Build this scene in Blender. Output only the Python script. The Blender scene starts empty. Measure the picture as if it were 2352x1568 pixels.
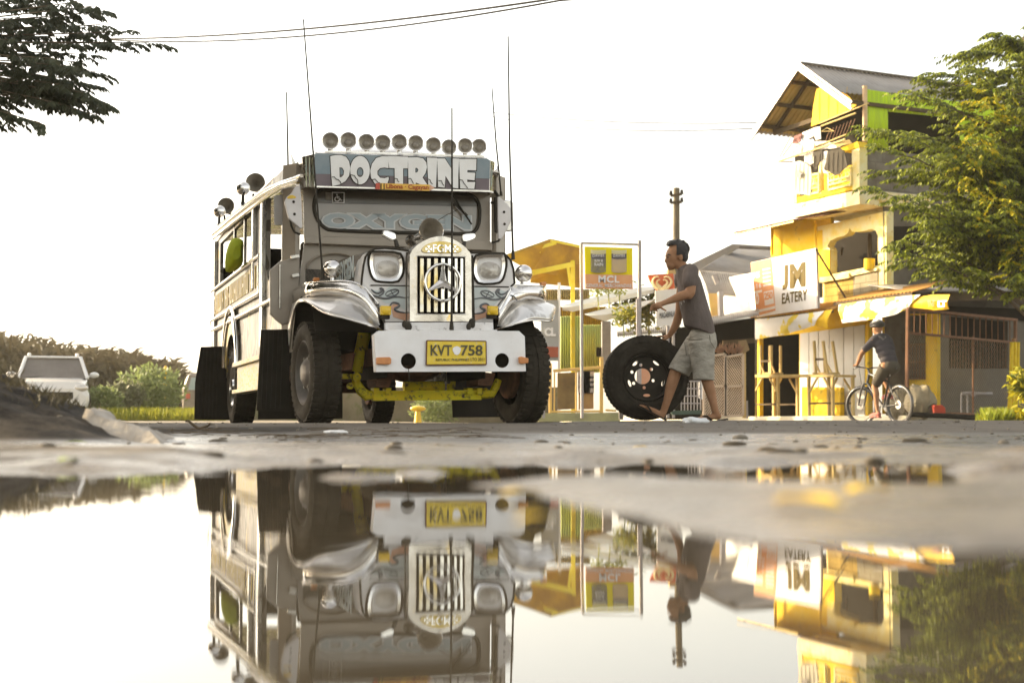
import bpy, math, random
import numpy as np
from mathutils import Vector, Matrix, noise
random.seed(7)
SC = bpy.context.scene
COL = SC.collection
R = math.radians
PI = math.pi
# ---------------------------------------------------------------- camera model (50 mm lens a hand's breadth above a puddle)
HC = 0.075
FP = 3267.0
TILT = math.atan((971 - 784) / FP)
CT, ST = math.cos(TILT), math.sin(TILT)

def ray(px, py):
    u = (px - 1176) / FP; v = (784 - py) / FP
    return Vector((u, CT - ST * v, ST + CT * v))

def P(px, py, d):
    r = ray(px, py); t = d / r.y
    return Vector((r.x * t, d, HC + r.z * t))

def crop(ox, oy, s):
    return lambda x, y: ((ox + x * s) / 1.7415, (oy + y * s) / 1.7415)
C1 = crop(750, 480, .44643); C2 = crop(1150, 480, .44643); C3 = crop(750, 1100, .40816); C4 = crop(1150, 850, .5676)
CM = crop(2350, 900, .53586); CS = crop(1950, 900, .53586); CE = crop(2900, 850, .56764); CB = crop(3300, 1100, .40821)
CH = crop(2900, 100, .51024); CL = crop(0, 1250, .38265); CT0 = crop(0, 0, .38272); CK = crop(3050, 450, .28703)
CX = crop(1350, 1250, .31888); CN = crop(2500, 950, .31881)
ID = lambda x, y: (x, y)

class Frame:
    """a vehicle's or house's own axes: x to the right, y to the rear, z up"""
    def __init__(s, o, a):
        s.o = Vector(o); s.a = R(a)
        s.M = Matrix.Translation(s.o) @ Matrix.Rotation(s.a, 4, 'Z'); s.I = s.M.inverted()
        s.c = s.I @ Vector((0, 0, HC))
    def _r(s, px, py):
        return s.I.to_3x3() @ ray(px, py)
    def f(s, p, yl):
        r = s._r(*p); t = (yl - s.c.y) / r.y; q = s.c + r * t
        return Vector((q.x, yl, q.z))
    def s(s, p, xl):
        r = s._r(*p); t = (xl - s.c.x) / r.x; q = s.c + r * t
        return Vector((xl, q.y, q.z))

# ---------------------------------------------------------------- mesh builder
def basis(d):
    d = Vector(d).normalized()
    a = Vector((0, 0, 1)) if abs(d.z) < .95 else Vector((1, 0, 0))
    u = d.cross(a).normalized(); v = u.cross(d).normalized()
    return u, v, d

class MB:
    def __init__(s):
        s.v = []; s.f = []; s.m = []; s.cur = 0
    def add(s, vs, fs):
        n = len(s.v); s.v += [tuple(p) for p in vs]
        for f in fs:
            s.f.append(tuple(i + n for i in f)); s.m.append(s.cur)
        return s
    def box(s, c, size, M=None):
        c = Vector(c); hx, hy, hz = (k / 2 for k in size)
        vs = [Vector((x * hx, y * hy, z * hz)) for x in (-1, 1) for y in (-1, 1) for z in (-1, 1)]
        vs = [(M @ p if M is not None else p) + c for p in vs]
        return s.add(vs, [(0, 1, 3, 2), (4, 6, 7, 5), (0, 4, 5, 1), (2, 3, 7, 6), (0, 2, 6, 4), (1, 5, 7, 3)])
    def beam(s, a, b, w, h=None, up=None):
        a = Vector(a); b = Vector(b); h = h or w
        d = (b - a).normalized(); up = Vector(up) if up else (Vector((0, 0, 1)) if abs(d.z) < .95 else Vector((1, 0, 0)))
        u = d.cross(up).normalized(); v = u.cross(d).normalized()
        vs = [q + u * (i * w / 2) + v * (j * h / 2) for q in (a, b) for i, j in ((-1, -1), (1, -1), (1, 1), (-1, 1))]
        return s.add(vs, [(0, 1, 2, 3), (7, 6, 5, 4), (0, 4, 5, 1), (1, 5, 6, 2), (2, 6, 7, 3), (3, 7, 4, 0)])
    def cyl(s, a, b, r0, r1=None, n=12, caps=True):
        r1 = r0 if r1 is None else r1
        a = Vector(a); b = Vector(b); u, v, d = basis(b - a)
        vs = []
        for q, r in ((a, r0), (b, r1)):
            vs += [q + (u * math.cos(2 * PI * i / n) + v * math.sin(2 * PI * i / n)) * r for i in range(n)]
        fs = [(i, (i + 1) % n, n + (i + 1) % n, n + i) for i in range(n)]
        if caps: fs += [tuple(range(n - 1, -1, -1)), tuple(range(n, 2 * n))]
        return s.add(vs, fs)
    def tube(s, pts, r, n=8, closed=False):
        pts = [Vector(p) for p in pts]; N = len(pts); rr = r if isinstance(r, (list, tuple)) else [r] * N
        vs = []
        for k, p in enumerate(pts):
            if closed: d = pts[(k + 1) % N] - pts[k - 1]
            else: d = pts[min(k + 1, N - 1)] - pts[max(k - 1, 0)]
            if k == 0: u, v, d = basis(d)
            else:
                d = d.normalized(); u = (u - d * u.dot(d)).normalized(); v = u.cross(d).normalized() * (1 if v.dot(u.cross(d)) >= 0 else -1)
            vs += [p + (u * math.cos(2 * PI * i / n) + v * math.sin(2 * PI * i / n)) * rr[k] for i in range(n)]
        fs = []
        for k in range(N if closed else N - 1):
            a = k * n; b = ((k + 1) % N) * n
            fs += [(a + i, a + (i + 1) % n, b + (i + 1) % n, b + i) for i in range(n)]
        if not closed: fs += [tuple(range(n - 1, -1, -1)), tuple(range((N - 1) * n, N * n))]
        return s.add(vs, fs)
    def lathe(s, prof, o, ax, n=24, closed=False):
        """prof: list of (radius, position along axis)"""
        u, v, d = basis(ax); o = Vector(o); vs = []
        for r, h in prof:
            vs += [o + d * h + (u * math.cos(2 * PI * i / n) + v * math.sin(2 * PI * i / n)) * r for i in range(n)]
        fs = []; K = len(prof)
        for k in range(K if closed else K - 1):
            a = k * n; b = ((k + 1) % K) * n
            fs += [(a + i, a + (i + 1) % n, b + (i + 1) % n, b + i) for i in range(n)]
        return s.add(vs, fs)
    def ell(s, c, r, n=14, m=9, M=None):
        c = Vector(c); r = Vector(r) if not isinstance(r, (int, float)) else Vector((r, r, r)); vs = []
        for j in range(m + 1):
            t = PI * j / m
            for i in range(n):
                q = Vector((math.sin(t) * math.cos(2 * PI * i / n) * r.x, math.sin(t) * math.sin(2 * PI * i / n) * r.y, math.cos(t) * r.z))
                vs.append((M @ q if M is not None else q) + c)
        fs = [(j * n + i, (j + 1) * n + i, (j + 1) * n + (i + 1) % n, j * n + (i + 1) % n) for j in range(m) for i in range(n)]
        return s.add(vs, fs)
    def strip(s, A, B):
        n = len(A); return s.add(list(A) + list(B), [(i, i + 1, n + i + 1, n + i) for i in range(n - 1)])
    def loft(s, rows, closed=False):
        n = len(rows[0]); vs = [p for r in rows for p in r]; fs = []
        for k in range(len(rows) - 1):
            for i in range(n if closed else n - 1):
                j = (i + 1) % n; fs.append((k * n + i, k * n + j, (k + 1) * n + j, (k + 1) * n + i))
        return s.add(vs, fs)
    def prism(s, pts, off):
        """planar outline pushed along off"""
        off = Vector(off); n = len(pts); vs = [Vector(p) for p in pts] + [Vector(p) + off for p in pts]
        return s.add(vs, [tuple(range(n)), tuple(range(2 * n - 1, n - 1, -1))] + [(i, n + i, n + (i + 1) % n, (i + 1) % n) for i in range(n)])
    def mesh(s, me, M=None):
        vs = [(M @ v.co if M is not None else v.co) for v in me.vertices]
        return s.add(vs, [tuple(p.vertices) for p in me.polygons])
    def build(s, name, mats, parent=None, smooth=0, bevel=0, solid=0, sub=0, M=None, fix=True):
        me = bpy.data.meshes.new(name); me.from_pydata(s.v, [], s.f)
        mats = mats if isinstance(mats, (list, tuple)) else [mats]
        for m in mats: me.materials.append(m)
        if len(mats) > 1: me.polygons.foreach_set('material_index', s.m)
        me.validate()
        if fix:
            import bmesh
            bm = bmesh.new(); bm.from_mesh(me); bmesh.ops.recalc_face_normals(bm, faces=bm.faces); bm.to_mesh(me); bm.free()
        if smooth:
            me.polygons.foreach_set('use_smooth', [True] * len(me.polygons))
            if smooth < 180: me.set_sharp_from_angle(angle=R(smooth))
        o = bpy.data.objects.new(name, me); COL.objects.link(o)
        if M is not None: o.matrix_local = M
        if parent: o.parent = parent
        if sub:
            q = o.modifiers.new('sub', 'SUBSURF'); q.levels = sub; q.render_levels = sub
        if solid:
            q = o.modifiers.new('solid', 'SOLIDIFY'); q.thickness = solid; q.offset = 0
        if bevel:
            q = o.modifiers.new('bevel', 'BEVEL'); q.width = bevel; q.segments = 2; q.limit_method = 'ANGLE'; q.angle_limit = R(40)
        return o

def plate_mesh(loops, depth):
    """flat outline (first loop) with holes, extruded both ways by depth/2"""
    c = bpy.data.curves.new('tmp', 'CURVE'); c.dimensions = '2D'; c.fill_mode = 'BOTH'; c.extrude = depth / 2
    for pts in loops:
        sp = c.splines.new('POLY'); sp.points.add(len(pts) - 1)
        for p, q in zip(sp.points, pts): p.co = (q[0], q[1], 0, 1)
        sp.use_cyclic_u = True
    o = bpy.data.objects.new('tmp', c); me = bpy.data.meshes.new_from_object(o)
    bpy.data.objects.remove(o); bpy.data.curves.remove(c)
    return me
def text_mesh(s, size=1, depth=.01, offset=0, align='CENTER', space=1, res=3):
    c = bpy.data.curves.new('tmp', 'FONT'); c.body = s; c.size = size; c.extrude = depth / 2; c.offset = offset
    c.align_x = align; c.align_y = 'CENTER'; c.space_character = space; c.resolution_u = res
    o = bpy.data.objects.new('tmp', c); me = bpy.data.meshes.new_from_object(o)
    bpy.data.objects.remove(o); bpy.data.curves.remove(c)
    return me
def fit_text(mb, s, bl, br, tl, nrm, depth=.004, offset=0, space=1, lift=.004):
    """letters filling the parallelogram bottom-left, bottom-right, top-left"""
    me = text_mesh(s, 1, 1, offset, 'LEFT', space)
    xs = [v.co.x for v in me.vertices]; ys = [v.co.y for v in me.vertices]
    x0, x1, y0, y1 = min(xs), max(xs), min(ys), max(ys)
    bl, br, tl, nrm = Vector(bl), Vector(br), Vector(tl), Vector(nrm).normalized()
    U = (br - bl) / (x1 - x0); V = (tl - bl) / (y1 - y0)
    vs = [bl + U * (v.co.x - x0) + V * (v.co.y - y0) + nrm * (lift + v.co.z * depth) for v in me.vertices]
    mb.add(vs, [tuple(p.vertices) for p in me.polygons]); bpy.data.meshes.remove(me)
def grow(pts, d):
    """outline pushed outwards by d"""
    n = len(pts); A = sum(pts[i][0] * pts[(i + 1) % n][1] - pts[(i + 1) % n][0] * pts[i][1] for i in range(n))
    sg = 1 if A > 0 else -1; out = []
    for i in range(n):
        p0, p1, p2 = Vector(pts[i - 1]), Vector(pts[i]), Vector(pts[(i + 1) % n])
        e1 = (p1 - p0).normalized(); e2 = (p2 - p1).normalized()
        n1 = Vector((e1.y, -e1.x)); n2 = Vector((e2.y, -e2.x)); b = (n1 + n2)
        b = b.normalized() if b.length > 1e-4 else n1
        out.append(tuple(p1 + b * (sg * d / max(.55, b.dot(n1)))))
    return out
def smooth_loop(pts, n=2):
    for _ in range(n):
        q = []
        for i in range(len(pts)):
            a = Vector(pts[i]); b = Vector(pts[(i + 1) % len(pts)]); q += [a * .75 + b * .25, a * .25 + b * .75]
        pts = q
    return pts
def plate3(loops3, nrm, depth, mb, mid=0):
    """outline and holes given as 3-D points in one plane -> plate of that thickness; front face on the points"""
    nrm = Vector(nrm).normalized(); o = Vector(loops3[0][0]); u = Vector((0, 0, 1)).cross(nrm)
    u = u.normalized() if u.length > .05 else Vector((1, 0, 0)); v = nrm.cross(u)
    L = [[((Vector(p) - o).dot(u), (Vector(p) - o).dot(v)) for p in l] for l in loops3]
    me = plate_mesh(L, depth)
    vs = [o + u * q.co.x + v * q.co.y + nrm * (q.co.z - depth / 2 + mid) for q in me.vertices]
    mb.add(vs, [tuple(p.vertices) for p in me.polygons]); bpy.data.meshes.remove(me)
    return mb
def circ(c, u, v, r, n=24, r2=None):
    c = Vector(c); u = Vector(u); v = Vector(v)
    return [c + u * (r * math.cos(2 * PI * i / n)) + v * ((r2 or r) * math.sin(2 * PI * i / n)) for i in range(n)]

def blob(mb, name, mat, parent=None, vox=.01, it=4, M=None):
    """overlapping closed shapes melted into one continuous skin"""
    me = bpy.data.meshes.new('t'); me.from_pydata(mb.v, [], mb.f)
    o = bpy.data.objects.new('t', me); COL.objects.link(o)
    r = o.modifiers.new('r', 'REMESH'); r.mode = 'VOXEL'; r.voxel_size = vox
    if it: q = o.modifiers.new('s', 'SMOOTH'); q.iterations = it; q.factor = .5
    dg = bpy.context.evaluated_depsgraph_get(); m2 = bpy.data.meshes.new_from_object(o.evaluated_get(dg)); m2.name = name
    bpy.data.objects.remove(o); bpy.data.meshes.remove(me)
    m2.materials.clear(); m2.materials.append(mat); m2.polygons.foreach_set('use_smooth', [True] * len(m2.polygons))
    o = bpy.data.objects.new(name, m2); COL.objects.link(o)
    if parent: o.parent = parent
    if M is not None: o.matrix_local = M
    return o
def limb(mb, pts, n=14):
    """chain of (point, radius) -> cones with ball joints; radius may be (a, b) for flattened ones"""
    for k in range(len(pts)):
        p, r = pts[k]; mb.ell(p, r, n, 8)
        if k:
            q, s = pts[k - 1]; mb.cyl(q, p, s, r, n)
    return mb

# ---------------------------------------------------------------- objects
def tag(o, label=None, cat=None, group=None, kind=None):
    if label: o['label'] = label
    if cat: o['category'] = cat
    if group: o['group'] = group
    if kind: o['kind'] = kind
    return o
def thing(name, label, cat, loc=(0, 0, 0), rz=0, group=None):
    o = bpy.data.objects.new(name, None); COL.objects.link(o); o.location = loc; o.rotation_euler = (0, 0, rz); o.empty_display_size = .2
    return tag(o, label, cat, group)
def copy_thing(o, parent=None):
    c = o.copy(); COL.objects.link(c)
    if parent is not None: c.parent = parent
    for ch in list(o.children): copy_thing(ch, c)
    return c

# ---------------------------------------------------------------- materials
MC = {}
def mat(name, c1, c2=None, rough=.6, metal=0, scale=6, detail=4, bump=0, bscale=None, rvar=0, coat=0, spec=.5, stretch=None, grain=0, dirt=None, dirt_amt=.4, dirt_scale=2.5, sheen=0, tl=0, mix_lo=.35, mix_hi=.65):
    if name in MC: return MC[name]
    m = bpy.data.materials.new(name); m.use_nodes = True; nt = m.node_tree; N = nt.nodes; L = nt.links
    b = N['Principled BSDF']; MC[name] = m
    tc = N.new('ShaderNodeTexCoord'); mp = N.new('ShaderNodeMapping'); L.new(tc.outputs['Object'], mp.inputs[0])
    if stretch: mp.inputs['Scale'].default_value = stretch
    ns = N.new('ShaderNodeTexNoise'); ns.inputs['Scale'].default_value = scale; ns.inputs['Detail'].default_value = detail; ns.inputs['Roughness'].default_value = .62
    L.new(mp.outputs[0], ns.inputs['Vector'])
    rp = N.new('ShaderNodeValToRGB'); rp.color_ramp.elements[0].position = mix_lo; rp.color_ramp.elements[1].position = mix_hi
    c2 = c2 or tuple(k * .75 for k in c1)
    rp.color_ramp.elements[0].color = (*c1, 1); rp.color_ramp.elements[1].color = (*c2, 1); L.new(ns.outputs[0], rp.inputs[0])
    out = rp.outputs[0]
    if dirt:
        n2 = N.new('ShaderNodeTexNoise'); n2.inputs['Scale'].default_value = dirt_scale; n2.inputs['Detail'].default_value = 8; n2.inputs['Roughness'].default_value = .7; L.new(mp.outputs[0], n2.inputs['Vector'])
        r2 = N.new('ShaderNodeValToRGB'); r2.color_ramp.elements[0].position = .72 - dirt_amt * .4; r2.color_ramp.elements[1].position = .78 - dirt_amt * .3
        L.new(n2.outputs[0], r2.inputs[0]); mx = N.new('ShaderNodeMix'); mx.data_type = 'RGBA'; L.new(r2.outputs[0], mx.inputs['Factor'])
        L.new(out, mx.inputs[6]); mx.inputs[7].default_value = (*dirt, 1); out = mx.outputs[2]
    L.new(out, b.inputs['Base Color'])
    b.inputs['Metallic'].default_value = metal; b.inputs['Roughness'].default_value = rough; b.inputs['Specular IOR Level'].default_value = spec if rough < .5 or metal > .2 else spec * .18
    b.inputs['Coat Weight'].default_value = coat; b.inputs['Coat Roughness'].default_value = .08
    if tl: b.inputs['Transmission Weight'].default_value = tl
    if rvar:
        mr = N.new('ShaderNodeMapRange'); mr.inputs[1].default_value = .3; mr.inputs[2].default_value = .7
        mr.inputs[3].default_value = max(.02, rough - rvar); mr.inputs[4].default_value = min(1, rough + rvar)
        n3 = N.new('ShaderNodeTexNoise'); n3.inputs['Scale'].default_value = scale * 1.7; n3.inputs['Detail'].default_value = 5; L.new(mp.outputs[0], n3.inputs['Vector'])
        L.new(n3.outputs[0], mr.inputs[0]); L.new(mr.outputs[0], b.inputs['Roughness'])
    if bump:
        n4 = N.new('ShaderNodeTexNoise'); n4.inputs['Scale'].default_value = bscale or scale * 4; n4.inputs['Detail'].default_value = 5; L.new(mp.outputs[0], n4.inputs['Vector'])
        bp = N.new('ShaderNodeBump'); bp.inputs['Strength'].default_value = min(1, bump); bp.inputs['Distance'].default_value = .02 * max(1, bump); L.new(n4.outputs[0], bp.inputs['Height']); L.new(bp.outputs[0], b.inputs['Normal'])
    return m
M_chrome = mat('chrome', (.88, .85, .8), (.74, .7, .65), .14, 1, 3, bump=.12, bscale=5, rvar=.08)
M_steel = mat('stainless_sheet', (.6, .57, .52), (.44, .41, .37), .25, 1, 4, bump=.35, bscale=3.2, rvar=.12)
M_whitep = mat('white_paint', (.88, .86, .84), (.8, .77, .74), .45, 0, 5, bump=.15, bscale=6, dirt=(.3, .24, .17), dirt_amt=.2, dirt_scale=7)
M_taupe = mat('taupe_paint', (.32, .265, .2), (.265, .22, .165), .42, 0, 2.5, bump=.15, bscale=5, rvar=.1, coat=.2, dirt=(.12, .095, .065), dirt_amt=.2, dirt_scale=3)
M_black = mat('black_trim', (.035, .03, .022), (.05, .043, .033), .5, 0, 8)
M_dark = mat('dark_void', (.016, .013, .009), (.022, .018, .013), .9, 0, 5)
M_rub = mat('tyre_rubber', (.03, .025, .018), (.05, .042, .031), .78, 0, 9, bump=.3, bscale=60)
M_flap = mat('mudflap_rubber', (.022, .018, .013), (.032, .027, .02), .7, 0, 5, bump=.2, bscale=14)
M_rim = mat('rim_steel', (.09, .08, .065), (.14, .12, .1), .5, .3, 7, bump=.2)
M_lamp = mat('lamp_glass', (.72, .68, .62), (.58, .54, .48), .12, .45, 12, bump=.5, bscale=26)
M_lens_dark = mat('lamp_inner', (.3, .26, .2), (.2, .17, .13), .35, .3, 9, bump=.3)
M_yel = mat('yellow_paint', (.72, .5, .03), (.62, .42, .03), .45, 0, 9, dirt=(.14, .1, .05), dirt_amt=.25, dirt_scale=14)
M_ygreen = mat('yellow_green_paint', (.74, .66, .03), (.8, .6, .03), .5, 0, 6, dirt=(.1, .075, .04), dirt_amt=.45, dirt_scale=16)
M_orange = mat('amber_plastic', (.62, .24, .06), (.5, .18, .05), .3, 0, 20)
M_amber = mat('yellow_lens', (.78, .52, .02), (.68, .42, .02), .25, 0, 20)
M_glass = mat('windshield_glass', (.25, .21, .165), (.22, .185, .145), .1, 0, 2, coat=.5)
M_car_glass = mat('car_glass', (.17, .145, .12), (.13, .11, .09), .12, 0, 2)
M_rust = mat('rusty_steel', (.2, .1, .055), (.12, .065, .04), .75, 0, 14, bump=.2)
M_skin = mat('skin', (.37, .2, .11), (.3, .155, .08), .5, 0, 8, bump=.05)
M_hair = mat('black_hair', (.02, .016, .012), (.04, .032, .026), .45, 0, 30, bump=.8, bscale=60, stretch=(1, 1, 3))
# ================================================================= light, sky, camera
SUN_DIR = Vector((-.9, .43, 0)).normalized(); SUN_EL = R(21)
w = bpy.data.worlds.new('World'); SC.world = w; w.use_nodes = True
nt = w.node_tree; sky = nt.nodes.new('ShaderNodeTexSky'); sky.sky_type = 'NISHITA'; sky.sun_disc = False
sky.sun_elevation = SUN_EL; sky.sun_rotation = math.atan2(SUN_DIR.x, SUN_DIR.y)
sky.dust_density = 3.5; sky.air_density = 1.0; sky.ozone_density = .4; sky.altitude = 100
hs = nt.nodes.new('ShaderNodeHueSaturation'); hs.inputs['Saturation'].default_value = .42
nt.links.new(sky.outputs[0], hs.inputs['Color'])
tint = nt.nodes.new('ShaderNodeMix'); tint.data_type = 'RGBA'; tint.blend_type = 'MULTIPLY'; tint.inputs['Factor'].default_value = 1
tint.inputs[7].default_value = (1, .94, .84, 1); nt.links.new(hs.outputs[0], tint.inputs[6])
nt.links.new(tint.outputs[2], nt.nodes['Background'].inputs[0]); nt.nodes['Background'].inputs[1].default_value = .15
sd = bpy.data.lights.new('sun', 'SUN'); sd.energy = 3.3; sd.angle = R(.6); sd.color = (1, .8, .5)
so = bpy.data.objects.new('sun', sd); COL.objects.link(so)
S3 = Vector((SUN_DIR.x * math.cos(SUN_EL), SUN_DIR.y * math.cos(SUN_EL), math.sin(SUN_EL)))
so.rotation_euler = S3.to_track_quat('Z', 'Y').to_euler(); so.location = S3 * 40
cam = bpy.data.cameras.new('camera'); co = bpy.data.objects.new('camera', cam); COL.objects.link(co); SC.camera = co
co.location = (0, 0, HC); co.rotation_euler = (R(90) + TILT, 0, 0); cam.lens = FP / 2352 * 36; cam.sensor_width = 36
cam.clip_start = .02; cam.clip_end = 3000
cam.dof.use_dof = True; cam.dof.focus_distance = 12.0; cam.dof.aperture_fstop = 3.2
SC.view_settings.view_transform = 'Standard'; SC.view_settings.look = 'None'; SC.view_settings.exposure = 1.8; SC.view_settings.gamma = 1
SC.cycles.max_bounces = 8; SC.cycles.transparent_max_bounces = 12
SC.cycles.use_adaptive_sampling = True

# ================================================================= ground
def ss(a, b, x):
    t = max(0.0, min(1.0, (x - a) / (b - a))); return t * t * (3 - 2 * t)
def nz(x, y, s, z=0): return noise.noise(Vector((x * s, y * s, z)))
def fb(x, y, s, o=4, z=0):
    a = 0; k = 1
    for i in range(o): a += nz(x, y, s, z + i * 7.3) * k; s *= 2.1; k *= .5
    return a
def ground(x, y):
    r = math.hypot(x, y)
    z = .074 * ss(6.4, 10.8, y)
    z += .024 * ss(-.3, 1.6, x) * ss(10.6, 13.0, y)
    z -= .05 * ss(15.5, 22, y) * ss(-1.5, 1.5, x)
    # far left the land lifts a little
    z += .15 * ss(24, 55, y) * ss(0, -6, x)
    # puddle basin
    if y < 9:
        b = -.014 * (1 - ss(2.25, 3.05, y + .6 * fb(x, y * .7, 1.3, 4)))
        b += ss(2.1, 3.0, y) * (1 - ss(6.2, 7.2, y)) * (.0036 + .011 * fb(x * .75, y * 2.1, 1.7, 4, 3))
        b += .017 * ss(1.5, 1.9, y) * (1 - ss(3.0, 3.6, y)) * fb(x * 1.1, y * 2.6, 2.9, 4, 33)
        b += .019 * ss(.12, .4, fb(x * 1.6, y * 3.2, 1.6, 4, 50)) * ss(1.72, 1.95, y + .1 * x) * (1 - ss(2.2, 2.55, y)) * ss(-1.2, -.5, x)
        # spit of wet mud from the right, and its thin water strip beyond
        e = .16 * fb(x, y, 2.3, 4, 9)
        sp = ss(-.12, .2, x + e * .7 - .25 * (1.2 - y)) * ss(.74, .9, y + e * .4 - .05 * x) * (1 - ss(1.66, 2.0, y + e * .6 - .1 * x))
        b += .021 * sp
        sr = ss(.5, 1.1, x + e) * ss(1.6, 1.9, y) * (1 - ss(2.8, 3.4, y))
        b += .018 * sr * ss(-.4, .25, fb(x, y, 1.9, 3, 5) + .25 * (x - .7))
        # mud lip at the far left
        b += .02 * ss(-.42, -.75, x + e * .6) * ss(2.0, 2.4, y) * (1 - ss(2.9, 3.3, y))
        z += b
        z += .005 * ss(5.6, 6.6, y) * (1 - ss(8, 9, y)) * (.6 + fb(x, y * 1.5, 2.1, 4, 11))
    # earth bank on the left
    if 3 < y < 12:
        t = -x / y; m = max(0, (t - .262 + .012 * fb(x, y, 1.6, 3, 21)) / .1) * ss(4.5, 5.6, y) * (1 - ss(7.0, 9.5, y))
        m = m if m < 1 else 1 + (m - 1) * .25
        z += .22 * m + min(1, m * 2) * (.03 * fb(x, y, 2.4, 5, 4) + .045 * abs(fb(x, y, 5, 3, 8)) + .02 * fb(x, y, 13, 2, 12))
    z += .008 * ss(-.9, -1.6, x) * ss(4.6, 5.6, y) * (1 - ss(8, 10, y)) * (1 + fb(x, y, 4, 3, 2))
    # fine grit
    if r < 25: z += .0016 * fb(x, y, 9, 2, 17) + (.0018 * fb(x, y, 26, 2, 19) if y < 12 else 0)
    if r > 30: z += .0
    return z
def axis(lim, fine, n):
    k = math.asinh(lim / fine); return [fine * math.sinh(k * (2 * i / n - 1)) for i in range(n + 1)]
xs = axis(700, .9, 330)
ys = [-40, -15, -6, -2.5, -1, -.4, -.1]; y = .1
while y < 900: ys.append(y); y += max(.018, .0125 * y * (1 if y < 15 else 2.2) * (1 if y < 3 else .62))
vs = [(x, y, ground(x, y)) for y in ys for x in xs]; nx = len(xs)
g = MB(); g.add(vs, [(j * nx + i, j * nx + i + 1, (j + 1) * nx + i + 1, (j + 1) * nx + i) for j in range(len(ys) - 1) for i in range(nx - 1)])
mg = bpy.data.materials.new('wet_earth_and_asphalt'); mg.use_nodes = True; nt = mg.node_tree; N = nt.nodes; L = nt.links; b = N['Principled BSDF']
def nn(kind, **kw):
    n = N.new(kind)
    for k, v in kw.items(): n.inputs[k].default_value = v
    return n
geo = N.new('ShaderNodeNewGeometry'); sep = N.new('ShaderNodeSeparateXYZ'); L.new(geo.outputs['Position'], sep.inputs[0])
def rng(src, a, b_, c, d):
    n = N.new('ShaderNodeMapRange'); n.interpolation_type = 'SMOOTHSTEP'
    for i, v in enumerate((a, b_, c, d)): n.inputs[i + 1].default_value = v
    L.new(src, n.inputs[0]); return n.outputs[0]
def mixc(f, a, c):
    n = N.new('ShaderNodeMix'); n.data_type = 'RGBA'; L.new(f, n.inputs['Factor'])
    for i, v in ((6, a), (7, c)):
        if isinstance(v, tuple): n.inputs[i].default_value = (*v, 1)
        else: L.new(v, n.inputs[i])
    return n.outputs[2]
def ntex(scale, detail=6, rough=.6, st=None):
    n = N.new('ShaderNodeTexNoise'); n.inputs['Scale'].default_value = scale; n.inputs['Detail'].default_value = detail; n.inputs['Roughness'].default_value = rough
    mp = N.new('ShaderNodeMapping'); mp.inputs['Scale'].default_value = st or (1, 1, 1); L.new(geo.outputs['Position'], mp.inputs[0]); L.new(mp.outputs[0], n.inputs['Vector']); return n.outputs[0]
ys_ = N.new('ShaderNodeMath'); ys_.operation = 'ADD'; wob = ntex(1.1, 4); mw = N.new('ShaderNodeMath'); mw.operation = 'MULTIPLY'; mw.inputs[1].default_value = 1.6; L.new(wob, mw.inputs[0])
L.new(sep.outputs[1], ys_.inputs[0]); L.new(mw.outputs[0], ys_.inputs[1])
road = rng(ys_.outputs[0], 6.9, 8.1, 0, 1)          # asphalt begins
asph = mixc(rng(ntex(55, 3), .35, .7, 0, 1), (.12, .1, .078), (.175, .152, .122))
asph = mixc(rng(ntex(.9, 5), .4, .7, 0, .6), asph, (.085, .072, .055))
asph = mixc(rng(ntex(5, 6, .6, (1, .3, 1)), .58, .7, 0, .6), asph, (.06, .048, .034))
mud = mixc(rng(ntex(3.2, 8, .7), .35, .65, 0, 1), (.085, .07, .05), (.15, .128, .1))
mud = mixc(rng(ntex(17, 5, .7), .5, .75, 0, .7), mud, (.04, .03, .02))
col = mixc(road, mud, asph)
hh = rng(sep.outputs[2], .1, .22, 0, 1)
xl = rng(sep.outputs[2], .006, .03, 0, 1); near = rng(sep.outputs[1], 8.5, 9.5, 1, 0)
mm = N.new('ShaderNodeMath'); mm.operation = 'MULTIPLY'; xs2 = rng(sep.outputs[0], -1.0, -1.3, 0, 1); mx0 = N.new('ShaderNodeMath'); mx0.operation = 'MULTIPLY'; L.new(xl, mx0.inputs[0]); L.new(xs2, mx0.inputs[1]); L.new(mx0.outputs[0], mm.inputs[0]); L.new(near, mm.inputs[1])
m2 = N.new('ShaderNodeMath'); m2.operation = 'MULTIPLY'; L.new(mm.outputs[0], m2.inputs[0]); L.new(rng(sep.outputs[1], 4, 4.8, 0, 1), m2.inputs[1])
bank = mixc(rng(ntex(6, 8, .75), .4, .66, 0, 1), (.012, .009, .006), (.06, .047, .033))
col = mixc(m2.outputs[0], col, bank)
fz = rng(sep.outputs[1], 24, 34, 0, 1); fl = rng(sep.outputs[0], 3, -3, 0, 1)
m3 = N.new('ShaderNodeMath'); m3.operation = 'MULTIPLY'; L.new(fz, m3.inputs[0]); L.new(fl, m3.inputs[1])
grass = mixc(rng(ntex(.7, 5), .4, .6, 0, 1), (.22, .24, .03), (.16, .17, .03))
far = mixc(rng(sep.outputs[1], 42, 52, 0, 1), (.26, .22, .16), grass)
col = mixc(m3.outputs[0], col, far)
L.new(col, b.inputs['Base Color'])
wet = rng(sep.outputs[2], .0025, .014, 0, 1)
rm = N.new('ShaderNodeMath'); rm.operation = 'MAXIMUM'; L.new(rng(ntex(4, 5), .35, .65, .16, .42), rm.inputs[0]); L.new(rng(sep.outputs[2], .003, .03, 0, .72), rm.inputs[1]); L.new(rm.outputs[0], b.inputs['Roughness'])
bp = N.new('ShaderNodeBump'); bp.inputs['Strength'].default_value = .6; bp.inputs['Distance'].default_value = .008; L.new(ntex(60, 4), bp.inputs['Height']); L.new(bp.outputs[0], b.inputs['Normal'])
L.new(rng(sep.outputs[2], .006, .03, .33, .1), b.inputs['Specular IOR Level'])
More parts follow.
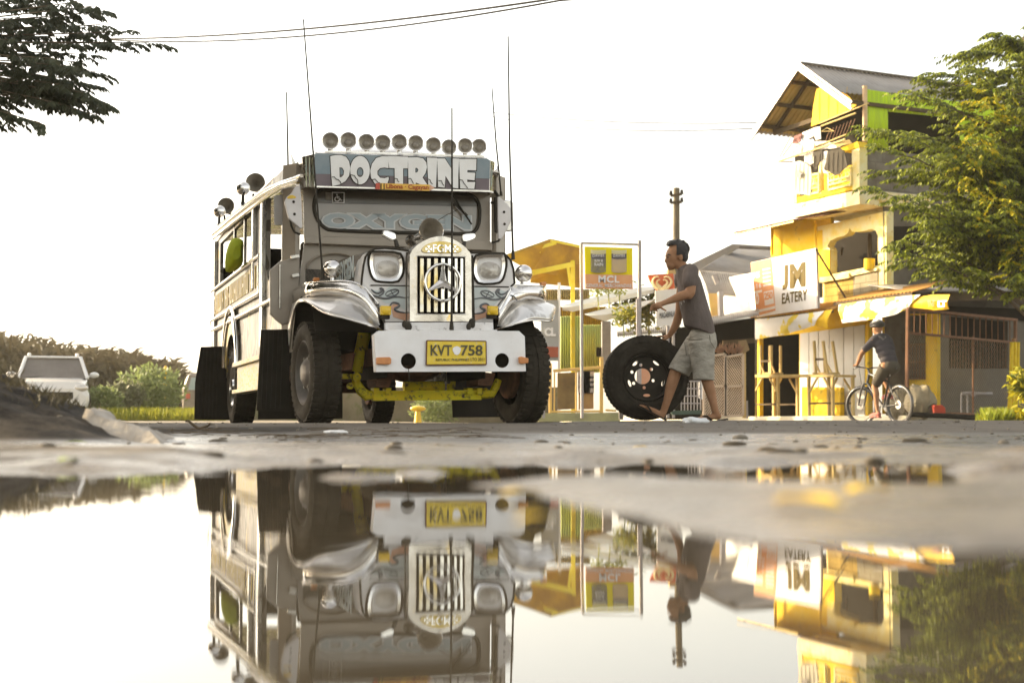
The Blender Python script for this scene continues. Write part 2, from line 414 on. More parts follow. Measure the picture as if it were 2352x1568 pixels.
go = g.build('ground', mg, smooth=180, fix=False); tag(go, kind='structure')

# water: one sheet just at the level of the puddle, hidden wherever the ground stands higher
mwt = bpy.data.materials.new('puddle_water'); mwt.use_nodes = True; nt = mwt.node_tree; b = nt.nodes['Principled BSDF']
b.inputs['Base Color'].default_value = (.05, .042, .03, 1); b.inputs['Roughness'].default_value = .015; b.inputs['IOR'].default_value = 1.6
geo = nt.nodes.new('ShaderNodeNewGeometry'); mp = nt.nodes.new('ShaderNodeMapping'); mp.inputs['Scale'].default_value = (1.2, 1, 1); nt.links.new(geo.outputs['Position'], mp.inputs[0])
t1 = nt.nodes.new('ShaderNodeTexNoise'); t1.inputs['Scale'].default_value = 5; t1.inputs['Detail'].default_value = 2; nt.links.new(mp.outputs[0], t1.inputs['Vector'])
bp = nt.nodes.new('ShaderNodeBump'); bp.inputs['Strength'].default_value = .12; bp.inputs['Distance'].default_value = .004
nt.links.new(t1.outputs[0], bp.inputs['Height']); nt.links.new(bp.outputs[0], b.inputs['Normal'])
wb = MB(); wb.add([(-9, -3, 0), (9, -3, 0), (9, 7.0, 0), (-9, 7.0, 0)], [(0, 1, 2, 3)])
tag(wb.build('puddle_water', mwt, fix=False), kind='structure')

hzb = MB(); hzb.box((0, 430, 9), (1500, 960, 22)); mh = bpy.data.materials.new('black_lift_volume'); mh.use_nodes = True; N = mh.node_tree.nodes; N.remove(N['Principled BSDF'])
pv = N.new('ShaderNodeVolumePrincipled'); pv.inputs['Color'].default_value = (.98, .93, .82, 1); pv.inputs['Density'].default_value = .00055; pv.inputs['Anisotropy'].default_value = .2
mh.node_tree.links.new(pv.outputs[0], N['Material Output'].inputs['Volume']); ho = hzb.build('black_lift_haze', mh); tag(ho, kind='stuff')  # thin volume added to lift the dark tones
# ================================================================= the jeepney
JF = Frame((-.752, 11.69, .078), 18)
jp = thing('jeepney', 'long steel passenger jeepney with ten visor lamps and a star on its grille', 'jeepney', JF.o, JF.a)
NF = Vector((0, -1, 0)); V = Vector
def F(c, pts, yl): return [JF.f(c(*p), yl) for p in pts]
def S(c, pts, xl): return [JF.s(c(*p), xl) for p in pts]
def sf(name, mb, m, parent=None, **k): return mb.build(name, m, parent or jp, **k)

# --- wheels
def wheel(x, y, rot=0, r=.405, wd=.22, out=-1, dual=False, rear=False):
    rt = thing('wheel', None, None); rt.parent = jp; rt.location = (x, y, r - .006); rt.rotation_euler = (0, 0, R(rot))
    ax = V((out, 0, 0)); h = wd / 2
    t = MB(); prof = [(.25, -h + .02), (.27, -h), (.335, -h - .012), (.375, -h + .0), (.393, -h + .022), (.4, -h + .05), (.402, -.006), (.394, -.004), (.394, .004), (.402, .006), (.4, h - .05), (.393, h - .022), (.375, h), (.335, h + .012), (.30, h + .01), (.27, h), (.25, h - .02)]
    t.lathe(prof, (0, 0, 0), ax, 56)
    for side in (-1, 1):
        for k in range(44):
            a = 2 * PI * (k + .5 * (side > 0)) / 44; ca, sa = math.cos(a), math.sin(a)
            Mx = Matrix.Rotation(a, 3, 'X')
            t.box((side * (h - .034), -sa * .396, ca * .396) if 0 else V((side * (h - .032), 0, 0)) + Mx @ V((0, 0, .396)), (.062, .036, .022), Mx)
            if k % 2 == 0: t.box(V((side * (h - .085), 0, 0)) + Mx @ V((0, 0, .4)), (.03, .05, .012), Mx)
    t.build('tyre', M_rub, rt, smooth=35)
    q = MB(); q.lathe([(.255, h - .02), (.262, h - .012), (.25, h - .005), (.236, h - .02), (.225, h - .06), (.2, h - .085 if not rear else h - .1), (.16, h - .08), (.1, h - .02 if not rear else h - .09), (.07, h), (.0, h)], (0, 0, 0), ax, 36)
    for k in range(6):
        a = 2 * PI * k / 6; q.cyl((out * (h - .09), math.cos(a) * .13, math.sin(a) * .13), (out * (h - .03), math.cos(a) * .13, math.sin(a) * .13), .013, n=6)
    q.build('rim', M_chrome if rear and out < 0 else M_rim, rt, smooth=40)
    d = MB(); d.lathe([(0, -h - .02), (.19, -h - .02), (.2, -h - .01), (.2, -h + .03), (.12, -h + .04), (0, -h + .04)], (0, 0, 0), ax, 28); d.build('brake_drum', M_rust, rt, smooth=40)
    return rt
wheel(-.87, 0, 4); wheel(.86, 0, 4, out=1)
wheel(-.90, 4.35, 0, rear=True); wheel(.62, 4.35, 0, out=1, rear=True)

# --- underbody
mb = MB(); ax = F(CX, [(440, 1040), (760, 1045), (1500, 1040), (1790, 1030)], 0)
mb.beam(ax[0], ax[3], .05, .075); mb.beam(ax[0] + V((0, 0, .03)), ax[3] + V((0, 0, .03)), .085, .016); mb.beam(ax[0] - V((0, 0, .034)), ax[3] - V((0, 0, .034)), .085, .016)
l = F(CX, [(440, 1030), (370, 1040), (300, 985), (235, 870), (215, 810)], 0); mb.tube(l, [.035, .045, .042, .036, .03], 8)
l = F(CX, [(1790, 1030), (1870, 1010), (1935, 1020), (1985, 930), (2020, 840)], 0); mb.tube(l, [.035, .045, .036, .034, .03], 8)
for x in (470, 620, 1640, 1760): mb.box(JF.f(CX(x, 985), 0), (.045, .12, .05))
sf('front_axle', mb, M_ygreen, smooth=40)
mb = MB(); a, b_, c_ = F(CX, [(355, 180), (285, 525), (245, 745)], .1); mb.cyl(a, b_, .052, n=18); mb.cyl(b_, c_, .043, n=18); mb.cyl(c_, JF.f(CX(228, 810), .05), .02, n=10)
sf('shock_absorber', mb, M_ygreen, smooth=40)
mb = MB(); p = JF.f(CX(228, 810), -.03); mb.cyl(p, p + V((0, -.05, 0)), .034, n=16); mb.cyl(p, p + V((0, -.07, 0)), .016, n=10)
p = JF.f(CX(148, 922), 0); mb.cyl(p, p + V((0, -.05, 0)), .026, n=14); mb.beam(JF.f(CX(60, 800), .03), JF.f(CX(250, 800), .03), .05, .04); sf('steering_knuckle', mb, M_ygreen, smooth=40)
mb = MB()
for k in range(7):
    a = JF.f(CX(430, 770 + k * 26), .02 + k * .0); b_ = JF.f(CX(640 - k * 8, 790 + k * 24), .02); mb.beam(a, b_, .35, .014)
    a = JF.f(CX(1690, 760 + k * 24), .02); b_ = JF.f(CX(1900 - k * 6, 780 + k * 22), .02); mb.beam(a, b_, .35, .014)
mb.beam(V((-.42, -.45, .52)), V((-.38, 6, .55)), .08, .14); mb.beam(V((.42, -.45, .52)), V((.38, 6, .55)), .08, .14)
for y in (.5, 1.6, 2.9, 5.4): mb.beam(V((-.4, y, .52)), V((.4, y, .52)), .06, .1)
mb.cyl(V((0, 1.2, .5)), V((0, 4.3, .42)), .04); mb.cyl(V((-.7, 4.35, .4)), V((.7, 4.35, .4)), .07); mb.ell(V((0, 4.35, .4)), .17)
mb.box(V((.1, .55, .66)), (.6, .8, .3)); mb.ell(V((.05, .5, .5)), (.28, .36, .16))
sf('chassis', mb, M_rust, smooth=30)
mb = MB(); a, b_ = F(CX, [(830, 930), (1330, 925)], .25); mb.cyl(a, b_, .045, n=12); sf('tie_rod', mb, M_ygreen, smooth=40)
mb = MB(); mb.prism(F(CX, [(1380, 895), (1420, 890), (1425, 862), (1485, 860), (1470, 985), (1380, 985)], .3), (0, .02, 0)); sf('skid_plate', mb, M_ygreen)

# --- mudflaps; the last is a dark sheet standing in for underbody shadow
for nm, c, pts, yl in (('mudflap', C3, [(720, 535), (990, 530), (1005, 780), (990, 1330), (676, 1328)], .78), ('mudflap', C3, [(130, 703), (345, 697), (450, 700), (455, 1418), (66, 1414), (74, 1050)], 4.95),
                       ('mudflap', C4, [(1160, 1330), (1168, 1180), (1530, 1180), (1530, 1440), (1165, 1443)], 1.0), ('mudflap', C3, [(1000, 1040), (1520, 1040), (1520, 1405), (690, 1412), (700, 1040)], 1.9)):
    mb = MB(); P0 = F(c, pts, yl); mb.prism(P0, (0, .012, 0))
    if c is C3:
        xa = pts[0][0]; xb = pts[1][0]
        for k in range(5):
            u = .14 + k * .17; a = P0[0].lerp(P0[1], u); zb = min(q.z for q in P0) + .02; mb.beam(a - V((0, .004, .01)), V((a.x - .02, a.y - .004, zb)), .022, .012)
    sf('mudflap', mb, M_flap, bevel=.003)

# --- bumper
mb = MB(); pl = -.85
out = F(C4, [(610, 862), (645, 832), (1632, 834), (1672, 872), (1680, 1118), (625, 1122)], pl)
u, v = V((1, 0, 0)), V((0, 0, 1)); pr = (JF.f(C4(907, 1046), pl) - JF.f(C4(853, 1046), pl)).x
h1 = circ(JF.f(C4(853, 1046), pl), u, v, pr); h2 = circ(JF.f(C4(1513, 1042), pl), u, v, pr * .96)
plate3([out, h1, h2], NF, .012, mb)
def inset(p, c, k): return c + (p - c) * k
mb.loft([out, [p + V((0, .09, 0)) for p in out]], closed=True)
bump = sf('bumper', mb, M_whitep, bevel=.004)
mb = MB(); mb.box(V((JF.f(C4(1150, 990), pl).x, pl + .12, out[0].z - .12)), (1.08, .02, .2)); sf('bumper_back', mb, M_dark)
mb = MB(); l = F(C4, [(690, 775), (1450, 772), (1452, 828), (690, 828)], -.74); mb.prism(l, (0, .05, 0)); mb.prism([l[3] + V((0, -.1, -.004)), l[2] + V((0, -.1, -.004)), l[2] + V((0, .05, -.004)), l[3] + V((0, .05, -.004))], (0, 0, -.01))
o = sf('bumper_shelf', mb, mat('chipped_white_paint', (.78, .76, .74), (.7, .66, .62), .5, 0, 8, dirt=(.06, .045, .03), dirt_amt=.42, dirt_scale=11), bevel=.003)
for cx in (850, 1300):
    mb = MB(); p = JF.f(C4(cx, 790), -.8); 
    for k in range(5): mb.ell(p + V((random.uniform(-.03, .03), 0, random.uniform(-.02, .03))), (.022, .008, .028), 8, 5)
    sf('weld_lump', mb, M_black, smooth=60)
# plate
mb = MB(); l = F(C4, [(985, 905), (1395, 910), (1396, 1066), (980, 1070)], pl - .012); mb.prism(l, (0, -.006, 0))
pln = sf('number_plate', mb, mat('plate_yellow', (.78, .54, .02), (.8, .6, .06), .45, 0, 22, dirt=(.6, .55, .48), dirt_amt=.35, dirt_scale=24), bevel=.002)
mb = MB(); q = F(C4, [(1008, 1008), (1378, 1008), (1008, 932)], pl - .018)
a, b_, c_ = q; w_ = (b_ - a); seg = lambda s0, s1: (a + w_ * s0, a + w_ * s1, c_ + w_ * s0)
fit_text(mb, 'KVT', *seg(0, .4), NF, .003, .02); sf('plate_letters', mb, mat('plate_ink', (.1, .09, .05), (.16, .14, .08), .6), pln); mb = MB(); fit_text(mb, '758', *seg(.57, .99), NF, .003, .02)
sf('plate_digits', mb, MC['plate_ink'], pln)
mb = MB(); fit_text(mb, 'LTO 2011', *F(C4, [(1290, 1045), (1385, 1045), (1290, 1022)], pl - .018), NF, .002, .004)
fit_text(mb, 'REPUBLIC PHILIPPINES', *F(C4, [(1045, 1045), (1280, 1045), (1045, 1028)], pl - .018), NF, .002, .004)
sf('plate_small_print', mb, MC['plate_ink'], pln)
mb = MB(); q = F(C4, [(982, 902), (1398, 907), (1400, 1070), (978, 1074)], pl - .014)
for k in range(4): mb.cyl(q[k], q[(k + 1) % 4], .006, n=6)
sf('plate_rim', mb, M_rust, pln, smooth=60)
mb = MB(); c = JF.f(C4(1192, 972), pl - .02); mb.prism([c + V((math.cos(t) * .032 * (1 + .15 * math.sin(3 * t)), 0, math.sin(t) * .034)) for t in [2 * PI * k / 12 for k in range(12)]], (0, -.004, 0)); sf('plate_seal', mb, M_whitep, pln)
for pts in ([(628, 1020), (722, 1017), (733, 1030), (731, 1066), (716, 1070), (628, 1068)], [(1632, 1016), (1652, 1014), (1700, 1026), (1699, 1060), (1652, 1066), (1634, 1060)]):
    mb = MB(); mb.prism(F(C4, pts, pl - .035), (0, .03, 0)); sf('side_reflector', mb, M_orange, bevel=.006)
mb = MB(); a = JF.f(C4(853, 1100), pl - .01); mb.tube([a, a + V((.002, -.01, -.06)), a + V((0, -.01, -.1))], .003, 5); sf('wire_tail', mb, M_black)

# --- grille shell
gl = -.66
outl = [(863, 766), (862, 300), (880, 262), (915, 228), (960, 200), (1005, 180), (1055, 168), (1105, 168), (1155, 182), (1205, 208), (1255, 245), (1288, 285), (1294, 305), (1300, 768)]
o3 = F(C4, outl, gl); hole = F(C4, [(910, 306), (1255, 312), (1256, 716), (911, 716)], gl)
mb = MB(); plate3([o3, hole], NF, .02, mb); back = [p + V((0, .24, 0)) for p in o3]; mb.loft([[p + V((0, .006, 0)) for p in o3], back])
for i in range(1): mb.tube([hole[0], hole[1], hole[2], hole[3]], .008, 6, closed=True)
gr = sf('grille_shell', mb, mat('patched_chrome', (.76, .71, .64), (.52, .47, .4), .24, .8, 5, bump=.15, bscale=8, dirt=(.8, .52, .04), dirt_amt=.32, dirt_scale=3.6), bevel=.006)
mb = MB(); mb.prism([p + V((0, .1, 0)) for p in F(C4, [(895, 296), (1270, 300), (1270, 730), (895, 730)], gl)], (0, .02, 0)); sf('radiator', mb, M_dark)
m_gy = mat('grille_yellow_chrome', (.72, .68, .6), (.8, .55, .05), .25, .8, 3, bump=.1)
for k, cx in enumerate((945, 994, 1044, 1093, 1141, 1186, 1226)):
    mb = MB(); a = JF.f(C4(cx, 322), gl + .012); b_ = JF.f(C4(cx, 704), gl + .012); hw = .0155 if k < 5 else .012
    mb.box((a + b_) / 2, (hw * 2, .02, (a - b_).length)); mb.cyl(a - V((0, -.01, 0)), a + V((0, .01, 0)), hw, n=16); mb.cyl(b_ - V((0, -.01, 0)), b_ + V((0, .01, 0)), hw, n=16)
    sf('grille_bar', mb, m_gy if k < 3 else M_chrome, bevel=.005)
# badge
mb = MB(); bd = smooth_loop(F(C4, [(944, 262), (960, 238), (1000, 214), (1060, 203), (1110, 203), (1165, 216), (1215, 240), (1232, 262), (1222, 280), (1190, 288), (980, 286), (950, 278)], gl - .012), 2); mb.prism(bd, (0, .012, 0))
bg = sf('badge_plate', mb, mat('brass_badge', (.8, .58, .12), (.72, .62, .45), .35, .5, 4, bump=.1), bevel=.003)
mb = MB(); fit_text(mb, 'FGM', *F(C4, [(1022, 280), (1152, 283), (1022, 224)], gl - .012), NF, .012, .018)
for cx in (994, 1180):
    c = JF.f(C4(cx, 258), gl - .014)
    for k in range(4):
        d = V((math.cos(PI / 2 * k), 0, math.sin(PI / 2 * k))); n_ = V((-d.z, 0, d.x)); mb.prism([c + d * .003, c + d * .026 + n_ * .013, c + d * .026 - n_ * .013], (0, -.006, 0))
sf('badge_letters', mb, M_chrome, bg)
# star ring
c = JF.f(C4(1095, 492), gl - .045); rr = (JF.f(C4(1219, 492), gl - .045) - c).x
mb = MB(); ring = [c + V((math.cos(t) * rr, 0, math.sin(t) * rr)) for t in [2 * PI * k / 48 for k in range(48)]]; mb.tube(ring, .0115, 10, closed=True)
for k in range(3):
    t = PI / 2 + 2 * PI * k / 3; d = V((math.cos(t), 0, math.sin(t))); n_ = V((-d.z, 0, d.x)); tip = c + d * rr; h_ = V((0, -.026, 0)); t2 = PI / 3
    l_ = c + (d * .5 + n_ * .866) * .034; r_ = c + (d * .5 - n_ * .866) * .034; ct = c + h_
    mb.add([tip + n_ * .004, tip - n_ * .004, l_, r_, ct, c + V((0, .01, 0)), tip + V((0, -.006, 0))], [(6, 0, 2, 4), (6, 4, 3, 1), (0, 5, 2), (1, 3, 5), (0, 1, 5), (6, 1, 0)])
sf('star_emblem', mb, M_chrome, smooth=40)
mb = MB(); mb.tube([c + V((0, .05, -rr)), c + V((0, 0, -rr))], .006, 6); sf('emblem_stay', mb, M_chrome)

# --- headlight panels
hl = -.5
LP = [(850, 770), (850, 268), (780, 258), (690, 250), (620, 254), (575, 275), (548, 315), (535, 370), (524, 460), (520, 512), (560, 550), (640, 640), (660, 690), (690, 772)]
RP = [(1298, 772), (1292, 282), (1400, 284), (1490, 288), (1540, 302), (1572, 335), (1592, 400), (1600, 498), (1575, 520), (1560, 560), (1490, 640), (1450, 700), (1450, 772)]
m_pan = mat('headlight_panel_paint', (.74, .71, .68), (.62, .59, .56), .35, .1, 4, bump=.08, dirt=(.24, .21, .17), dirt_amt=.12)
m_blue = mat('pale_blue_art', (.5, .56, .55), (.56, .58, .55), .45, .1, 5); m_dkb = mat('slate_art', (.1, .11, .12), (.15, .15, .15), .45, 0, 8)
m_sal = mat('salmon_art', (.62, .33, .2), (.7, .4, .26), .45, 0, 8)
for nm, pts, cx, cy, art, sx in (('L', LP, 700, 398, 1, 1), ('R', RP, 1420, 410, -1, .97)):
    mb = MB(); l = F(C4, pts, hl); mb.prism(l, (0, .03, 0)); mb.loft([l, [p + V((0, .3, 0)) for p in l]])
    pn = sf('headlight_panel', mb, m_pan, bevel=.004)
    mb = MB(); top = l[1:10] if art > 0 else l[1:9]; mb.tube([p + V((0, -.004, 0)) for p in top], .009, 6); sf('panel_trim', mb, M_black, pn, smooth=60)
    O_ = [(-115, -100), (-95, -110), (85, -105), (110, -60), (113, 20), (100, 60), (70, 98), (-65, 92), (-95, 70), (-112, 30), (-125, -40)]
    if art < 0: O_ = [(-x * .95, y) for x, y in O_][::-1]
    sq = lambda k, e=0: [(cx + x * k, cy - 8 + y * k) for x, y in O_]
    mb = MB(); mb.tube(smooth_loop(F(C4, sq(1.08), hl - .006), 1), .007, 6, closed=True); sf('bezel_gasket', mb, M_black, pn, smooth=60)
    mb = MB(); a = smooth_loop(F(C4, sq(1.04), hl - .008), 1); b_ = smooth_loop(F(C4, sq(.98), hl - .03), 1); c_ = smooth_loop(F(C4, sq(.8), hl - .02), 1)
    mb.loft([a, b_, c_], closed=True); mb.loft([c_, smooth_loop(F(C4, [(cx + math.copysign(min(abs(x), 92), x) * .88, cy - 4 + y * .72) for x, y in O_], hl + .012), 1)], closed=True)
    bz = sf('headlight_bezel', mb, M_chrome, pn, smooth=40)
    hd = MB(); rx = (JF.f(C4(cx + 86, cy), hl) - JF.f(C4(cx, cy), hl)).x; cc = JF.f(C4(cx, cy), hl + .012)
    se = [cc + V((math.copysign(abs(math.cos(t)) ** .7, math.cos(t)) * rx, 0, math.copysign(abs(math.sin(t)) ** .85, math.sin(t)) * rx * .86)) for t in [2 * PI * k / 40 for k in range(40)]]
    rows = [[cc + (p - cc) * k - V((0, .03 * (1 - k * k), 0)) for p in se] for k in (1, .85, .6, .3, .02)]; hd.loft(rows, closed=True)
    hh_ = sf('headlight', hd, M_lamp, pn, smooth=60)
    mb = MB()
    for k in range(-9, 10):
        x = k * rx / 10.5; zz = .8 * rx * math.sqrt(max(0, 1 - (x / rx) ** 2)); yy = -.03 * (1 - (x / rx) ** 2) * .6 - .012
        mb.tube([cc + V((x, yy + .008, zz * .85)), cc + V((x, yy - .012, 0)), cc + V((x, yy + .008, -zz * .85))], .0022, 4)
    sf('lens_ribs', mb, M_lamp, hh_, smooth=60)
    mb = MB(); mb.tube(F(C4, [(cx - 115 * art if art > 0 else 1300, 512 if art > 0 else 522), (848, 516)] if art > 0 else [(1298, 520), (1560, 524)], hl - .004), .005, 5); sf('panel_seam', mb, M_black, pn)
    mb = MB()
    if art > 0: blue = [(600, 545), (690, 550), (720, 520), (846, 520), (846, 700), (760, 640), (690, 640), (640, 600)]
    else: blue = [(1300, 526), (1400, 526), (1440, 560), (1500, 545), (1545, 560), (1450, 660), (1380, 640), (1300, 700)]
    mb.prism(F(C4, blue, hl - .003), (0, .002, 0)); sf('painted_art', mb, m_blue, pn)
    mb = MB()
    def strokes(ls):
        for lw, ps in ls:
            if art < 0: ps = [(2148 - x - (0), y + 8) for x, y in ps]
            pp = smooth_path(F(C4, ps, hl - .006)); mb.tube(pp, [lw * (.35 + .65 * math.sin(PI * (i + .5) / len(pp))) for i in range(len(pp))], 5)
    def smooth_path(p):
        for _ in range(2):
            q = [p[0]]
            for a, b__ in zip(p, p[1:]): q += [a * .75 + b__ * .25, a * .25 + b__ * .75]
            p = q + [p[-1]]
        return p
    strokes([(.01, [(590, 540), (615, 565), (650, 570), (665, 545), (650, 530), (680, 545), (672, 575), (640, 590)]), (.006, [(690, 575), (705, 555), (745, 540), (785, 545), (780, 570), (745, 590), (700, 590), (690, 575)]),
             (.004, [(700, 585), (780, 548)]), (.004, [(725, 545), (750, 588)]), (.009, [(530, 610), (560, 570), (620, 590), (690, 610), (760, 590), (830, 600)]), (.01, [(720, 660), (740, 630), (780, 640), (790, 660), (745, 680), (780, 700), (830, 705)]),
             (.008, [(580, 640), (620, 665), (660, 670)]), (.008, [(590, 670), (640, 650)])])
    sf('painted_scrolls', mb, m_dkb, pn, smooth=60)
    mb = MB(); sl = [(730, 660), (745, 645), (782, 650), (785, 665), (750, 678), (770, 705), (846, 712), (846, 768), (745, 735)]
    if art < 0: sl = [(2148 - x, y) for x, y in sl]
    mb.prism(F(C4, sl, hl - .004), (0, .003, 0)); sf('salmon_art', mb, m_sal, pn)
for a_, b_, w_ in (((856, 280), (858, 800), .03), ((1290, 300), (1302, 770), .012)): mb = MB(); mb.beam(JF.f(C4(*a_), -.55), JF.f(C4(*b_), -.55), w_, .045); sf('radiator_strut', mb, M_black, bevel=.004)

# --- hood
def hp(pts, y0, y1, k=1): return F(C4, pts, y0)
LT = LP[1:10]; RT = RP[1:8]
prof = F(C4, [(524, 500), (535, 370), (548, 315), (575, 275), (620, 254), (690, 250), (780, 256), (880, 262), (960, 215), (1050, 178), (1110, 178), (1190, 210), (1270, 268), (1400, 284), (1490, 288), (1540, 302), (1572, 335), (1592, 400), (1600, 498)], -.44)
rows = []
for k in range(7):
    t = k / 6; rows.append([V((p.x * (1 + .03 * t), -.44 + 1.14 * t, p.z + .05 * t)) for p in prof])
mb = MB(); mb.loft(rows)
hood = sf('hood', mb, mat('dull_hood_steel', (.4, .37, .32), (.28, .25, .21), .24, .8, 4, bump=.25, bscale=5), smooth=45)
mb = MB(); xl = prof[0].x - .035
m_bl2 = mat('faded_blue_lettering', (.36, .42, .42), (.44, .48, .46), .4, 0, 8)
za, zb = prof[2].z + .03, prof[0].z + .06
fit_text(mb, 'OXYGEN', V((xl, .5, zb)), V((xl, -.3, zb)), V((xl, .5, za)), V((-1, 0, 0)), .004, .03); sf('hood_lettering', mb, m_bl2, hood)
# hood-top mirrors, horn
for (cx, cy, s) in ((700, 150, 1), (1290, 170, .9)):
    mb = MB(); d = CX; pts = [(672, 140), (680, 125), (700, 121), (750, 138), (765, 150), (768, 195), (740, 200), (700, 180), (672, 165)] if cx == 700 else [(1238, 160), (1245, 150), (1310, 144), (1326, 150), (1326, 180), (1310, 192), (1270, 205), (1238, 210), (1230, 175)]
    l = smooth_loop(F(C4, pts, -.32), 1); mb.prism(l, (0, .05, 0)); hm = sf('hood_mirror', mb, M_chrome, bevel=.012)
    mb = MB(); a, b_ = (JF.f(C4(762, 200), -.3), JF.f(C4(776, 252), -.36)) if cx == 700 else (JF.f(C4(1248, 205), -.3), JF.f(C4(1236, 250), -.36)); mb.cyl(a, b_, .016, .022, 10); sf('mirror_foot', mb, M_black, hm, smooth=40)
def horn(c, dr, r, L_, parent=None, m=M_chrome):
    mb = MB(); pr = [(r * .97, 0), (r, .004), (r * 1.03, -.004), (r * 1.0, -.015), (r * .8, -.04), (r * .5, -.09), (r * .28, -L_ * .7), (r * .22, -L_)]
    mb.lathe([(q, h) for q, h in pr] + [(0, -L_)], c, dr, 28); o = sf('horn', mb, m, parent, smooth=60)
    mb = MB(); mb.lathe([(r * .97, -.002), (r * .75, -.03), (r * .45, -.075), (r * .2, -.14), (0, -.15)], c, dr, 28); sf('horn_throat', mb, M_lens_dark, o, smooth=60)
    return o
hr = horn(JF.f(C2(1290, 992), -.12), V((.1, -1, .04)), .105, .42)
hr2 = MB(); c = JF.f(C2(1110, 1085), .2); hr2.lathe([(.0, 0), (.045, .0), (.05, .02), (.02, .06), (.012, .16)], c, V((-.3, -.9, .1)), 16); hr2.tube([c, JF.f(C2(1180, 1060), .1), JF.f(C2(1240, 1030), .2)], .012, 6); sf('air_hose', hr2, M_steel, smooth=40)

# --- fenders
for sd, D_ in (('L', dict(top=[(45, 540, .62), (100, 515, .2), (150, 493, -.12), (300, 484, -.33), (430, 485, -.45), (520, 512, -.5), (560, 545, -.52), (640, 640, -.53)],
                     mid=[(38, 640, .62), (100, 606, .2), (150, 600, -.12), (300, 590, -.33), (430, 597, -.47), (520, 640, -.53), (580, 700, -.56), (650, 790, -.58)],
                     lip=[(14, 960, .62), (50, 690, .25), (118, 622, -.30), (260, 706, -.6), (400, 744, -.72), (520, 778, -.78), (600, 803, -.76), (668, 828, -.62)])),
               ('R', dict(top=[(1818, 535, .55), (1817, 528, -.0), (1780, 518, -.2), (1700, 513, -.33), (1585, 512, -.45), (1568, 545, -.5), (1540, 600, -.52), (1490, 680, -.54)],
                     mid=[(1816, 640, .55), (1815, 632, -.0), (1780, 622, -.2), (1690, 622, -.33), (1640, 630, -.45), (1580, 665, -.5), (1530, 720, -.54), (1480, 800, -.56)],
                     lip=[(1860, 760, .3), (1880, 690, -.1), (1870, 750, -.35), (1840, 766, -.5), (1740, 757, -.65), (1640, 775, -.72), (1540, 805, -.7), (1468, 826, -.6)]))):
    T = [JF.f(C4(x, y), d) for x, y, d in D_['top']]; Mi = [JF.f(C4(x, y), d) for x, y, d in D_['mid']]; Lp = [JF.f(C4(x, y), d) for x, y, d in D_['lip']]
    inn = -.42 if sd == 'L' else .42
    def dens(a):
        q = []
        for i in range(len(a) - 1):
            for k in range(4):
                t = k / 4; p0 = a[max(i - 1, 0)]; p1 = a[i]; p2 = a[i + 1]; p3 = a[min(i + 2, len(a) - 1)]
                q.append(.5 * ((2 * p1) + (p2 - p0) * t + (2 * p0 - 5 * p1 + 4 * p2 - p3) * t * t + (3 * p1 - p0 - 3 * p2 + p3) * t * t * t))
        return q + [a[-1]]
    T, Mi, Lp = dens(T), dens(Mi), dens(Lp)
    mb = MB(); midp = [(a + b__) / 2 + (b__ - a).normalized() * 0 for a, b__ in zip(T, Mi)]
    inner = [V((p.x * .35 + inn * .65, max(p.y, -.42) * .6 + .25, p.z + .015)) for p in T]
    mb.loft([inner, T])
    fd = sf('fender', mb, M_steel, smooth=40, solid=.008)
    mb = MB(); q = [a * .5 + b__ * .5 for a, b__ in zip(T, Mi)]; mb.loft([T, Mi]); sf('fender_band', mb, M_chrome, fd, smooth=50, solid=.012)
    mb = MB(); mb.tube(T, .008, 6); mb.tube([p_ - V((0, .008, 0)) for p_ in q], .004, 6); mb.tube(Mi, .006, 6); sf('fender_bead', mb, M_chrome, fd, smooth=60)
    mb = MB(); rws = []
    for k in range(6):
        t = k / 5; rws.append([a.lerp(b__, t) + V(((-1 if sd == 'L' else 1) * .03 * math.sin(PI * t), -.045 * math.sin(PI * t), 0)) for a, b__ in zip(Mi, Lp)])
    mb.loft(rws); sf('fender_flare', mb, mat('flare_metal', (.74, .71, .67), (.48, .45, .41), .28, .75, 2.2, bump=.3, bscale=3, mix_lo=.48, mix_hi=.52), fd, smooth=60, solid=.006)
    mb = MB(); mb.tube(Lp, .007, 6); sf('flare_edge', mb, M_chrome, fd, smooth=60)
    # wheel-well liner
    mb = MB(); yy = [.62, .45, .2, -.1, -.35, -.5]; zt = [.62, .93, 1.02, 1.0, .88, .7]; sgn = -1 if sd == 'L' else 1
    mb.loft([[V((sgn * x, y, z)) for y, z in zip(yy, zt)] for x in (.40, .96 if sd == 'L' else .84)]); mb.loft([[V((sgn * .40, y, z)) for y, z in zip(yy, zt)], [V((sgn * .40, y, .35)) for y in yy]]); sf('wheel_well', mb, M_dark, fd, solid=.01)
    # bullet lamp on top
    cc = JF.f(C4(*((318, 398) if sd == 'L' else (1664, 430))), -.05); mb = MB(); r_ = .077 if sd == 'L' else .074; mb.ell(cc, (r_, r_ * 1.12, r_), 24, 16); bl = sf('fender_lamp', mb, M_chrome, fd, smooth=180)
    mb = MB(); mb.cyl(cc - V((0, 0, r_ * .9)), cc - V((0, 0, r_ + .045)), .026, .034, 14); sf('lamp_foot', mb, M_chrome, bl, smooth=40)
    mb = MB(); cc = JF.f(C4(*((690, 690) if sd == 'L' else (1444, 690))), -.62); mb.box(cc, (.085, .04, .07)); mb.ell(cc - V((0, .02, 0)), (.04, .014, .032), 12, 8); tsg = sf('turn_signal', mb, M_amber, fd, bevel=.01)
    mb = MB(); mb.box(cc + V((0, .03, -.04)), (.08, .04, .05)); sf('signal_base', mb, M_black, tsg, bevel=.008)
    mb = MB(); cc = JF.f(C4(*((202, 474) if sd == 'L' else (1800, 505))), .15); mb.box(cc, (.05, .05, .035)); sf('marker_lamp', mb, M_orange, fd, bevel=.008)

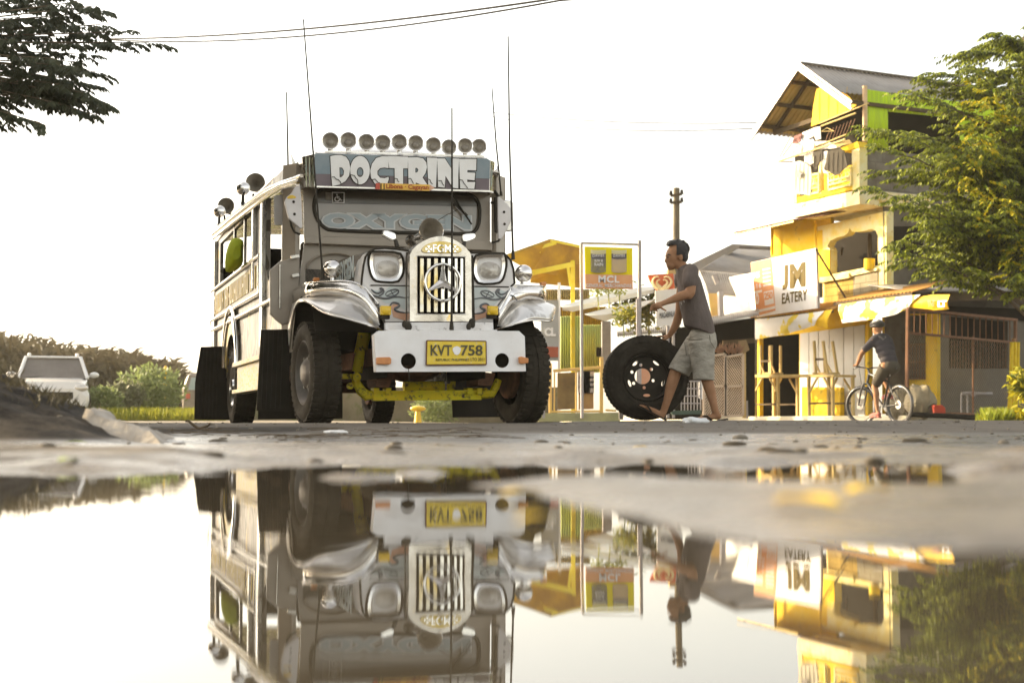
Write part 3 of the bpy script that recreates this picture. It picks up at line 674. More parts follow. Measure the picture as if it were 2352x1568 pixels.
# --- cab front
cy_ = .75
glo = [(300, 622), (345, 618), (1600, 662), (1660, 680), (1705, 725), (1724, 800), (1716, 930), (1690, 985), (1650, 1016), (1600, 1024), (390, 995), (320, 960), (270, 900), (240, 830), (236, 740), (258, 665)]
G3 = smooth_loop(F(C2, glo, cy_), 2)
up = F(C2, [(140, 560), (1815, 600), (1816, 1080), (150, 1040)], cy_)
mb = MB(); plate3([up, G3], NF, .03, mb)
lg = F(C2, [(150, 1040), (1816, 1080), (1838, 1115), (1836, 1168), (160, 1104)], cy_ - .03); mb.prism(lg, (0, .06, 0))
cab = sf('cab_front', mb, M_taupe, bevel=.006)
mb = MB(); lo = F(C2, [(150, 1106), (1832, 1168), (1700, 1500), (105, 1480)], cy_ + .05); mb.prism(lo, (0, .03, 0)); sf('firewall', mb, M_taupe)
mb = MB()
for (cx, cy, r0) in ((420, 1330, 220),):
    pts = [(cx + r0 * math.cos(t) * 1.1, cy - r0 * math.sin(t) * .62 ) for t in [PI * k / 14 for k in range(15)]]
    mb.tube(F(C2, pts, cy_ + .02), .012, 6)
sf('firewall_rib', mb, M_taupe, smooth=60)
mb = MB(); g0 = [p + V((0, .015, 0)) for p in G3]; mb.prism(g0, (0, .004, 0)); gls = sf('windshield', mb, M_glass)
mb = MB(); mb.tube([p - V((0, .006, 0)) for p in G3], .016, 8, closed=True); sf('windshield_seal', mb, M_black, gls, smooth=60)
mb = MB(); k_ = [p for p in F(C2, [(262, 640), (345, 630), (1600, 672), (1660, 690), (1695, 735), (1712, 775), (255, 742)], cy_ + .005)]; mb.prism(k_, (0, .004, 0)); sf('dark_interior_band', mb, mat('dark_interior_tone', (.07, .058, .042), (.09, .075, .055), .2, 0, 3), gls)  # dark strip stands in for the shaded cab interior behind the glass
mb = MB()
fit_text(mb, 'OXYGEN', *F(C2, [(318, 962), (1640, 980), (318, 836)], cy_), NF, .003, .055, 1.0, .006); sf('windshield_lettering', mb, mat('windshield_blue_letters', (.38, .43, .44), (.42, .46, .46), .5), gls)
mb = MB()
fit_text(mb, 'OXYGEN', *F(C2, [(300, 976), (1655, 998), (300, 824)], cy_), NF, .003, .105, 1.0, .001); sf('lettering_outline', mb, mat('pale_outline', (.62, .62, .6), (.66, .65, .62), .5), gls)
mb = MB(); l = F(C2, [(398, 645), (512, 648), (511, 745), (400, 742)], cy_ - .008); mb.prism(l, (0, .004, 0)); stc = sf('access_sticker', mb, M_whitep, gls)
mb = MB(); l = F(C2, [(406, 654), (503, 656), (502, 737), (408, 735)], cy_ - .011); mb.prism(l, (0, .003, 0)); sf('sticker_ground', mb, M_black, stc)
mb = MB(); q = lambda *a: F(C2, a, cy_ - .014)
mb.ell(q((443, 669))[0], (.006, .003, .006), 10, 6)
for p_ in ([(443, 678), (448, 700), (470, 702), (480, 722), (490, 718)], [(446, 688), (466, 688)], [(438, 690), (426, 700), (424, 715), (435, 727), (452, 728), (466, 718), (468, 708)]): mb.tube(F(C2, p_, cy_ - .014), .0045, 5)
sf('wheelchair_symbol', mb, M_whitep, stc)
mb = MB(); l = F(C2, [(340, 645), (396, 648), (396, 718), (342, 715)], cy_ - .004); mb.prism(l, (0, .003, 0)); sf('old_sticker', mb, mat('faded_sticker', (.3, .27, .22), (.2, .18, .15), .6, 0, 40), gls)
mb = MB(); mb.tube(F(C2, [(1480, 672), (1560, 800), (1650, 935)], cy_ - .05), .008, 6); mb.beam(*F(C2, [(1490, 740), (1610, 860)], cy_ - .04), .014, .02); sf('wiper', mb, M_black, smooth=60)

# --- visor sign board
vy = .46
mb = MB(); vo = F(C2, [(245, 300), (275, 297), (1790, 345), (1815, 360), (1808, 650), (245, 607)], vy); mb.prism(vo, (0, .03, 0))
vs = sf('sign_board', mb, mat('mauve_board', (.2, .165, .17), (.17, .14, .145), .5, 0, 5), bevel=.004)
mb = MB(); l = F(C2, [(246, 301), (275, 298), (1790, 346), (1814, 361), (1811, 526), (246, 482)], vy - .003); mb.prism(l, (0, .002, 0)); sf('blue_field', mb, mat('slate_blue_board', (.22, .27, .29), (.27, .31, .32), .5, 0, 5), vs)
mb = MB(); l = F(C2, [(245, 603), (1808, 646), (1845, 655), (1845, 640), (1808, 630), (245, 590)], vy - .006); mb.prism(l, (0, .008, 0)); sf('lower_lip', mb, M_steel, vs)
mb = MB(); a = F(C2, [(245, 305), (245, 607)], vy); b_ = [JF.f(C2(136, 330), .62), JF.f(C2(152, 603), .62)]; mb.strip([a[0], b_[0]], [a[1], b_[1]])
a2 = [JF.f(C2(136, 330), .62), JF.f(C2(152, 603), .62)]; mb.strip([a2[0], a2[0] + V((0, .5, 0))], [a2[1], a2[1] + V((0, .5, 0))])
sf('visor_wing', mb, M_steel, vs, solid=.01); mb = MB()
a = F(C2, [(1815, 362), (1808, 650)], vy); b_ = [JF.f(C2(1852, 378), .6), JF.f(C2(1840, 655), .6)]; mb.strip([a[0], b_[0]], [a[1], b_[1]]); mb.strip([b_[0], b_[0] + V((0, .5, 0))], [b_[1], b_[1] + V((0, .5, 0))])
sf('visor_wing', mb, M_steel, vs, solid=.01)
mb = MB()
for x0, m_ in ((196, .012), (165, .008)): mb.beam(JF.f(C2(x0, 335), .5), JF.f(C2(x0 + 4, 600), .5), m_, .006)
mb.beam(JF.f(C2(1832, 375), .48), JF.f(C2(1826, 648), .48), .012, .006); sf('wing_stripe', mb, mat('pale_yellow_stripe', (.6, .56, .2), (.4, .5, .5), .5), vs)
GL = dict(
 D=([(384, 325), (430, 315), (478, 314), (525, 332), (552, 372), (562, 430), (552, 500), (520, 548), (470, 578), (402, 592), (393, 500)], [(465, 425), (490, 428), (507, 455), (503, 492), (486, 510), (468, 516)]),
 C=([(903, 326), (850, 325), (795, 342), (758, 392), (742, 455), (750, 520), (785, 572), (845, 590), (895, 570), (908, 530), (905, 510), (870, 522), (830, 518), (806, 490), (806, 458), (830, 432), (870, 426), (905, 432)],),
 T=([(898, 324), (1080, 330), (1078, 434), (1036, 435), (1036, 576), (962, 572), (960, 432), (912, 430)],),
 R=([(1080, 336), (1160, 335), (1215, 345), (1243, 380), (1250, 425), (1236, 478), (1210, 516), (1252, 578), (1200, 582), (1150, 560), (1148, 584), (1085, 578)], [(1146, 430), (1162, 430), (1173, 448), (1164, 468), (1146, 472)]),
 I=([(1250, 338), (1342, 341), (1330, 606), (1300, 598), (1262, 580)],),
 N=([(1342, 346), (1410, 346), (1472, 440), (1474, 345), (1538, 348), (1530, 500), (1530, 614), (1480, 606), (1416, 500), (1408, 606), (1350, 600)],),
 E=([(1538, 350), (1693, 351), (1690, 452), (1612, 450), (1612, 470), (1682, 474), (1676, 542), (1610, 534), (1612, 556), (1682, 556), (1674, 618), (1548, 614)],))
el = lambda cx, cy, rx, ry, n=22: [(cx + rx * math.cos(2 * PI * k / n), cy + ry * math.sin(2 * PI * k / n)) for k in range(n)]
GL['O'] = (el(650, 450, 88, 128), el(651, 468, 30, 44))
lw = MB(); lb = MB()
for j, (k, L_) in enumerate(GL.items()):
    plate3([F(C2, L_[0], vy - .010)] + [F(C2, h, vy - .010) for h in L_[1:]], NF, .004, lw)
    plate3([F(C2, grow(L_[0], 7), vy - .006 - j * .0004)] + [F(C2, grow(h, -6), vy - .006 - j * .0004) for h in L_[1:]], NF, .003, lb)
let = sf('board_lettering', lw, mat('letter_white', (.84, .82, .78), (.78, .75, .7), .5, 0, 6, dirt=(.25, .2, .15), dirt_amt=.1, dirt_scale=9), vs)
sf('letter_outline', lb, M_black, let)
mb = MB()
for ps in ([(398, 512), (420, 510), (435, 530), (455, 535), (475, 555), (480, 575)], [(568, 492), (600, 498), (612, 520), (628, 535), (632, 575)], [(755, 535), (785, 530), (812, 560), (830, 565)], [(962, 524), (985, 528), (990, 550), (1002, 556)],
           [(1085, 526), (1105, 524), (1118, 550), (1130, 572)], [(1262, 530), (1280, 540), (1284, 560), (1300, 575)], [(1352, 544), (1380, 544), (1388, 570), (1402, 590)], [(1540, 534), (1568, 540), (1580, 565), (1600, 590), (1615, 612)]):
    mb.tube(F(C2, ps, vy - .0155), .0032, 4)
sf('letter_cracks', mb, M_black, let)
pc = MB(); pc.prism(F(C2, [(830, 566), (1275, 580), (1270, 636), (830, 622)], vy - .022), (0, .006, 0)); pen = sf('pencil_sign', pc, mat('pencil_yellow', (.8, .48, .06), (.74, .42, .05), .45), vs)
mb = MB(); mb.prism(F(C2, [(792, 566), (828, 566), (828, 622), (790, 620)], vy - .022), (0, .006, 0)); sf('eraser', mb, mat('pencil_red', (.55, .12, .08), (.5, .1, .07), .5), pen)
mb = MB(); mb.prism(F(C2, [(1276, 580), (1320, 610), (1272, 636)], vy - .022), (0, .006, 0)); sf('pencil_tip', mb, m_sal, pen)
mb = MB(); mb.prism(F(C2, [(833, 567), (843, 567), (843, 622), (833, 622)], vy - .024), (0, .003, 0)); mb.prism(F(C2, [(862, 567), (870, 567), (870, 623), (862, 623)], vy - .024), (0, .003, 0)); sf('pencil_band', mb, M_black, pen)
mb = MB(); fit_text(mb, 'Libona · Cagayan', *F(C2, [(884, 626), (1264, 636), (884, 572)], vy - .022), NF, .003, .022); sf('pencil_lettering', mb, mat('brown_letters', (.42, .12, .05), (.4, .1, .04), .5), pen)

# --- lamps on the visor
LC = [(384, 185, -8), (546, 185, -12), (710, 197, -14), (852, 205, -8), (1003, 200, -14), (1148, 208, -10), (1308, 225, -16), (1442, 243, -4), (1590, 232, -10), (1718, 236, -18)]
lamp0 = None
for k, (x, y, tl) in enumerate(LC):
    c = JF.f(C2(x, y + 6), .6); s_ = .76 - .006 * k
    if lamp0 is None:
        rt = thing('visor_lamp', None, None); rt.parent = jp
        dr = V((0, -1, 0)); mb = MB(); r_ = .092
        mb.lathe([(0, .075), (.03, .073), (.06, .055), (.082, .02), (r_, -.02), (r_, -.035), (r_ * .93, -.04)], (0, 0, 0), -dr, 26); mb.tube([V((math.cos(t) * r_, -.036, math.sin(t) * r_)) for t in [2 * PI * q / 26 for q in range(26)]], .007, 6, closed=True)
        # hooded lower rim
        mb.loft([[V((math.cos(t) * r_, -.036, math.sin(t) * r_)) for t in [R(200) + R(140) * q / 12 for q in range(13)]], [V((math.cos(t) * r_ * 1.02, -.06, math.sin(t) * r_ * 1.08)) for t in [R(200) + R(140) * q / 12 for q in range(13)]]])
        mb.build('lamp_shell', M_chrome, rt, smooth=50)
        mb = MB(); mb.lathe([(r_ * .95, .034), (r_ * .8, .024), (r_ * .5, .012), (0, .006)], (0, 0, 0), dr, 26); mb.ell((0, -.012, -.02), (.05, .02, .042), 14, 8); mb.build('lamp_lens', M_lens_dark, rt, smooth=60)
        mb = MB(); mb.cyl((0, 0, -.085), (0, 0, -.145), .028, .03, 14); mb.cyl((0, 0, -.14), (0, 0, -.155), .05, .055, 14); mb.box((.01, 0, -.162), (.2, .07, .012)); mb.build('lamp_foot', M_steel, rt, smooth=40)
        lamp0 = rt; q = rt
    else: q = copy_thing(lamp0)
    q.location = c; q.rotation_euler = (R(random.uniform(-4, 4)), 0, R(tl * 1.2)); q.scale = (s_,) * 3
mb = MB(); a, b_ = F(C2, [(330, 290), (1750, 332)], .6); mb.beam(a, b_, .06, .015); mb.strip([a + V((-.1, 0, 0)), b_ + V((.05, 0, 0))], [vo[1] + V((0, .02, 0)), vo[2] + V((0, .02, 0))]); sf('lamp_rail', mb, M_steel, solid=.006)

# --- mirrors on the cab corners
for pts, c, yl, arm in (([(870, 735), (890, 690), (930, 655), (960, 605), (1010, 578), (1022, 700), (1030, 870), (1033, 968), (1010, 975), (985, 950), (930, 905), (905, 880), (885, 800)], C1, .55, [(1010, 1025), (960, 1005), (930, 950), (920, 890)]),
                        ([(1882, 688), (1900, 688), (1965, 745), (2012, 800), (2015, 880), (1985, 945), (1955, 1010), (1920, 1068), (1890, 1066), (1885, 900)], C2, .6, [(1830, 1100), (1890, 1085), (1905, 1060)])):
    mb = MB(); l = F(c, pts, yl); mb.prism(l, (0, .03, 0)); mr = sf('side_mirror', mb, mat('mirror_shell', (.62, .58, .55), (.56, .52, .49), .4, .2, 5), bevel=.008)
    mb = MB(); mb.tube(F(c, arm, yl + .05), .01, 6); sf('mirror_arm', mb, M_black, mr, smooth=60)
    mb = MB()
    for (x, y) in (((951, 733), (959, 843)) if c is C1 else ((1941, 824), (1945, 932))): mb.ell(JF.f(c(x, y), yl - .004), (.012, .006, .012), 10, 6)
    sf('mirror_bolt', mb, M_black, mr, smooth=60)
    if c is C1:
        mb = MB(); mb.prism(smooth_loop(F(c, [(890, 690), (930, 668), (970, 685), (975, 700), (930, 706), (895, 706)], yl - .004), 1), (0, .004, 0)); sf('mirror_sticker', mb, M_amber, mr)
        mb = MB(); mb.prism(F(c, [(775, 690), (790, 672), (870, 665), (900, 660), (915, 700), (880, 760), (915, 880), (915, 942), (782, 942), (776, 900)], .95), (0, .02, 0)); sf('quarter_panel', mb, mat('pale_panel', (.5, .46, .42), (.45, .42, .38), .5, .1), bevel=.004)
    else:
        mb = MB(); mb.prism(F(c, [(1935, 715), (2000, 722), (2026, 740), (2030, 900), (2022, 990), (1985, 1000), (1950, 990)], yl + .1), (0, .03, 0)); sf('mirror_back', mb, M_steel, mr, bevel=.01)
        mb = MB(); mb.prism(F(c, [(1862, 690), (1884, 690), (1888, 1010), (1866, 995)], yl + .02), (0, .05, 0)); mb.tube(F(c, [(1822, 640), (1860, 640), (1890, 690)], .7), .014, 6); mb.tube(F(c, [(1822, 740), (1850, 745), (1880, 720)], .7), .012, 6); sf('mirror_glass', mb, M_black, mr)
mb = MB(); p = JF.f(C2(1875, 500), .8); mb.ell(p, (.03, .05, .09), 14, 9); mb.tube([p - V((0, 0, .08)), p + V((-.04, .02, -.16))], .01, 6); sf('round_mirror', mb, M_chrome, smooth=180)

# --- roof
ZR = 2.23
def sec(y, zc, w, ze): return [V((x * w, y, ze + (zc - ze) * (1 - abs(x) ** 2.4))) for x in (-1, -.9, -.7, -.4, 0, .4, .7, .9, 1)]
mb = MB(); mb.loft([sec(.55, 2.28, .85, 2.2), sec(.9, 2.42, .93, 2.2), sec(1.5, 2.46, 1.0, 2.21), sec(3, 2.45, 1.03, 2.21), sec(5, 2.42, 1.03, 2.2), sec(6.3, 2.36, 1.0, 2.18)]); sf('roof', mb, M_steel, smooth=50, solid=.02)
# side roof rail with ornaments
rail_lo = [JF.s(C1(x, y), -1.04) for x, y in [(985, 575), (840, 610), (700, 700), (560, 800), (400, 925), (228, 1060)]]
rail_hi = [JF.s(C1(x, y), -1.04) for x, y in [(1020, 500), (850, 560), (700, 625), (560, 735), (400, 850), (236, 990)]]
m_orn = mat('ornament_strip', (.42, .38, .3), (.5, .36, .06), .4, .4, 5, bump=.3, stretch=(1, 3, 6), mix_lo=.48, mix_hi=.56)
mb = MB(); mb.strip(rail_hi, rail_lo); sf('roof_rail', mb, m_orn, solid=.03)
mb = MB(); mb.tube(rail_lo, .02, 6); mb.tube(rail_hi, .016, 6); mb.tube([a.lerp(b__, .5) - V((.02, 0, 0)) for a, b__ in zip(rail_hi, rail_lo)], .012, 6); sf('rail_tube', mb, M_chrome, smooth=60)

# --- sides
def dirt_mural():
    m = bpy.data.materials.new('side_mural'); m.use_nodes = True; nt = m.node_tree; N = nt.nodes; L = nt.links; b = N['Principled BSDF']
    tc = N.new('ShaderNodeTexCoord'); mp = N.new('ShaderNodeMapping'); mp.inputs['Scale'].default_value = (1, 3.2, 1.1); L.new(tc.outputs['Object'], mp.inputs[0])
    def nz_(s, w_): n = N.new('ShaderNodeTexNoise'); n.inputs['Scale'].default_value = s; n.inputs['Detail'].default_value = 1.5; n.inputs['Distortion'].default_value = w_ * .25; L.new(mp.outputs[0], n.inputs['Vector']); return n.outputs[0]
    r1 = N.new('ShaderNodeValToRGB'); r1.color_ramp.interpolation = 'CONSTANT'; e = r1.color_ramp.elements; e[0].color = (.15, .125, .095, 1); e[1].position = .4; e[1].color = (.3, .27, .22, 1)
    for p_, c in ((.5, (.11, .09, .065)), (.57, (.42, .38, .32)), (.61, (.6, .4, .05)), (.66, (.18, .15, .11)), (.72, (.44, .4, .33))): q = e.new(p_); q.color = (*c, 1)
    L.new(nz_(1.7, 3.0), r1.inputs[0]); L.new(r1.outputs[0], b.inputs['Base Color']); b.inputs['Metallic'].default_value = .25; b.inputs['Roughness'].default_value = .38
    bp = N.new('ShaderNodeBump'); bp.inputs['Strength'].default_value = .5; bp.inputs['Distance'].default_value = .02; L.new(nz_(4, 1), bp.inputs['Height']); L.new(bp.outputs[0], b.inputs['Normal'])
    return m
M_mur = dirt_mural()
ye = 6.3
for sx in (-1, 1):
    X = sx * 1.0; nv = V((sx, 0, 0))
    Z0, Z1 = .62, 2.2
    yz = lambda *a: [V((X, y, z)) for y, z in a]
    body = yz((.85, .5), (3.78, .5), (3.85, .7), (4.0, .88), (4.2, .96), (4.4, .97), (4.62, .9), (4.8, .74), (4.88, .5), (ye, .62), (ye + .02, 1.1), (ye, 1.5), (ye, Z1), (.85, Z1))
    w1 = yz((2.75, 1.60), (5.7, 1.60), (5.7, 2.12), (2.75, 2.12)); w2 = yz((.98, 1.42), (1.75, 1.30), (1.9, 1.42), (1.9, 2.1), (1.05, 2.1))
    mb = MB(); plate3([body, w1, w2], nv, .04, mb); sd = sf('side_panel', mb, M_mur, bevel=.004)
    for y in (3.5, 4.35): m2_ = MB(); m2_.beam(V((X - sx * .01, y, 1.58)), V((X - sx * .01, y, 2.16)), .045, .03); sf('window_post', m2_, M_steel, sd, bevel=.006)
    for y_, z_, wd_ in ((1.98, .7, .14), (2.6, 1.3, .1), (6.1, .7, .3)): m2_ = MB(); m2_.beam(V((X + sx * .018, y_, z_)), V((X + sx * .018, y_, 2.18)), wd_, .045, up=(1, 0, 0)); sf('body_pillar', m2_, M_steel, sd, bevel=.01)
    # lettered band under the sill
    m2_ = MB()
    for (ya, za, yb, zb) in ((2.1, 1.58, ye, 1.60), (2.1, 1.22, ye, 1.24)): m2_.cyl(V((X + sx * .03, ya, za)), V((X + sx * .03, yb, zb)), .022, n=8)
    m2_.cyl(V((X + sx * .03, 2.1, 1.22)), V((X + sx * .03, 2.1, 1.58)), .022, n=8); m2_.cyl(V((X + sx * .02, .9, 1.09)), V((X + sx * .02, ye, 1.12)), .028, n=8); sf('side_moulding', m2_, M_chrome, sd, smooth=60)
    m2_ = MB(); bk = MB(); bk.prism([V((X + sx * .022, y, z)) for y, z in ((2.12, 1.24), (ye - .05, 1.26), (ye - .05, 1.56), (2.12, 1.55))], (sx * .004, 0, 0)); bnd = sf('name_band', bk, mat('brown_band', (.2, .14, .08), (.14, .1, .06), .4, .2, 6), sd)
    a, b__ = (V((X + sx * .026, ye - .2, 1.3)), V((X + sx * .026, 2.25, 1.28))); 
    if sx > 0: a, b__ = b__, a
    fit_text(m2_, 'LIBONA CAGAYAN BALINGASAG', a, b__, a + V((0, 0, .2)), nv, .01, .03) if False else None
    rs = random.Random(5)
    y = 2.25
    while y < ye - .15:      # worn shaded capitals, no longer legible
        wd = rs.uniform(.08, .13)
        m2_.box(V((X + sx * .032, y, 1.4)), (.01, .035, .22)); 
        if rs.random() < .7: m2_.box(V((X + sx * .032, y + wd * .45, 1.4 + rs.choice((-.09, .09, 0)))), (.01, wd * .8, .04))
        if rs.random() < .6: m2_.box(V((X + sx * .032, y + wd * .8, 1.4)), (.01, .03, .22))
        y += wd + .06
    sf('band_lettering', m2_, mat('band_yellow', (.9, .6, .02), (.85, .62, .15), .4, 0, 6), bnd)
    # arch ornament
    m2_ = MB()
    for r1_, r2_, rr_ in ((.62, .60, .03), (.54, .5, .02)):
        pts = [V((X + sx * .03, 4.35 + r1_ * math.cos(t), .62 + (r2_) * 1.05 * math.sin(t))) for t in [PI * k / 20 for k in range(21)]]; m2_.tube(pts, rr_, 8)
    sf('arch_moulding', m2_, M_chrome, sd, smooth=60)
    m2_ = MB(); m2_.prism([V((X + sx * .02, 4.35 + .5 * math.cos(t), .62 + .5 * math.sin(t))) for t in [PI * k / 16 for k in range(17)]] + [V((X + sx * .02, 4.35 + .42 * math.cos(t), .6 + .36 * math.sin(t))) for t in [PI - PI * k / 16 for k in range(17)]], (sx * .006, 0, 0)); sf('arch_art', m2_, mat('arch_yellow', (.85, .6, .02), (.6, .5, .3), .4, .1, 4), sd)
    # step box
    m2_ = MB(); m2_.box(V((X + sx * .02, 2.75, .6)), (.12, 2.0, .05)); m2_.box(V((X + sx * .0, 2.75, .45)), (.06, 1.95, .26)); m2_.box(V((X + sx * .02, 2.75, .32)), (.12, 2.0, .04)); sf('side_step', m2_, m_orn if sx < 0 else M_steel, sd, bevel=.006)
# interior
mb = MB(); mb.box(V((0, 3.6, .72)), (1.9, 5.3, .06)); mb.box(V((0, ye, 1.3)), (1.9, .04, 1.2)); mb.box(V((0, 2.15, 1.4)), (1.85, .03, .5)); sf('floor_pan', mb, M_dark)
for sx in (-1, 1):
    mb = MB(); mb.box(V((sx * .72, 4.1, 1.1)), (.4, 3.6, .12)); mb.box(V((sx * .93, 4.1, 1.36)), (.05, 3.6, .4)); sf('bench_seat', mb, mat('brown_vinyl', (.09, .065, .04), (.07, .05, .03), .5), bevel=.02)
    mb = MB(); mb.box(V((sx * .42, 1.7, 1.08)), (.52, .45, .14)); mb.box(V((sx * .42, 1.95, 1.42)), (.5, .12, .56)); mb.ell(V((sx * .42, 1.97, 1.78)), (.16, .07, .12), 12, 8); sf('driver_seat', mb, MC['brown_vinyl'], bevel=.03)
mb = MB(); mb.box(V((0, .95, 1.25)), (1.7, .3, .2)); sf('dashboard', mb, M_black, bevel=.03)
mb = MB(); cst = V((-.42, 1.25, 1.42)); mb.tube([cst + Matrix.Rotation(R(-30), 3, 'X') @ V((math.cos(t) * .2, 0, math.sin(t) * .2)) for t in [2 * PI * k / 24 for k in range(24)]], .014, 6, closed=True); mb.cyl(cst, cst + V((0, -.3, -.18)), .02); sf('steering_wheel', mb, M_black, smooth=60)
mb = MB(); mb.prism([V((.93, y, z)) for y, z in ((2.2, 1.5), (6.2, 1.5), (6.2, 2.18), (2.2, 2.18))], (.01, 0, 0)); sf('window_blackout', mb, M_dark)  # added dark sheet so no sky shows through the right-hand windows
# corner posts + cab side + door flap
for x in (-1.0, 1.0):
    xx = -.9 if x < 0 else .86
    mb = MB(); mb.loft([[V((xx, .74, .6)), V((xx, .74, 2.22))], [V((x * .99, .88, .6)), V((x * .99, .88, 2.22))]]); sf('corner_post', mb, M_taupe, solid=.05)
mb = MB(); dpts = [(740, 1340), (825, 1268), (925, 1240), (1000, 1222), (1003, 1568)]; dz = [JF.f(C1(*p), .7) for p in dpts] + [JF.f(C3(1010, 470), .7), JF.f(C3(930, 490), .7), JF.f(C3(870, 440), .7), JF.f(C3(808, 380), .7)]
mb.prism(dz, (0, .04, 0)); dr = sf('door_panel', mb, M_taupe, bevel=.01)
mb = MB(); mb.beam(JF.f(C1(828, 1290), .68), JF.f(C3(905, 330), .68), .012, .012); mb.beam(*F(C1, [(935, 1400), (1000, 1385)], .66), .03, .03); mb.beam(*F(C1, [(925, 1232), (1000, 1218)], .66), .03, .03); sf('door_hinge', mb, M_steel, dr, bevel=.004)
# horns and lamps on the roof edge
for (x, y, r_, d_) in ((608, 560, .155, 2.4), (345, 768, .155, 4.6)):
    c = JF.s(C1(x, y), -.82); h_ = horn(c, V((-.25, -1, .05)), .104, .42)
    mb = MB(); mb.tube([c + V((0, .15, -.1)), c + V((0, .15, -.26))], .015, 6); mb.tube([c + V((.05, .3, -.05)), c + V((.3, .35, -.1))], .012, 6); sf('horn_bracket', mb, M_black, h_, smooth=60)
for (x, y, m_) in ((498, 615, M_chrome), (285, 820, M_chrome)):
    c = JF.s(C1(x, y), -1.02); mb = MB(); mb.ell(c, (.072, .08, .072), 18, 12); o = sf('roof_lamp', mb, m_, smooth=180)
    mb = MB(); mb.cyl(c - V((0, 0, .05)), c - V((0, 0, .2)), .015, .02, 10); mb.beam(c + V((-.02, -.1, -.17)), c + V((.05, .15, -.14)), .03, .02); sf('lamp_foot', mb, M_black, o, smooth=40)
mb = MB(); mb.prism(F(C1, [(920, 270), (935, 315), (968, 380), (970, 430), (985, 470), (965, 470), (945, 420), (925, 320)], .95), (0, .01, 0)); mb.tube(F(C1, [(970, 460), (1000, 500), (1010, 540)], .95), .02, 6); sf('wind_vane', mb, M_steel)
# antennas
for base, top, yl, w_ in ((C4(1156, 828), (1038, 248), -.83, .0095), (C4(250, 470), (697, 45), -.05, .009), (C1(905, 620), (658, 212), .9, .009), (C2(2022, 1250), (1167, 84), .0, .009), (C2(1330, 910), (1054, 480), .0, .004), (C2(1915, 680), (1130, 202), .7, .008)):
    a = JF.f(base, yl); b_ = JF.f(top, yl); m_ = a.lerp(b_, .5) + V((random.uniform(-.01, .01), 0, 0))
    mb = MB(); mb.tube([a, m_, b_], [w_, w_ * .85, w_ * .6], 6); mb.cyl(a, a.lerp(b_, .04), w_ * 2, w_ * 1.4, 8); sf('antenna', mb, M_black, smooth=60)
# rear ladder rack
mb = MB(); l = [JF.f(C3(x, y), 6.3) for x, y in ((235, 370), (275, 368), (232, 480), (275, 470), (240, 550), (285, 548), (245, 640), (290, 640))]
for a, b_ in ((0, 1), (2, 3), (4, 5), (6, 7), (0, 2), (2, 4), (4, 6)): mb.cyl(l[a], l[b_], .013, n=6)
sf('rear_ladder', mb, M_rust, smooth=60)
# the bright sack seen through the side window
c = JF.s(C1(400, 1220), -.75); yl_ = c.y
mb = MB(); L1 = [(385, 1075), (430, 1052), (495, 1070), (505, 1110), (500, 1180), (500, 1290), (450, 1340), (350, 1375), (332, 1310), (345, 1180)]
pts = [JF.f(C1(*p), 3.4) for p in L1]; cen = sum(pts, V()) / len(pts)
rw = []
for k in (-1, -.7, 0, .7, 1): s_ = math.sqrt(1 - (k * .92) ** 2); rw.append([JF.M @ (cen + (p - cen) * s_ + V((0, k * .16, 0))) for p in smooth_loop(pts, 1)])
mb.loft(rw, closed=True); mb.add(rw[0], [tuple(range(len(rw[0])))]); mb.add(rw[-1], [tuple(range(len(rw[-1])))])
o = mb.build('backpack', mat('lime_cloth', (.5, .55, .03), (.42, .48, .03), .8, 0, 5, bump=.3), None, smooth=180); tag(o, 'lime green bag seen through the side window of the jeepney', 'bag')
# ================================================================= people
from mathutils.bvhtree import BVHTree
def bvh_of(o):
    me = o.data; M = o.matrix_local if o.parent is None else o.parent.matrix_local @ o.matrix_local
    return BVHTree.FromPolygons([v.co.copy() for v in me.vertices], [tuple(p.vertices) for p in me.polygons])
def decal(mb, bv, pts, frm, dr_fn, lift=.004):
    """outline pressed onto a surface"""
    out = []
    for p in pts:
        o, d = dr_fn(p); h = bv.ray_cast(o, d)
        if h[0] is None: return False
        out.append(h[0] - d * lift)
    mb.add(out, [tuple(range(len(out)))]); return True
camray = lambda c: (lambda p: (V((0, 0, HC)), ray(*c(*p)).normalized()))

DM = 13.2
root = thing('person', 'man in grey T-shirt and faded shorts rolling a big loose tyre along the road', 'person', P(*CM(850, 1455), DM))
RI = Matrix.Translation(-root.location)
def q(x, y, dy=0): return P(*CM(x, y), DM + dy) - root.location
def qn(x, y, dy=0): return P(*CN(x, y), DM + dy) - root.location
b = MB()
# skull, face, jaw, neck
b.ell(qn(660, 180, 0), (.093, .076, .1), 22, 16); b.ell(qn(600, 245, 0), (.07, .066, .1), 20, 14); b.ell(qn(585, 330, 0), (.052, .05, .058), 18, 12); b.ell(qn(567, 378), (.026, .03, .025), 12, 8)
b.ell(qn(640, 320), (.055, .056, .05), 16, 10)
limb(b, [(qn(535, 235), .014), (qn(512, 296), .014)]); b.ell(qn(520, 303), (.014, .018, .011), 10, 8); b.ell(qn(543, 345), (.014, .024, .008), 10, 6); b.ell(qn(548, 363), (.014, .022, .008), 10, 6); b.ell(qn(530, 225), (.02, .05, .01), 12, 8)
b.ell(qn(702, 255, -.07), (.02, .012, .033), 12, 8); b.ell(qn(702, 255, .07), (.02, .012, .033), 12, 8)
limb(b, [(qn(690, 330), .052), (qn(745, 420), .058)])
# trunk inside the clothes
limb(b, [(q(745, 350), .07), (q(765, 420), .09), (q(800, 600), .09), (q(850, 800), .08)])
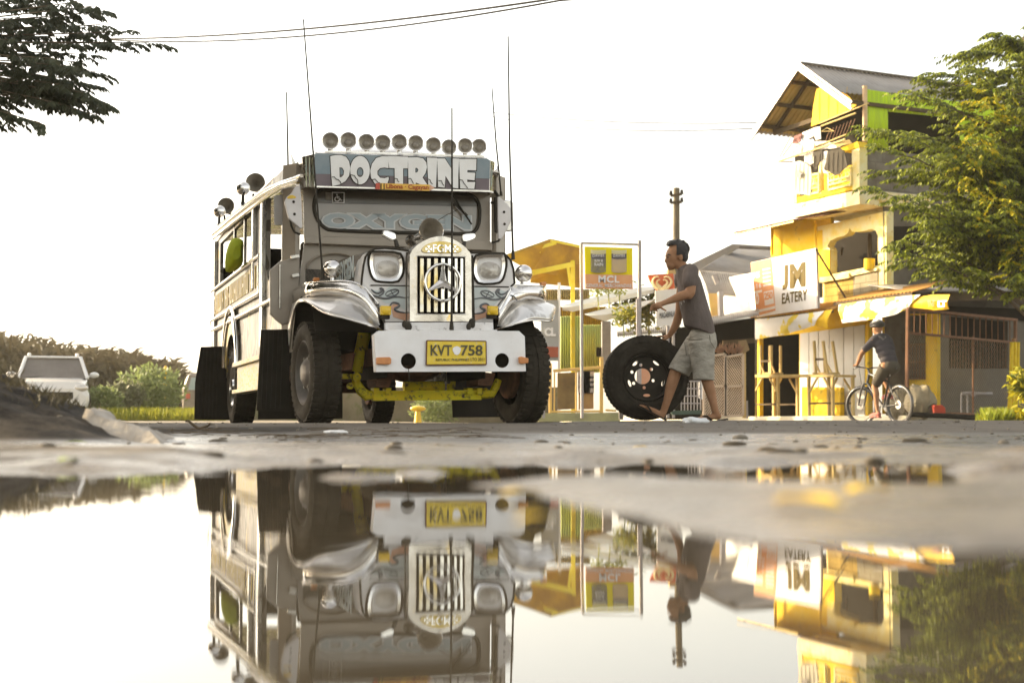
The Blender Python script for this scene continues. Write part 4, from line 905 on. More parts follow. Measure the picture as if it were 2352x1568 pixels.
# arms
limb(b, [(q(775, 350, -.17), .05), (q(772, 430, -.19), .052), (q(768, 500, -.21), .046), (q(757, 520, -.21), .044)])
limb(b, [(q(760, 510, -.21), .044), (q(700, 530, -.205), .044), (q(640, 555, -.2), .036), (q(585, 575, -.2), .026), (q(560, 585, -.2), .025)])
limb(b, [(q(715, 370, .17), .05), (q(700, 500, .19), .048), (q(688, 640, .2), .042), (q(668, 720, .22), .041), (q(640, 780, .24), .033), (q(612, 822, .27), .026)])
# near hand, loosely curled
pal = [(qn(450, 835, -.2), .026), (qn(415, 850, -.2), .03), (qn(385, 860, -.2), .026)]; limb(b, pal); b.ell(qn(405, 862, -.2), (.038, .02, .03), 14, 8)
for (x0, y0, x1, y1, x2, y2, x3, y3, dy) in ((372, 835, 338, 850, 322, 880, 312, 925, -.225), (378, 850, 348, 870, 338, 900, 335, 922, -.208), (390, 862, 365, 885, 362, 908, 372, 922, -.19), (405, 872, 390, 898, 392, 915, 405, 922, -.175)):
    limb(b, [(qn(x0, y0, dy), .0105), (qn(x1, y1, dy), .0095), (qn(x2, y2, dy), .0085), (qn(x3, y3, dy), .007)], 8)
limb(b, [(qn(440, 870, -.215), .012), (qn(475, 895, -.22), .010), (qn(515, 918, -.22), .008)], 8)
# far hand flat on the tyre
b.ell(q(590, 832, .27), (.04, .03, .018), 14, 8)
for k, (dx, dz) in enumerate(((-56, -2), (-62, 0), (-58, 4), (-48, 8))):
    dy = .245 + k * .018; limb(b, [(q(570, 833, dy), .0105), (q(570 + dx * .5, 828 + dz * .5, dy), .009), (q(570 + dx, 834 + dz, dy), .0075)], 8)
limb(b, [(q(595, 845, .24), .012), (q(572, 852, .23), .009), (q(556, 850, .225), .008)], 8)
# legs
limb(b, [(q(830, 870, .09), .07), (q(745, 980, .09), .07), (q(662, 1085, .08), .058), (q(640, 1150, .08), .056), (q(622, 1210, .08), .052), (q(595, 1310, .08), .037), (q(570, 1385, .08), .033), (q(556, 1412, .08), .034)])
limb(b, [(q(870, 870, -.07), .07), (q(880, 1000, -.09), .07), (q(882, 1110, -.09), .057), (q(900, 1180, -.09), .055), (q(918, 1240, -.09), .05), (q(940, 1330, -.09), .037), (q(955, 1390, -.09), .034), (q(965, 1415, -.09), .034)])
# feet
limb(b, [(q(553, 1420, .08), .03), (q(500, 1392, .08), .031), (q(445, 1366, .08), .024)]); b.ell(q(425, 1356, .08), (.035, .042, .014), 12, 8, Matrix.Rotation(R(25), 3, 'Y'))
for k in range(5): limb(b, [(q(425, 1358, .045 + k * .018), .01), (q(392 + k * 3, 1343 + k * 2, .045 + k * .018), .009)], 8)
limb(b, [(q(975, 1425, -.09), .03), (q(920, 1432, -.09), .028), (q(860, 1440, -.09), .02)]); b.ell(q(845, 1441, -.09), (.035, .042, .014), 12, 8)
for k in range(5): limb(b, [(q(845, 1442, -.125 + k * .018), .01), (q(812 + k * 3, 1445, -.125 + k * .018), .009)], 8)
blob(b, 'body', M_skin, root, .0065, 3)
# hair
h = MB(); h.ell(qn(668, 165, 0), (.102, .085, .1), 24, 16); h.ell(qn(575, 92), (.045, .06, .026), 14, 8); h.ell(qn(610, 80), (.07, .07, .04), 16, 10); h.ell(qn(735, 240), (.047, .066, .06), 14, 10)
for k in range(70):
    a = random.uniform(0, PI); p = qn(670, 160) + V((math.cos(a) * .095, random.uniform(-.05, .05), math.sin(a) * .09)); h.ell(p, .013, 6, 5)
hair = blob(h, 'hair', M_hair, root, .0075, 1)
# trim hair away from the face
hm = hair.data
import bmesh
bm = bmesh.new(); bm.from_mesh(hm); fc = qn(560, 300)
kill = [v for v in bm.verts if v.co.x < qn(640 - 10, 0).x and v.co.z < qn(0, 150 - 40).z + (qn(600, 0).x - v.co.x) * .1 - .0]
kill += [v for v in bm.verts if v.co.x < qn(690, 0).x and v.co.z < qn(0, 235).z]
bmesh.ops.delete(bm, geom=list(set(kill)), context='VERTS'); bm.to_mesh(hm); bm.free()
for dy in (-.058, .058):
    e = MB(); e.ell(qn(540, 248, dy * .75), (.013, .008, .006), 10, 6); e.build('eye', M_hair, root, smooth=180)
    e = MB(); limb(e, [(qn(525, 215, dy * .5), .004), (qn(545, 212, dy * .95), .0055), (qn(575, 222, dy * 1.05), .003)], 6); e.build('eyebrow', M_hair, root, smooth=180)
e = MB(); e.ell(qn(539, 354), (.012, .024, .0025), 10, 6); e.build('lips', mat('lip', (.26, .1, .07), (.22, .09, .06), .5), root, smooth=180)
# shirt
M_shirt = mat('grey_tshirt', (.15, .12, .105), (.115, .093, .08), .85, 0, 5, bump=2.2, bscale=4.5, stretch=(1.6, 1, .8))
s = MB()
def se(x, y, rx, ry, rz, dy=0, rot=0): s.ell(q(x, y, dy), (rx, ry, rz), 22, 14, Matrix.Rotation(R(rot), 3, 'Y') if rot else None)
s.cyl(q(722, 300), q(735, 340), .062, .09, 20)
rg = [(730, 322, .06, .11), (740, 345, .09, .165), (754, 395, .112, .186), (770, 470, .124, .184), (788, 560, .14, .18), (808, 650, .152, .18), (824, 720, .156, .182), (836, 795, .154, .186)]
rows = []
for k_ in range(29):
    f_ = k_ / 28 * 7; a_ = min(6, int(f_)); f_ -= a_; x_, y_, rx_, ry_ = [rg[a_][i_] * (1 - f_) + rg[a_ + 1][i_] * f_ for i_ in range(4)]; tl_ = R(4 + 16 * (k_ / 28)); cr_ = Matrix.Rotation(tl_, 3, 'Y')
    rows.append([q(x_, y_) + cr_ @ V((math.cos(t) * (rx_ + .004 * math.sin(5 * t + k_ * .35) * k_ / 28), math.sin(t) * ry_, 0)) for t in [2 * PI * j_ / 36 for j_ in range(36)]])
s.loft(rows, closed=True); s.add(rows[0] + rows[-1], [tuple(range(36)), tuple(range(71, 35, -1))])
limb(s, [(q(772, 345, -.15), .07), (q(768, 400, -.18), .078), (q(762, 425, -.19), .074)], 20); limb(s, [(q(722, 355, .15), .07), (q(705, 420, .18), .076)], 18)
shirt = blob(s, 'shirt', M_shirt, root, .008, 9)
bv = bvh_of(shirt); org = root.location
cr = lambda c: (lambda p: (V((0, 0, HC)) - org, ray(*c(*p)).normalized()))
m_pr = mat('shirt_print_white', (.5, .47, .43), (.42, .39, .36), .8); d_ = MB()
for l in ([(655, 595), (672, 600), (668, 640), (658, 650)], [(668, 800), (690, 805), (688, 838), (672, 842)], [(700, 812), (742, 788), (750, 812), (706, 846)], [(662, 850), (700, 860), (706, 880), (664, 895)], [(660, 640), (676, 655), (690, 700), (672, 690)]): decal(d_, bv, l, None, cr(CN))
d_.build('shirt_print', m_pr, shirt, fix=False)
d_ = MB(); decal(d_, bv, [(663, 945), (692, 918), (712, 960), (700, 1005), (672, 1025), (664, 1000)], None, cr(CN)); d_.build('shirt_badge', M_yel, shirt, fix=False)
# shorts
M_short = mat('faded_shorts', (.4, .365, .3), (.26, .235, .19), .9, 0, 7, bump=2.5, bscale=6, stretch=(1, 1, 1.6))
s = MB(); s.ell(q(858, 840), (.13, .165, .12), 22, 14); s.ell(q(872, 880, -.05), (.12, .11, .12), 20, 12)
s.cyl(q(850, 870, -.08), q(868, 1135, -.09), .125, .098, 24); s.cyl(q(868, 1100, -.09), q(868, 1158, -.09), .1, .1, 24)
s.cyl(q(825, 880, .08), q(692, 1070, .08), .12, .104, 24); s.cyl(q(700, 1055, .08), q(680, 1100, .08), .104, .106, 24)
sh = blob(s, 'shorts', M_short, root, .0085, 7)
s = MB(); bs = bvh_of(sh)
def line_on(mb, pts, c, bvv, r=.004):
    L_ = []
    for a, b__ in zip(pts, pts[1:]):
        for k in range(5):
            p = (a[0] + (b__[0] - a[0]) * k / 5, a[1] + (b__[1] - a[1]) * k / 5); o, d = cr(c)(p); hh = bvv.ray_cast(o, d)
            if hh[0] is not None: L_.append(hh[0] - d * .002)
    if len(L_) > 1: mb.tube(L_, r, 5)
for l in ([(1060, 1220), (1070, 1300), (1130, 1400), (1160, 1370)], [(745, 1290), (760, 1400), (775, 1500)], [(770, 1270), (860, 1285), (1000, 1270)]): line_on(s, l, CN, bs)
s.build('pocket_seam', mat('seam', (.2, .18, .14), (.16, .14, .11), .9), sh, smooth=180)
# sandals
for pts, dy in (([(368, 1340), (400, 1352), (500, 1405), (590, 1452)], .08), ([(798, 1452), (850, 1457), (950, 1457), (1046, 1442)], -.09)):
    s = MB(); top = [q(x, y, dy) for x, y in pts]; wds = [.035, .05, .04, .034]
    rows = [[p + V((0, -w_, 0)), p + V((0, w_, 0)), p + V((0, w_, -.014)), p + V((0, -w_, -.014))] for p, w_ in zip(top, wds)]; s.loft(rows, closed=True); s.add(rows[0] + rows[-1], [(0, 1, 2, 3), (7, 6, 5, 4)])
    s = s.build('sandal', mat('dark_rubber', (.035, .028, .022), (.05, .04, .03), .7), root, bevel=.004)
    t = MB(); a = top[1] if dy > 0 else top[1]; m_ = top[1].lerp(top[2], .75)
    t.tube([a + V((.01, 0, .035)), a.lerp(m_, .5) + V((0, -.035, .042)), m_ + V((0, -.042, .0))], .008, 6); t.tube([a + V((.01, 0, .035)), a.lerp(m_, .5) + V((0, .035, .042)), m_ + V((0, .042, 0))], .008, 6); t.build('sandal_strap', MC['dark_rubber'], s, smooth=180)

# ================================================================= loose tyre
lt = thing('loose_tyre', 'big black truck tyre on a drilled steel rim rolled by the man', 'tyre', P(*CM(432, 1140), 13.52)); lt.rotation_euler = (R(-2), 0, R(4))
t = MB(); rad = .405; h = .11
prof = [(.225, -h + .02), (.24, -h - .002), (.30, -h - .014), (.36, -h - .004), (.388, -h + .014), (.398, -h + .035), (.402, -.04), (.392, -.035), (.392, -.02), (.403, -.014), (.403, .014), (.392, .02), (.392, .035), (.402, .04), (.398, h - .035), (.388, h - .014), (.36, h + .004), (.30, h + .014), (.24, h + .002), (.225, h - .02)]
t.lathe(prof, (0, 0, 0), (0, -1, 0), 72)
for k in range(60):
    a = 2 * PI * k / 60; Mx = Matrix.Rotation(a, 3, 'Y')
    for sy in (-1, 1): t.box(Mx @ V((0, 0, .395)) + V((0, sy * .085, 0)), (.026, .03, .010), Mx)
t.build('tyre', M_rub, lt, smooth=35)
for rr in (.26, .335): 
    t = MB(); t.tube([V((math.cos(a) * rr, -h - .014, math.sin(a) * rr)) for a in [2 * PI * k / 60 for k in range(60)]], .003, 5, closed=True); t.build('sidewall_ring', M_rub, lt, smooth=60)
rm_ = MB(); u_, v_ = V((1, 0, 0)), V((0, 0, 1)); c0 = V((0, -.05, 0))
holes = [circ(c0 + V((-.035, 0, .012)), u_, v_, .076, 28)]
for k in range(6): a = R(38 + 60 * k); holes.append(circ(c0 + V((-.035 + math.cos(a) * .108, 0, .012 + math.sin(a) * .108)), u_, v_, .0155, 12))
for k in range(5): a = R(55 + 72 * k); ra = V((math.cos(a), 0, math.sin(a))); ta = V((-ra.z, 0, ra.x)); holes.append(circ(c0 + ra * .168 , ta, ra, .034, 14, .014))
plate3([circ(c0, u_, v_, .2, 48)] + holes, (0, -1, 0), .012, rm_)
rm_.lathe([(.2, .05), (.205, .065), (.205, .1), (.222, .112), (.23, .105)], (0, 0, 0), (0, -1, 0), 48); rm_.lathe([(.2, .05), (.2, -.1), (.225, -.11)], (0, 0, 0), (0, -1, 0), 48)
rm_.build('rim', mat('black_rim', (.03, .025, .018), (.045, .037, .028), .5, .2, 8), lt, smooth=40)

# ================================================================= bicycle and rider
hd = Vector((-.42, .9075)); BA = math.degrees(math.atan2(hd.y, hd.x))
bk = thing('bicycle', 'slim black mountain bike ridden past the eatery', 'bicycle', (6.70, 24.6, .048), R(BA))
M_bk = mat('bike_black', (.03, .026, .02), (.04, .035, .028), .35, 0, 10, coat=.4); M_bw = mat('bike_grey', (.5, .46, .4), (.4, .36, .3), .35, .3)
Rw = .342; wb_ = 1.03
def bwheel(x, st=0):
    rt = thing('wheel', None, None); rt.parent = bk; rt.location = (x, 0, Rw); rt.rotation_euler = (0, 0, R(st))
    m = MB(); n = 56; m.tube([V((math.cos(a) * (Rw - .026), 0, math.sin(a) * (Rw - .026))) for a in [2 * PI * k / n for k in range(n)]], .027, 8, closed=True)
    for k in range(n): a = 2 * PI * k / n; m.box(V((math.cos(a) * Rw, 0, math.sin(a) * Rw)), (.012, .045, .012), Matrix.Rotation(-a, 3, 'Y'))
    m.build('tyre', M_bk, rt, smooth=50)
    m = MB(); m.tube([V((math.cos(a) * (Rw - .055), 0, math.sin(a) * (Rw - .055))) for a in [2 * PI * k / n for k in range(n)]], .011, 6, closed=True); m.build('rim', M_bk, rt, smooth=60)
    m = MB()
    for k in range(24): a = 2 * PI * k / 24; a2 = a + (.35 if k % 2 else -.35); m.tube([V((math.cos(a2) * .02, .03 * (1 if k % 4 < 2 else -1), math.sin(a2) * .02)), V((math.cos(a) * (Rw - .055), 0, math.sin(a) * (Rw - .055)))], .0016, 4)
    m.build('spokes', M_bw, rt)
    m = MB(); m.cyl((0, -.05, 0), (0, .05, 0), .018, n=12); m.cyl((0, .035, 0), (0, .038, 0), .075, n=24); m.build('hub', M_bw, rt, smooth=40)
bwheel(0); bwheel(wb_, 14)
m = MB(); BBp = V((.43, 0, .31)); ST_ = V((.25, 0, .84)); HT = V((.80, 0, .90)); HB = V((.86, 0, .74))
m.cyl(BBp, ST_, .018); m.cyl(ST_ - V((-.02, 0, .1)), HT, .02); m.cyl(BBp, HB, .024); m.cyl(HT, HB, .024)
for s_ in (-1, 1): m.cyl(V((0, s_ * .06, Rw)), BBp + V((-.03, s_ * .03, 0)), .011); m.cyl(V((0, s_ * .06, Rw)), ST_ + V((.02, s_ * .02, -.12)), .009)
m.build('frame', M_bk, bk, smooth=50)
m = MB(); m.cyl(ST_, ST_ + V((-.03, 0, .12)), .013)
m.build('seat_post', M_bw, bk, smooth=50)
m = MB(); m.ell(ST_ + V((-.06, 0, .13)), (.13, .07, .028), 16, 8); m.ell(ST_ + V((.07, 0, .135)), (.1, .03, .02), 12, 8); blob(m, 'saddle', M_bk, bk, .01, 2)
m = MB()
for s_ in (-1, 1): m.tube([V((wb_, s_ * .065, Rw)), V((.95, s_ * .065, .62)), HB + V((.02, s_ * .06, -.02))], [.013, .018, .018], 8)
m.beam(HB + V((.02, -.07, -.02)), HB + V((.02, .07, -.02)), .03, .03); m.build('fork', M_bk, bk, smooth=50)
m = MB(); hbc = HT + V((.03, 0, .09)); m.cyl(HT, hbc, .018); m.tube([hbc + V((-.09, .34, .03)), hbc + V((-.02, .1, .02)), hbc, hbc + V((-.02, -.1, .02)), hbc + V((-.09, -.34, .03))], .012, 8); m.build('handlebar', M_bk, bk, smooth=50)
for s_ in (-1, 1):
    m = MB(); m.cyl(hbc + V((-.095, s_ * .355, .03)), hbc + V((-.06, s_ * .24, .03)), .018); m.tube([hbc + V((-.04, s_ * .22, .03)), hbc + V((.02, s_ * .27, .0)), hbc + V((.0, s_ * .33, -.01))], .006, 5); m.build('grip', M_bk, bk, smooth=50)
m = MB(); m.tube([hbc + V((.0, .2, .02)), hbc + V((.12, .1, -.02)), HB + V((.08, .05, -.1)), V((.98, .07, .5))], .004, 5); m.build('brake_cable', M_bk, bk)
m = MB(); m.cyl(BBp + V((0, -.07, 0)), BBp + V((0, -.075, 0)), .09, n=24); m.cyl(BBp + V((0, .07, 0)), BBp + V((0, .08, 0)), .02)
m.beam(BBp + V((0, .08, 0)), BBp + V((.02, .085, -.17)), .02, .03); m.beam(BBp + V((0, -.08, 0)), BBp + V((-.02, -.085, .17)), .02, .03); m.build('crank', M_bk, bk)
for s_ in (-1, 1): m = MB(); m.box(BBp + V((s_ * .02, s_ * .14, -s_ * .17)), (.09, .09, .02)); m.build('pedal', M_bk, bk, bevel=.004)

rd = thing('person', 'cyclist in dark jersey, shorts and helmet seen from behind', 'person', (6.70, 24.6, .048), R(BA))
b = MB()
hip = V((.22, 0, 1.0)); hl_, hr_ = hip + V((.02, .1, 0)), hip + V((.02, -.1, 0)); knL, anL = V((.5, .13, .66)), V((.42, .14, .24)); knR, anR = V((.62, -.13, .86)), V((.42, -.14, .57))
for hpj, kn, an in ((hl_, knL, anL), (hr_, knR, anR)):
    limb(b, [(hpj, .095), (hpj.lerp(kn, .5), .082), (kn, .056), (kn.lerp(an, .3) + V((-.02, 0, 0)), .056), (kn.lerp(an, .7), .04), (an, .033), (an + V((-.03, 0, -.04)), .032)])
    limb(b, [(an + V((-.03, 0, -.05)), .032), (an + V((.12, 0, -.075)), .028)])
sh_ = V((.46, 0, 1.46)); limb(b, [(hip, .12), (hip.lerp(sh_, .5), .12), (sh_, .1), (V((.52, 0, 1.58)), .055)])
b.ell(V((.56, 0, 1.70)), (.1, .078, .115), 18, 12); b.ell(V((.62, 0, 1.66)), (.05, .05, .07), 14, 10); limb(b, [(V((.66, 0, 1.69)), .012), (V((.68, 0, 1.66)), .013)], 8)
for s_ in (-1, 1): b.ell(V((.55, s_ * .078, 1.69)), (.02, .01, .03), 8, 6)
for s_ in (-1, 1):
    S_ = sh_ + V((0, s_ * .19, .0)); E_ = V((.60, s_ * .33, 1.24)); H_ = V((.76, s_ * .30, 1.05))
    limb(b, [(S_, .058), (E_, .043), (E_.lerp(H_, .4), .04), (H_, .027)]); b.ell(H_ + V((.03, 0, 0)), (.04, .026, .022), 10, 8)
    for k in range(4): limb(b, [(H_ + V((.045, (k - 1.5) * .018, .012)), .010), (H_ + V((.075, (k - 1.5) * .018, -.005)), .009), (H_ + V((.06, (k - 1.5) * .018, -.03)), .008)], 8)
    limb(b, [(H_ + V((.02, -s_ * .03, 0)), .011), (H_ + V((.05, -s_ * .035, -.03)), .009)], 8)
blob(b, 'body', M_skin, rd, .011, 3)
M_jer = mat('dark_jersey', (.05, .045, .05), (.07, .062, .065), .7, 0, 6, bump=.4, bscale=10)
s = MB(); 
for k in range(6): t_ = k / 5; c = hip.lerp(sh_, t_) + V((-.0, 0, .03)); s.ell(c, (.12 + .02 * math.sin(PI * t_), .15 + .06 * t_, .12), 20, 12)
for s_ in (-1, 1): limb(s, [(sh_ + V((0, s_ * .15, .02)), .08), (V((.53, s_ * .29, 1.33)), .065)], 16)
limb(s, [(sh_ + V((.02, 0, .04)), .09), (V((.5, 0, 1.55)), .066)], 16)
jer = blob(s, 'jersey', M_jer, rd, .011, 4)
# pale fox-like emblem and shoulder pattern on the back
bj = BVHTree.FromPolygons([v.co.copy() for v in jer.data.vertices], [tuple(p.vertices) for p in jer.data.polygons])
Mi = (Matrix.Translation(rd.location) @ Matrix.Rotation(R(BA), 4, 'Z')).inverted()
jr = lambda p: (Mi @ V((0, 0, HC)), (Mi.to_3x3() @ ray(*CB(*p))).normalized())
d_ = MB()
for l in ([(520, 590), (545, 598), (560, 610), (590, 598), (620, 590), (600, 615), (585, 622), (565, 640), (552, 622), (525, 612)],): decal(d_, bj, l, None, jr)
d_.build('jersey_emblem', mat('emblem_grey', (.2, .18, .16), (.16, .14, .12), .6), jer, fix=False)
d_ = MB(); decal(d_, bj, [(445, 680), (520, 700), (525, 720), (535, 790), (500, 815), (470, 740)], None, jr); d_.build('jersey_side_panel', mat('pale_blue_panel', (.4, .42, .42), (.35, .37, .37), .7), jer, fix=False)
s = MB(); s.ell(hip, (.15, .175, .13), 20, 12)
for hpj, kn in ((hl_, knL), (hr_, knR)): s.cyl(hpj, hpj.lerp(kn, .5), .115, .1, 20); s.cyl(hpj.lerp(kn, .5), hpj.lerp(kn, .9), .1, .08, 20)
blob(s, 'shorts', mat('dark_shorts', (.07, .06, .045), (.09, .08, .06), .8, 0, 6, bump=.4, bscale=8), rd, .011, 3)
s = MB(); 
for k in range(9):
    a = R(-64 + 16 * k); Mx = Matrix.Rotation(a, 3, 'X')
    s.tube([V((.56, 0, 1.72)) + Mx @ V((.135 * math.cos(t), 0, .115 * math.sin(t) + .01)) for t in [PI * j / 12 for j in range(13)]], .013, 6)
s.tube([V((.56 + .135 * math.cos(t), .1 * math.sin(t), 1.735)) for t in [2 * PI * j / 24 for j in range(24)]], .016, 6, closed=True); s.ell(V((.56, 0, 1.755)), (.12, .092, .09), 16, 10)
s.build('helmet', M_bk, rd, smooth=50)
for an in (anL, anR):
    s = MB(); limb(s, [(an + V((-.04, 0, -.06)), .04), (an + V((.06, 0, -.07)), .042), (an + V((.17, 0, -.085)), .036)]); s.box(an + V((.06, 0, -.115)), (.27, .075, .02)); blob(s, 'shoe', mat('red_shoe', (.35, .07, .05), (.28, .16, .13), .6), rd, .01, 2)
# ================================================================= eatery house
HF = Frame((8.18, 31.1, 0), 25.7)
WX, WY = V((-1, 0, 0)), V((0, -1, 0))
hs_ = thing('eatery_house', 'tall narrow three storey block house with a sunlit yellow front and open gable', 'house', HF.o, HF.a)
M_yw = mat('yellow_plaster', (.78, .5, .015), (.8, .56, .06), .8, 0, 3, bump=.15, dirt=(.4, .27, .03), dirt_amt=.3, dirt_scale=3)
M_cw = mat('white_plaster', (.82, .76, .46), (.8, .64, .18), .8, 0, 3, bump=.15, dirt=(.55, .4, .12), dirt_amt=.3, dirt_scale=4)
M_ww = mat('white_board', (.82, .8, .78), (.76, .74, .7), .6, 0, 3)
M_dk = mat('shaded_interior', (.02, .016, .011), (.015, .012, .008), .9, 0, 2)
M_galv = mat('galvanised_roof', (.36, .33, .3), (.28, .26, .235), .5, .35, 2, rvar=.1, dirt=(.22, .17, .12), dirt_amt=.25)
M_lin = mat('yellow_sheet_and_bounce', (.5, .4, .18), (.42, .33, .14), .7, 0, 2)  # yellow of plain sheets; on the roof underside it stands for bounced light
M_wood = mat('pale_wood', (.62, .47, .2), (.5, .36, .15), .7, 0, 5, stretch=(1, 1, .3), bump=.1)
M_dwood = mat('dark_wood', (.12, .085, .05), (.08, .06, .035), .8, 0, 5)
M_bam = mat('bamboo', (.8, .58, .03), (.66, .46, .03), .5, 0, 6)
M_brn = mat('brown_gate_steel', (.22, .11, .06), (.15, .08, .045), .6, 0, 10)
M_gst = mat('grey_pole_steel', (.4, .37, .36), (.34, .31, .3), .5, .2, 8)
def block_mat(name, c1, c2, cm, flip=False, sc=1):
    m = bpy.data.materials.new(name); m.use_nodes = True; nt = m.node_tree; N = nt.nodes; L = nt.links; b = N['Principled BSDF']; b.inputs['Roughness'].default_value = .9; b.inputs['Specular IOR Level'].default_value = .08
    tc = N.new('ShaderNodeTexCoord'); sp = N.new('ShaderNodeSeparateXYZ'); cb = N.new('ShaderNodeCombineXYZ'); L.new(tc.outputs['Object'], sp.inputs[0])
    L.new(sp.outputs[1 if flip else 0], cb.inputs[0]); L.new(sp.outputs[2], cb.inputs[1])
    br = N.new('ShaderNodeTexBrick'); br.inputs['Scale'].default_value = 1; br.inputs['Brick Width'].default_value = .4 * sc; br.inputs['Row Height'].default_value = .2 * sc; br.inputs['Mortar Size'].default_value = .008
    br.inputs['Mortar Smooth'].default_value = .3
    br.inputs['Color1'].default_value = (*c1, 1); br.inputs['Color2'].default_value = (*c2, 1); br.inputs['Mortar'].default_value = (*cm, 1); L.new(cb.outputs[0], br.inputs[0])
    ns = N.new('ShaderNodeTexNoise'); ns.inputs['Scale'].default_value = 2.2; ns.inputs['Detail'].default_value = 7; L.new(tc.outputs['Object'], ns.inputs[0])
    mx = N.new('ShaderNodeMix'); mx.data_type = 'RGBA'; mx.blend_type = 'MULTIPLY'; mx.inputs[0].default_value = .8; rp = N.new('ShaderNodeValToRGB'); rp.color_ramp.elements[0].position = .35; rp.color_ramp.elements[0].color = (.55, .52, .48, 1); rp.color_ramp.elements[1].position = .62
    L.new(ns.outputs[0], rp.inputs[0]); L.new(br.outputs[0], mx.inputs[6]); L.new(rp.outputs[0], mx.inputs[7]); L.new(mx.outputs[2], b.inputs[0])
    bp = N.new('ShaderNodeBump'); bp.inputs['Strength'].default_value = .5; bp.inputs['Distance'].default_value = .01; L.new(br.outputs['Fac'], bp.inputs['Height']); bp.invert = True; L.new(bp.outputs[0], b.inputs['Normal'])
    return m
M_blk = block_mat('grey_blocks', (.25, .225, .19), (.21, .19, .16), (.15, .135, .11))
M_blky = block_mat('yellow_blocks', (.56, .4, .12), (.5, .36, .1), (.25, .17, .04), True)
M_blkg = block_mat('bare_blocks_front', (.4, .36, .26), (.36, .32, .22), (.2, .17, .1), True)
def hb(name, mb, m, parent=None, **k): return mb.build(name, m, parent or hs_, **k)
def SP(c, pts, xl): return [HF.s(c(*p), xl) for p in pts]
def FP_(c, pts, yl): return [HF.f(c(*p), yl) for p in pts]
# ground floor street wall
mb = MB(); plate3([SP(CE, [(228, 1442), (228, 730), (1012, 640), (1012, 1442)], 0), SP(CE, [(242, 1438), (242, 880), (523, 852), (523, 1438)], 0)], WX, .12, mb); hb('ground_floor_wall', mb, M_yw)
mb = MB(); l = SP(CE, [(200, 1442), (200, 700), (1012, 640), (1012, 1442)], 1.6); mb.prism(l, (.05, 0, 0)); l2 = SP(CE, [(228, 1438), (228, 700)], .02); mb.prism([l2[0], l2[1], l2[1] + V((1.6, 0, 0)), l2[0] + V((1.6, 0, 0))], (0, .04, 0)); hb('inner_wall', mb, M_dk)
xs_ = [525, 590, 657, 733, 835, 905, 984]
for k in range(6):
    a, b_ = xs_[k], xs_[k + 1]; ta = 852 - (a - 525) * .135; tb = 852 - (b_ - 525) * .135
    mb = MB(); mb.prism(SP(CE, [(a + 2, 1432), (a + 2, ta), (b_ - 1, tb), (b_ - 1, 1432)], -.1 - .012 * (k % 2)), (.03, 0, 0)); hb('door_panel', mb, mat('pale_door_paint', (.62, .62, .6), (.56, .56, .53), .5, 0, 2.5, dirt=(.4, .36, .28), dirt_amt=.2), bevel=.006)
mb = MB(); mb.prism(SP(CE, [(540, 1442), (540, 1228), (812, 1232), (812, 1442)], -.35), (.12, 0, 0)); hb('low_wall', mb, M_yw, bevel=.01)
mb = MB(); mb.prism(SP(CE, [(986, 1440), (986, 790), (1010, 785), (1010, 1440)], -.2), (.1, 0, 0)); hb('yellow_post', mb, M_yw, bevel=.01)
# second floor
arch = [(740, 438), (742, 262), (722, 238), (738, 200), (785, 176), (845, 162), (868, 140), (875, 104), (892, 132), (925, 137), (980, 130), (1030, 114), (1062, 130), (1078, 165), (1078, 372), (900, 405)]
mb = MB(); plate3([SP(CE, [(690, 675), (688, 120), (652, 128), (652, 100), (1137, -10), (1137, 600)], 0), SP(CE, arch, 0)], WX, .2, mb); hb('second_floor_wall', mb, M_cw, bevel=.008)
mb = MB(); mb.prism(SP(CE, [(688, 262), (742, 262), (742, 440), (688, 452)], -.004), (-.02, 0, 0)); hb('wall_patch', mb, M_yw)
mb = MB(); mb.prism(SP(CE, [(702, 500), (900, 452), (906, 452), (906, 602), (702, 655)], -.004), (-.015, 0, 0)); hb('yellow_block_infill', mb, M_blky)
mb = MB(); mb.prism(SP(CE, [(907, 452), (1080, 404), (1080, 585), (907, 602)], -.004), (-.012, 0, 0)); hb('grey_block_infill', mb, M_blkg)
mb = MB(); mb.prism(SP(CE, [(688, 458), (895, 428), (895, 462), (688, 496)], -.01), (-.09, 0, 0)); mb.prism(SP(CE, [(897, 424), (1082, 390), (1082, 410), (897, 450)], -.01), (-.05, 0, 0)); hb('window_sill', mb, M_cw, bevel=.008)
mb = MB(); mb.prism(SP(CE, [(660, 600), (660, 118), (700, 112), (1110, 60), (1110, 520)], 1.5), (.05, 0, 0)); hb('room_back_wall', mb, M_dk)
mb = MB(); mb.prism(SP(CE, [(326, 560), (326, 82), (745, 2), (745, 130), (700, 480)], .05), (.1, 0, 0)); hb('upper_side_wall', mb, M_yw)
mb = MB(); mb.cyl(*SP(CE, [(1020, 410), (1020, 150)], .8), .05); mb.cyl(*SP(CE, [(820, 300), (825, 245)], .8), .03); hb('room_post', mb, M_dwood)
mb = MB(); mb.cyl(*SP(CE, [(1018, 402), (1018, 325)], -.05), .12, n=16); hb('bucket', mb, M_bam)
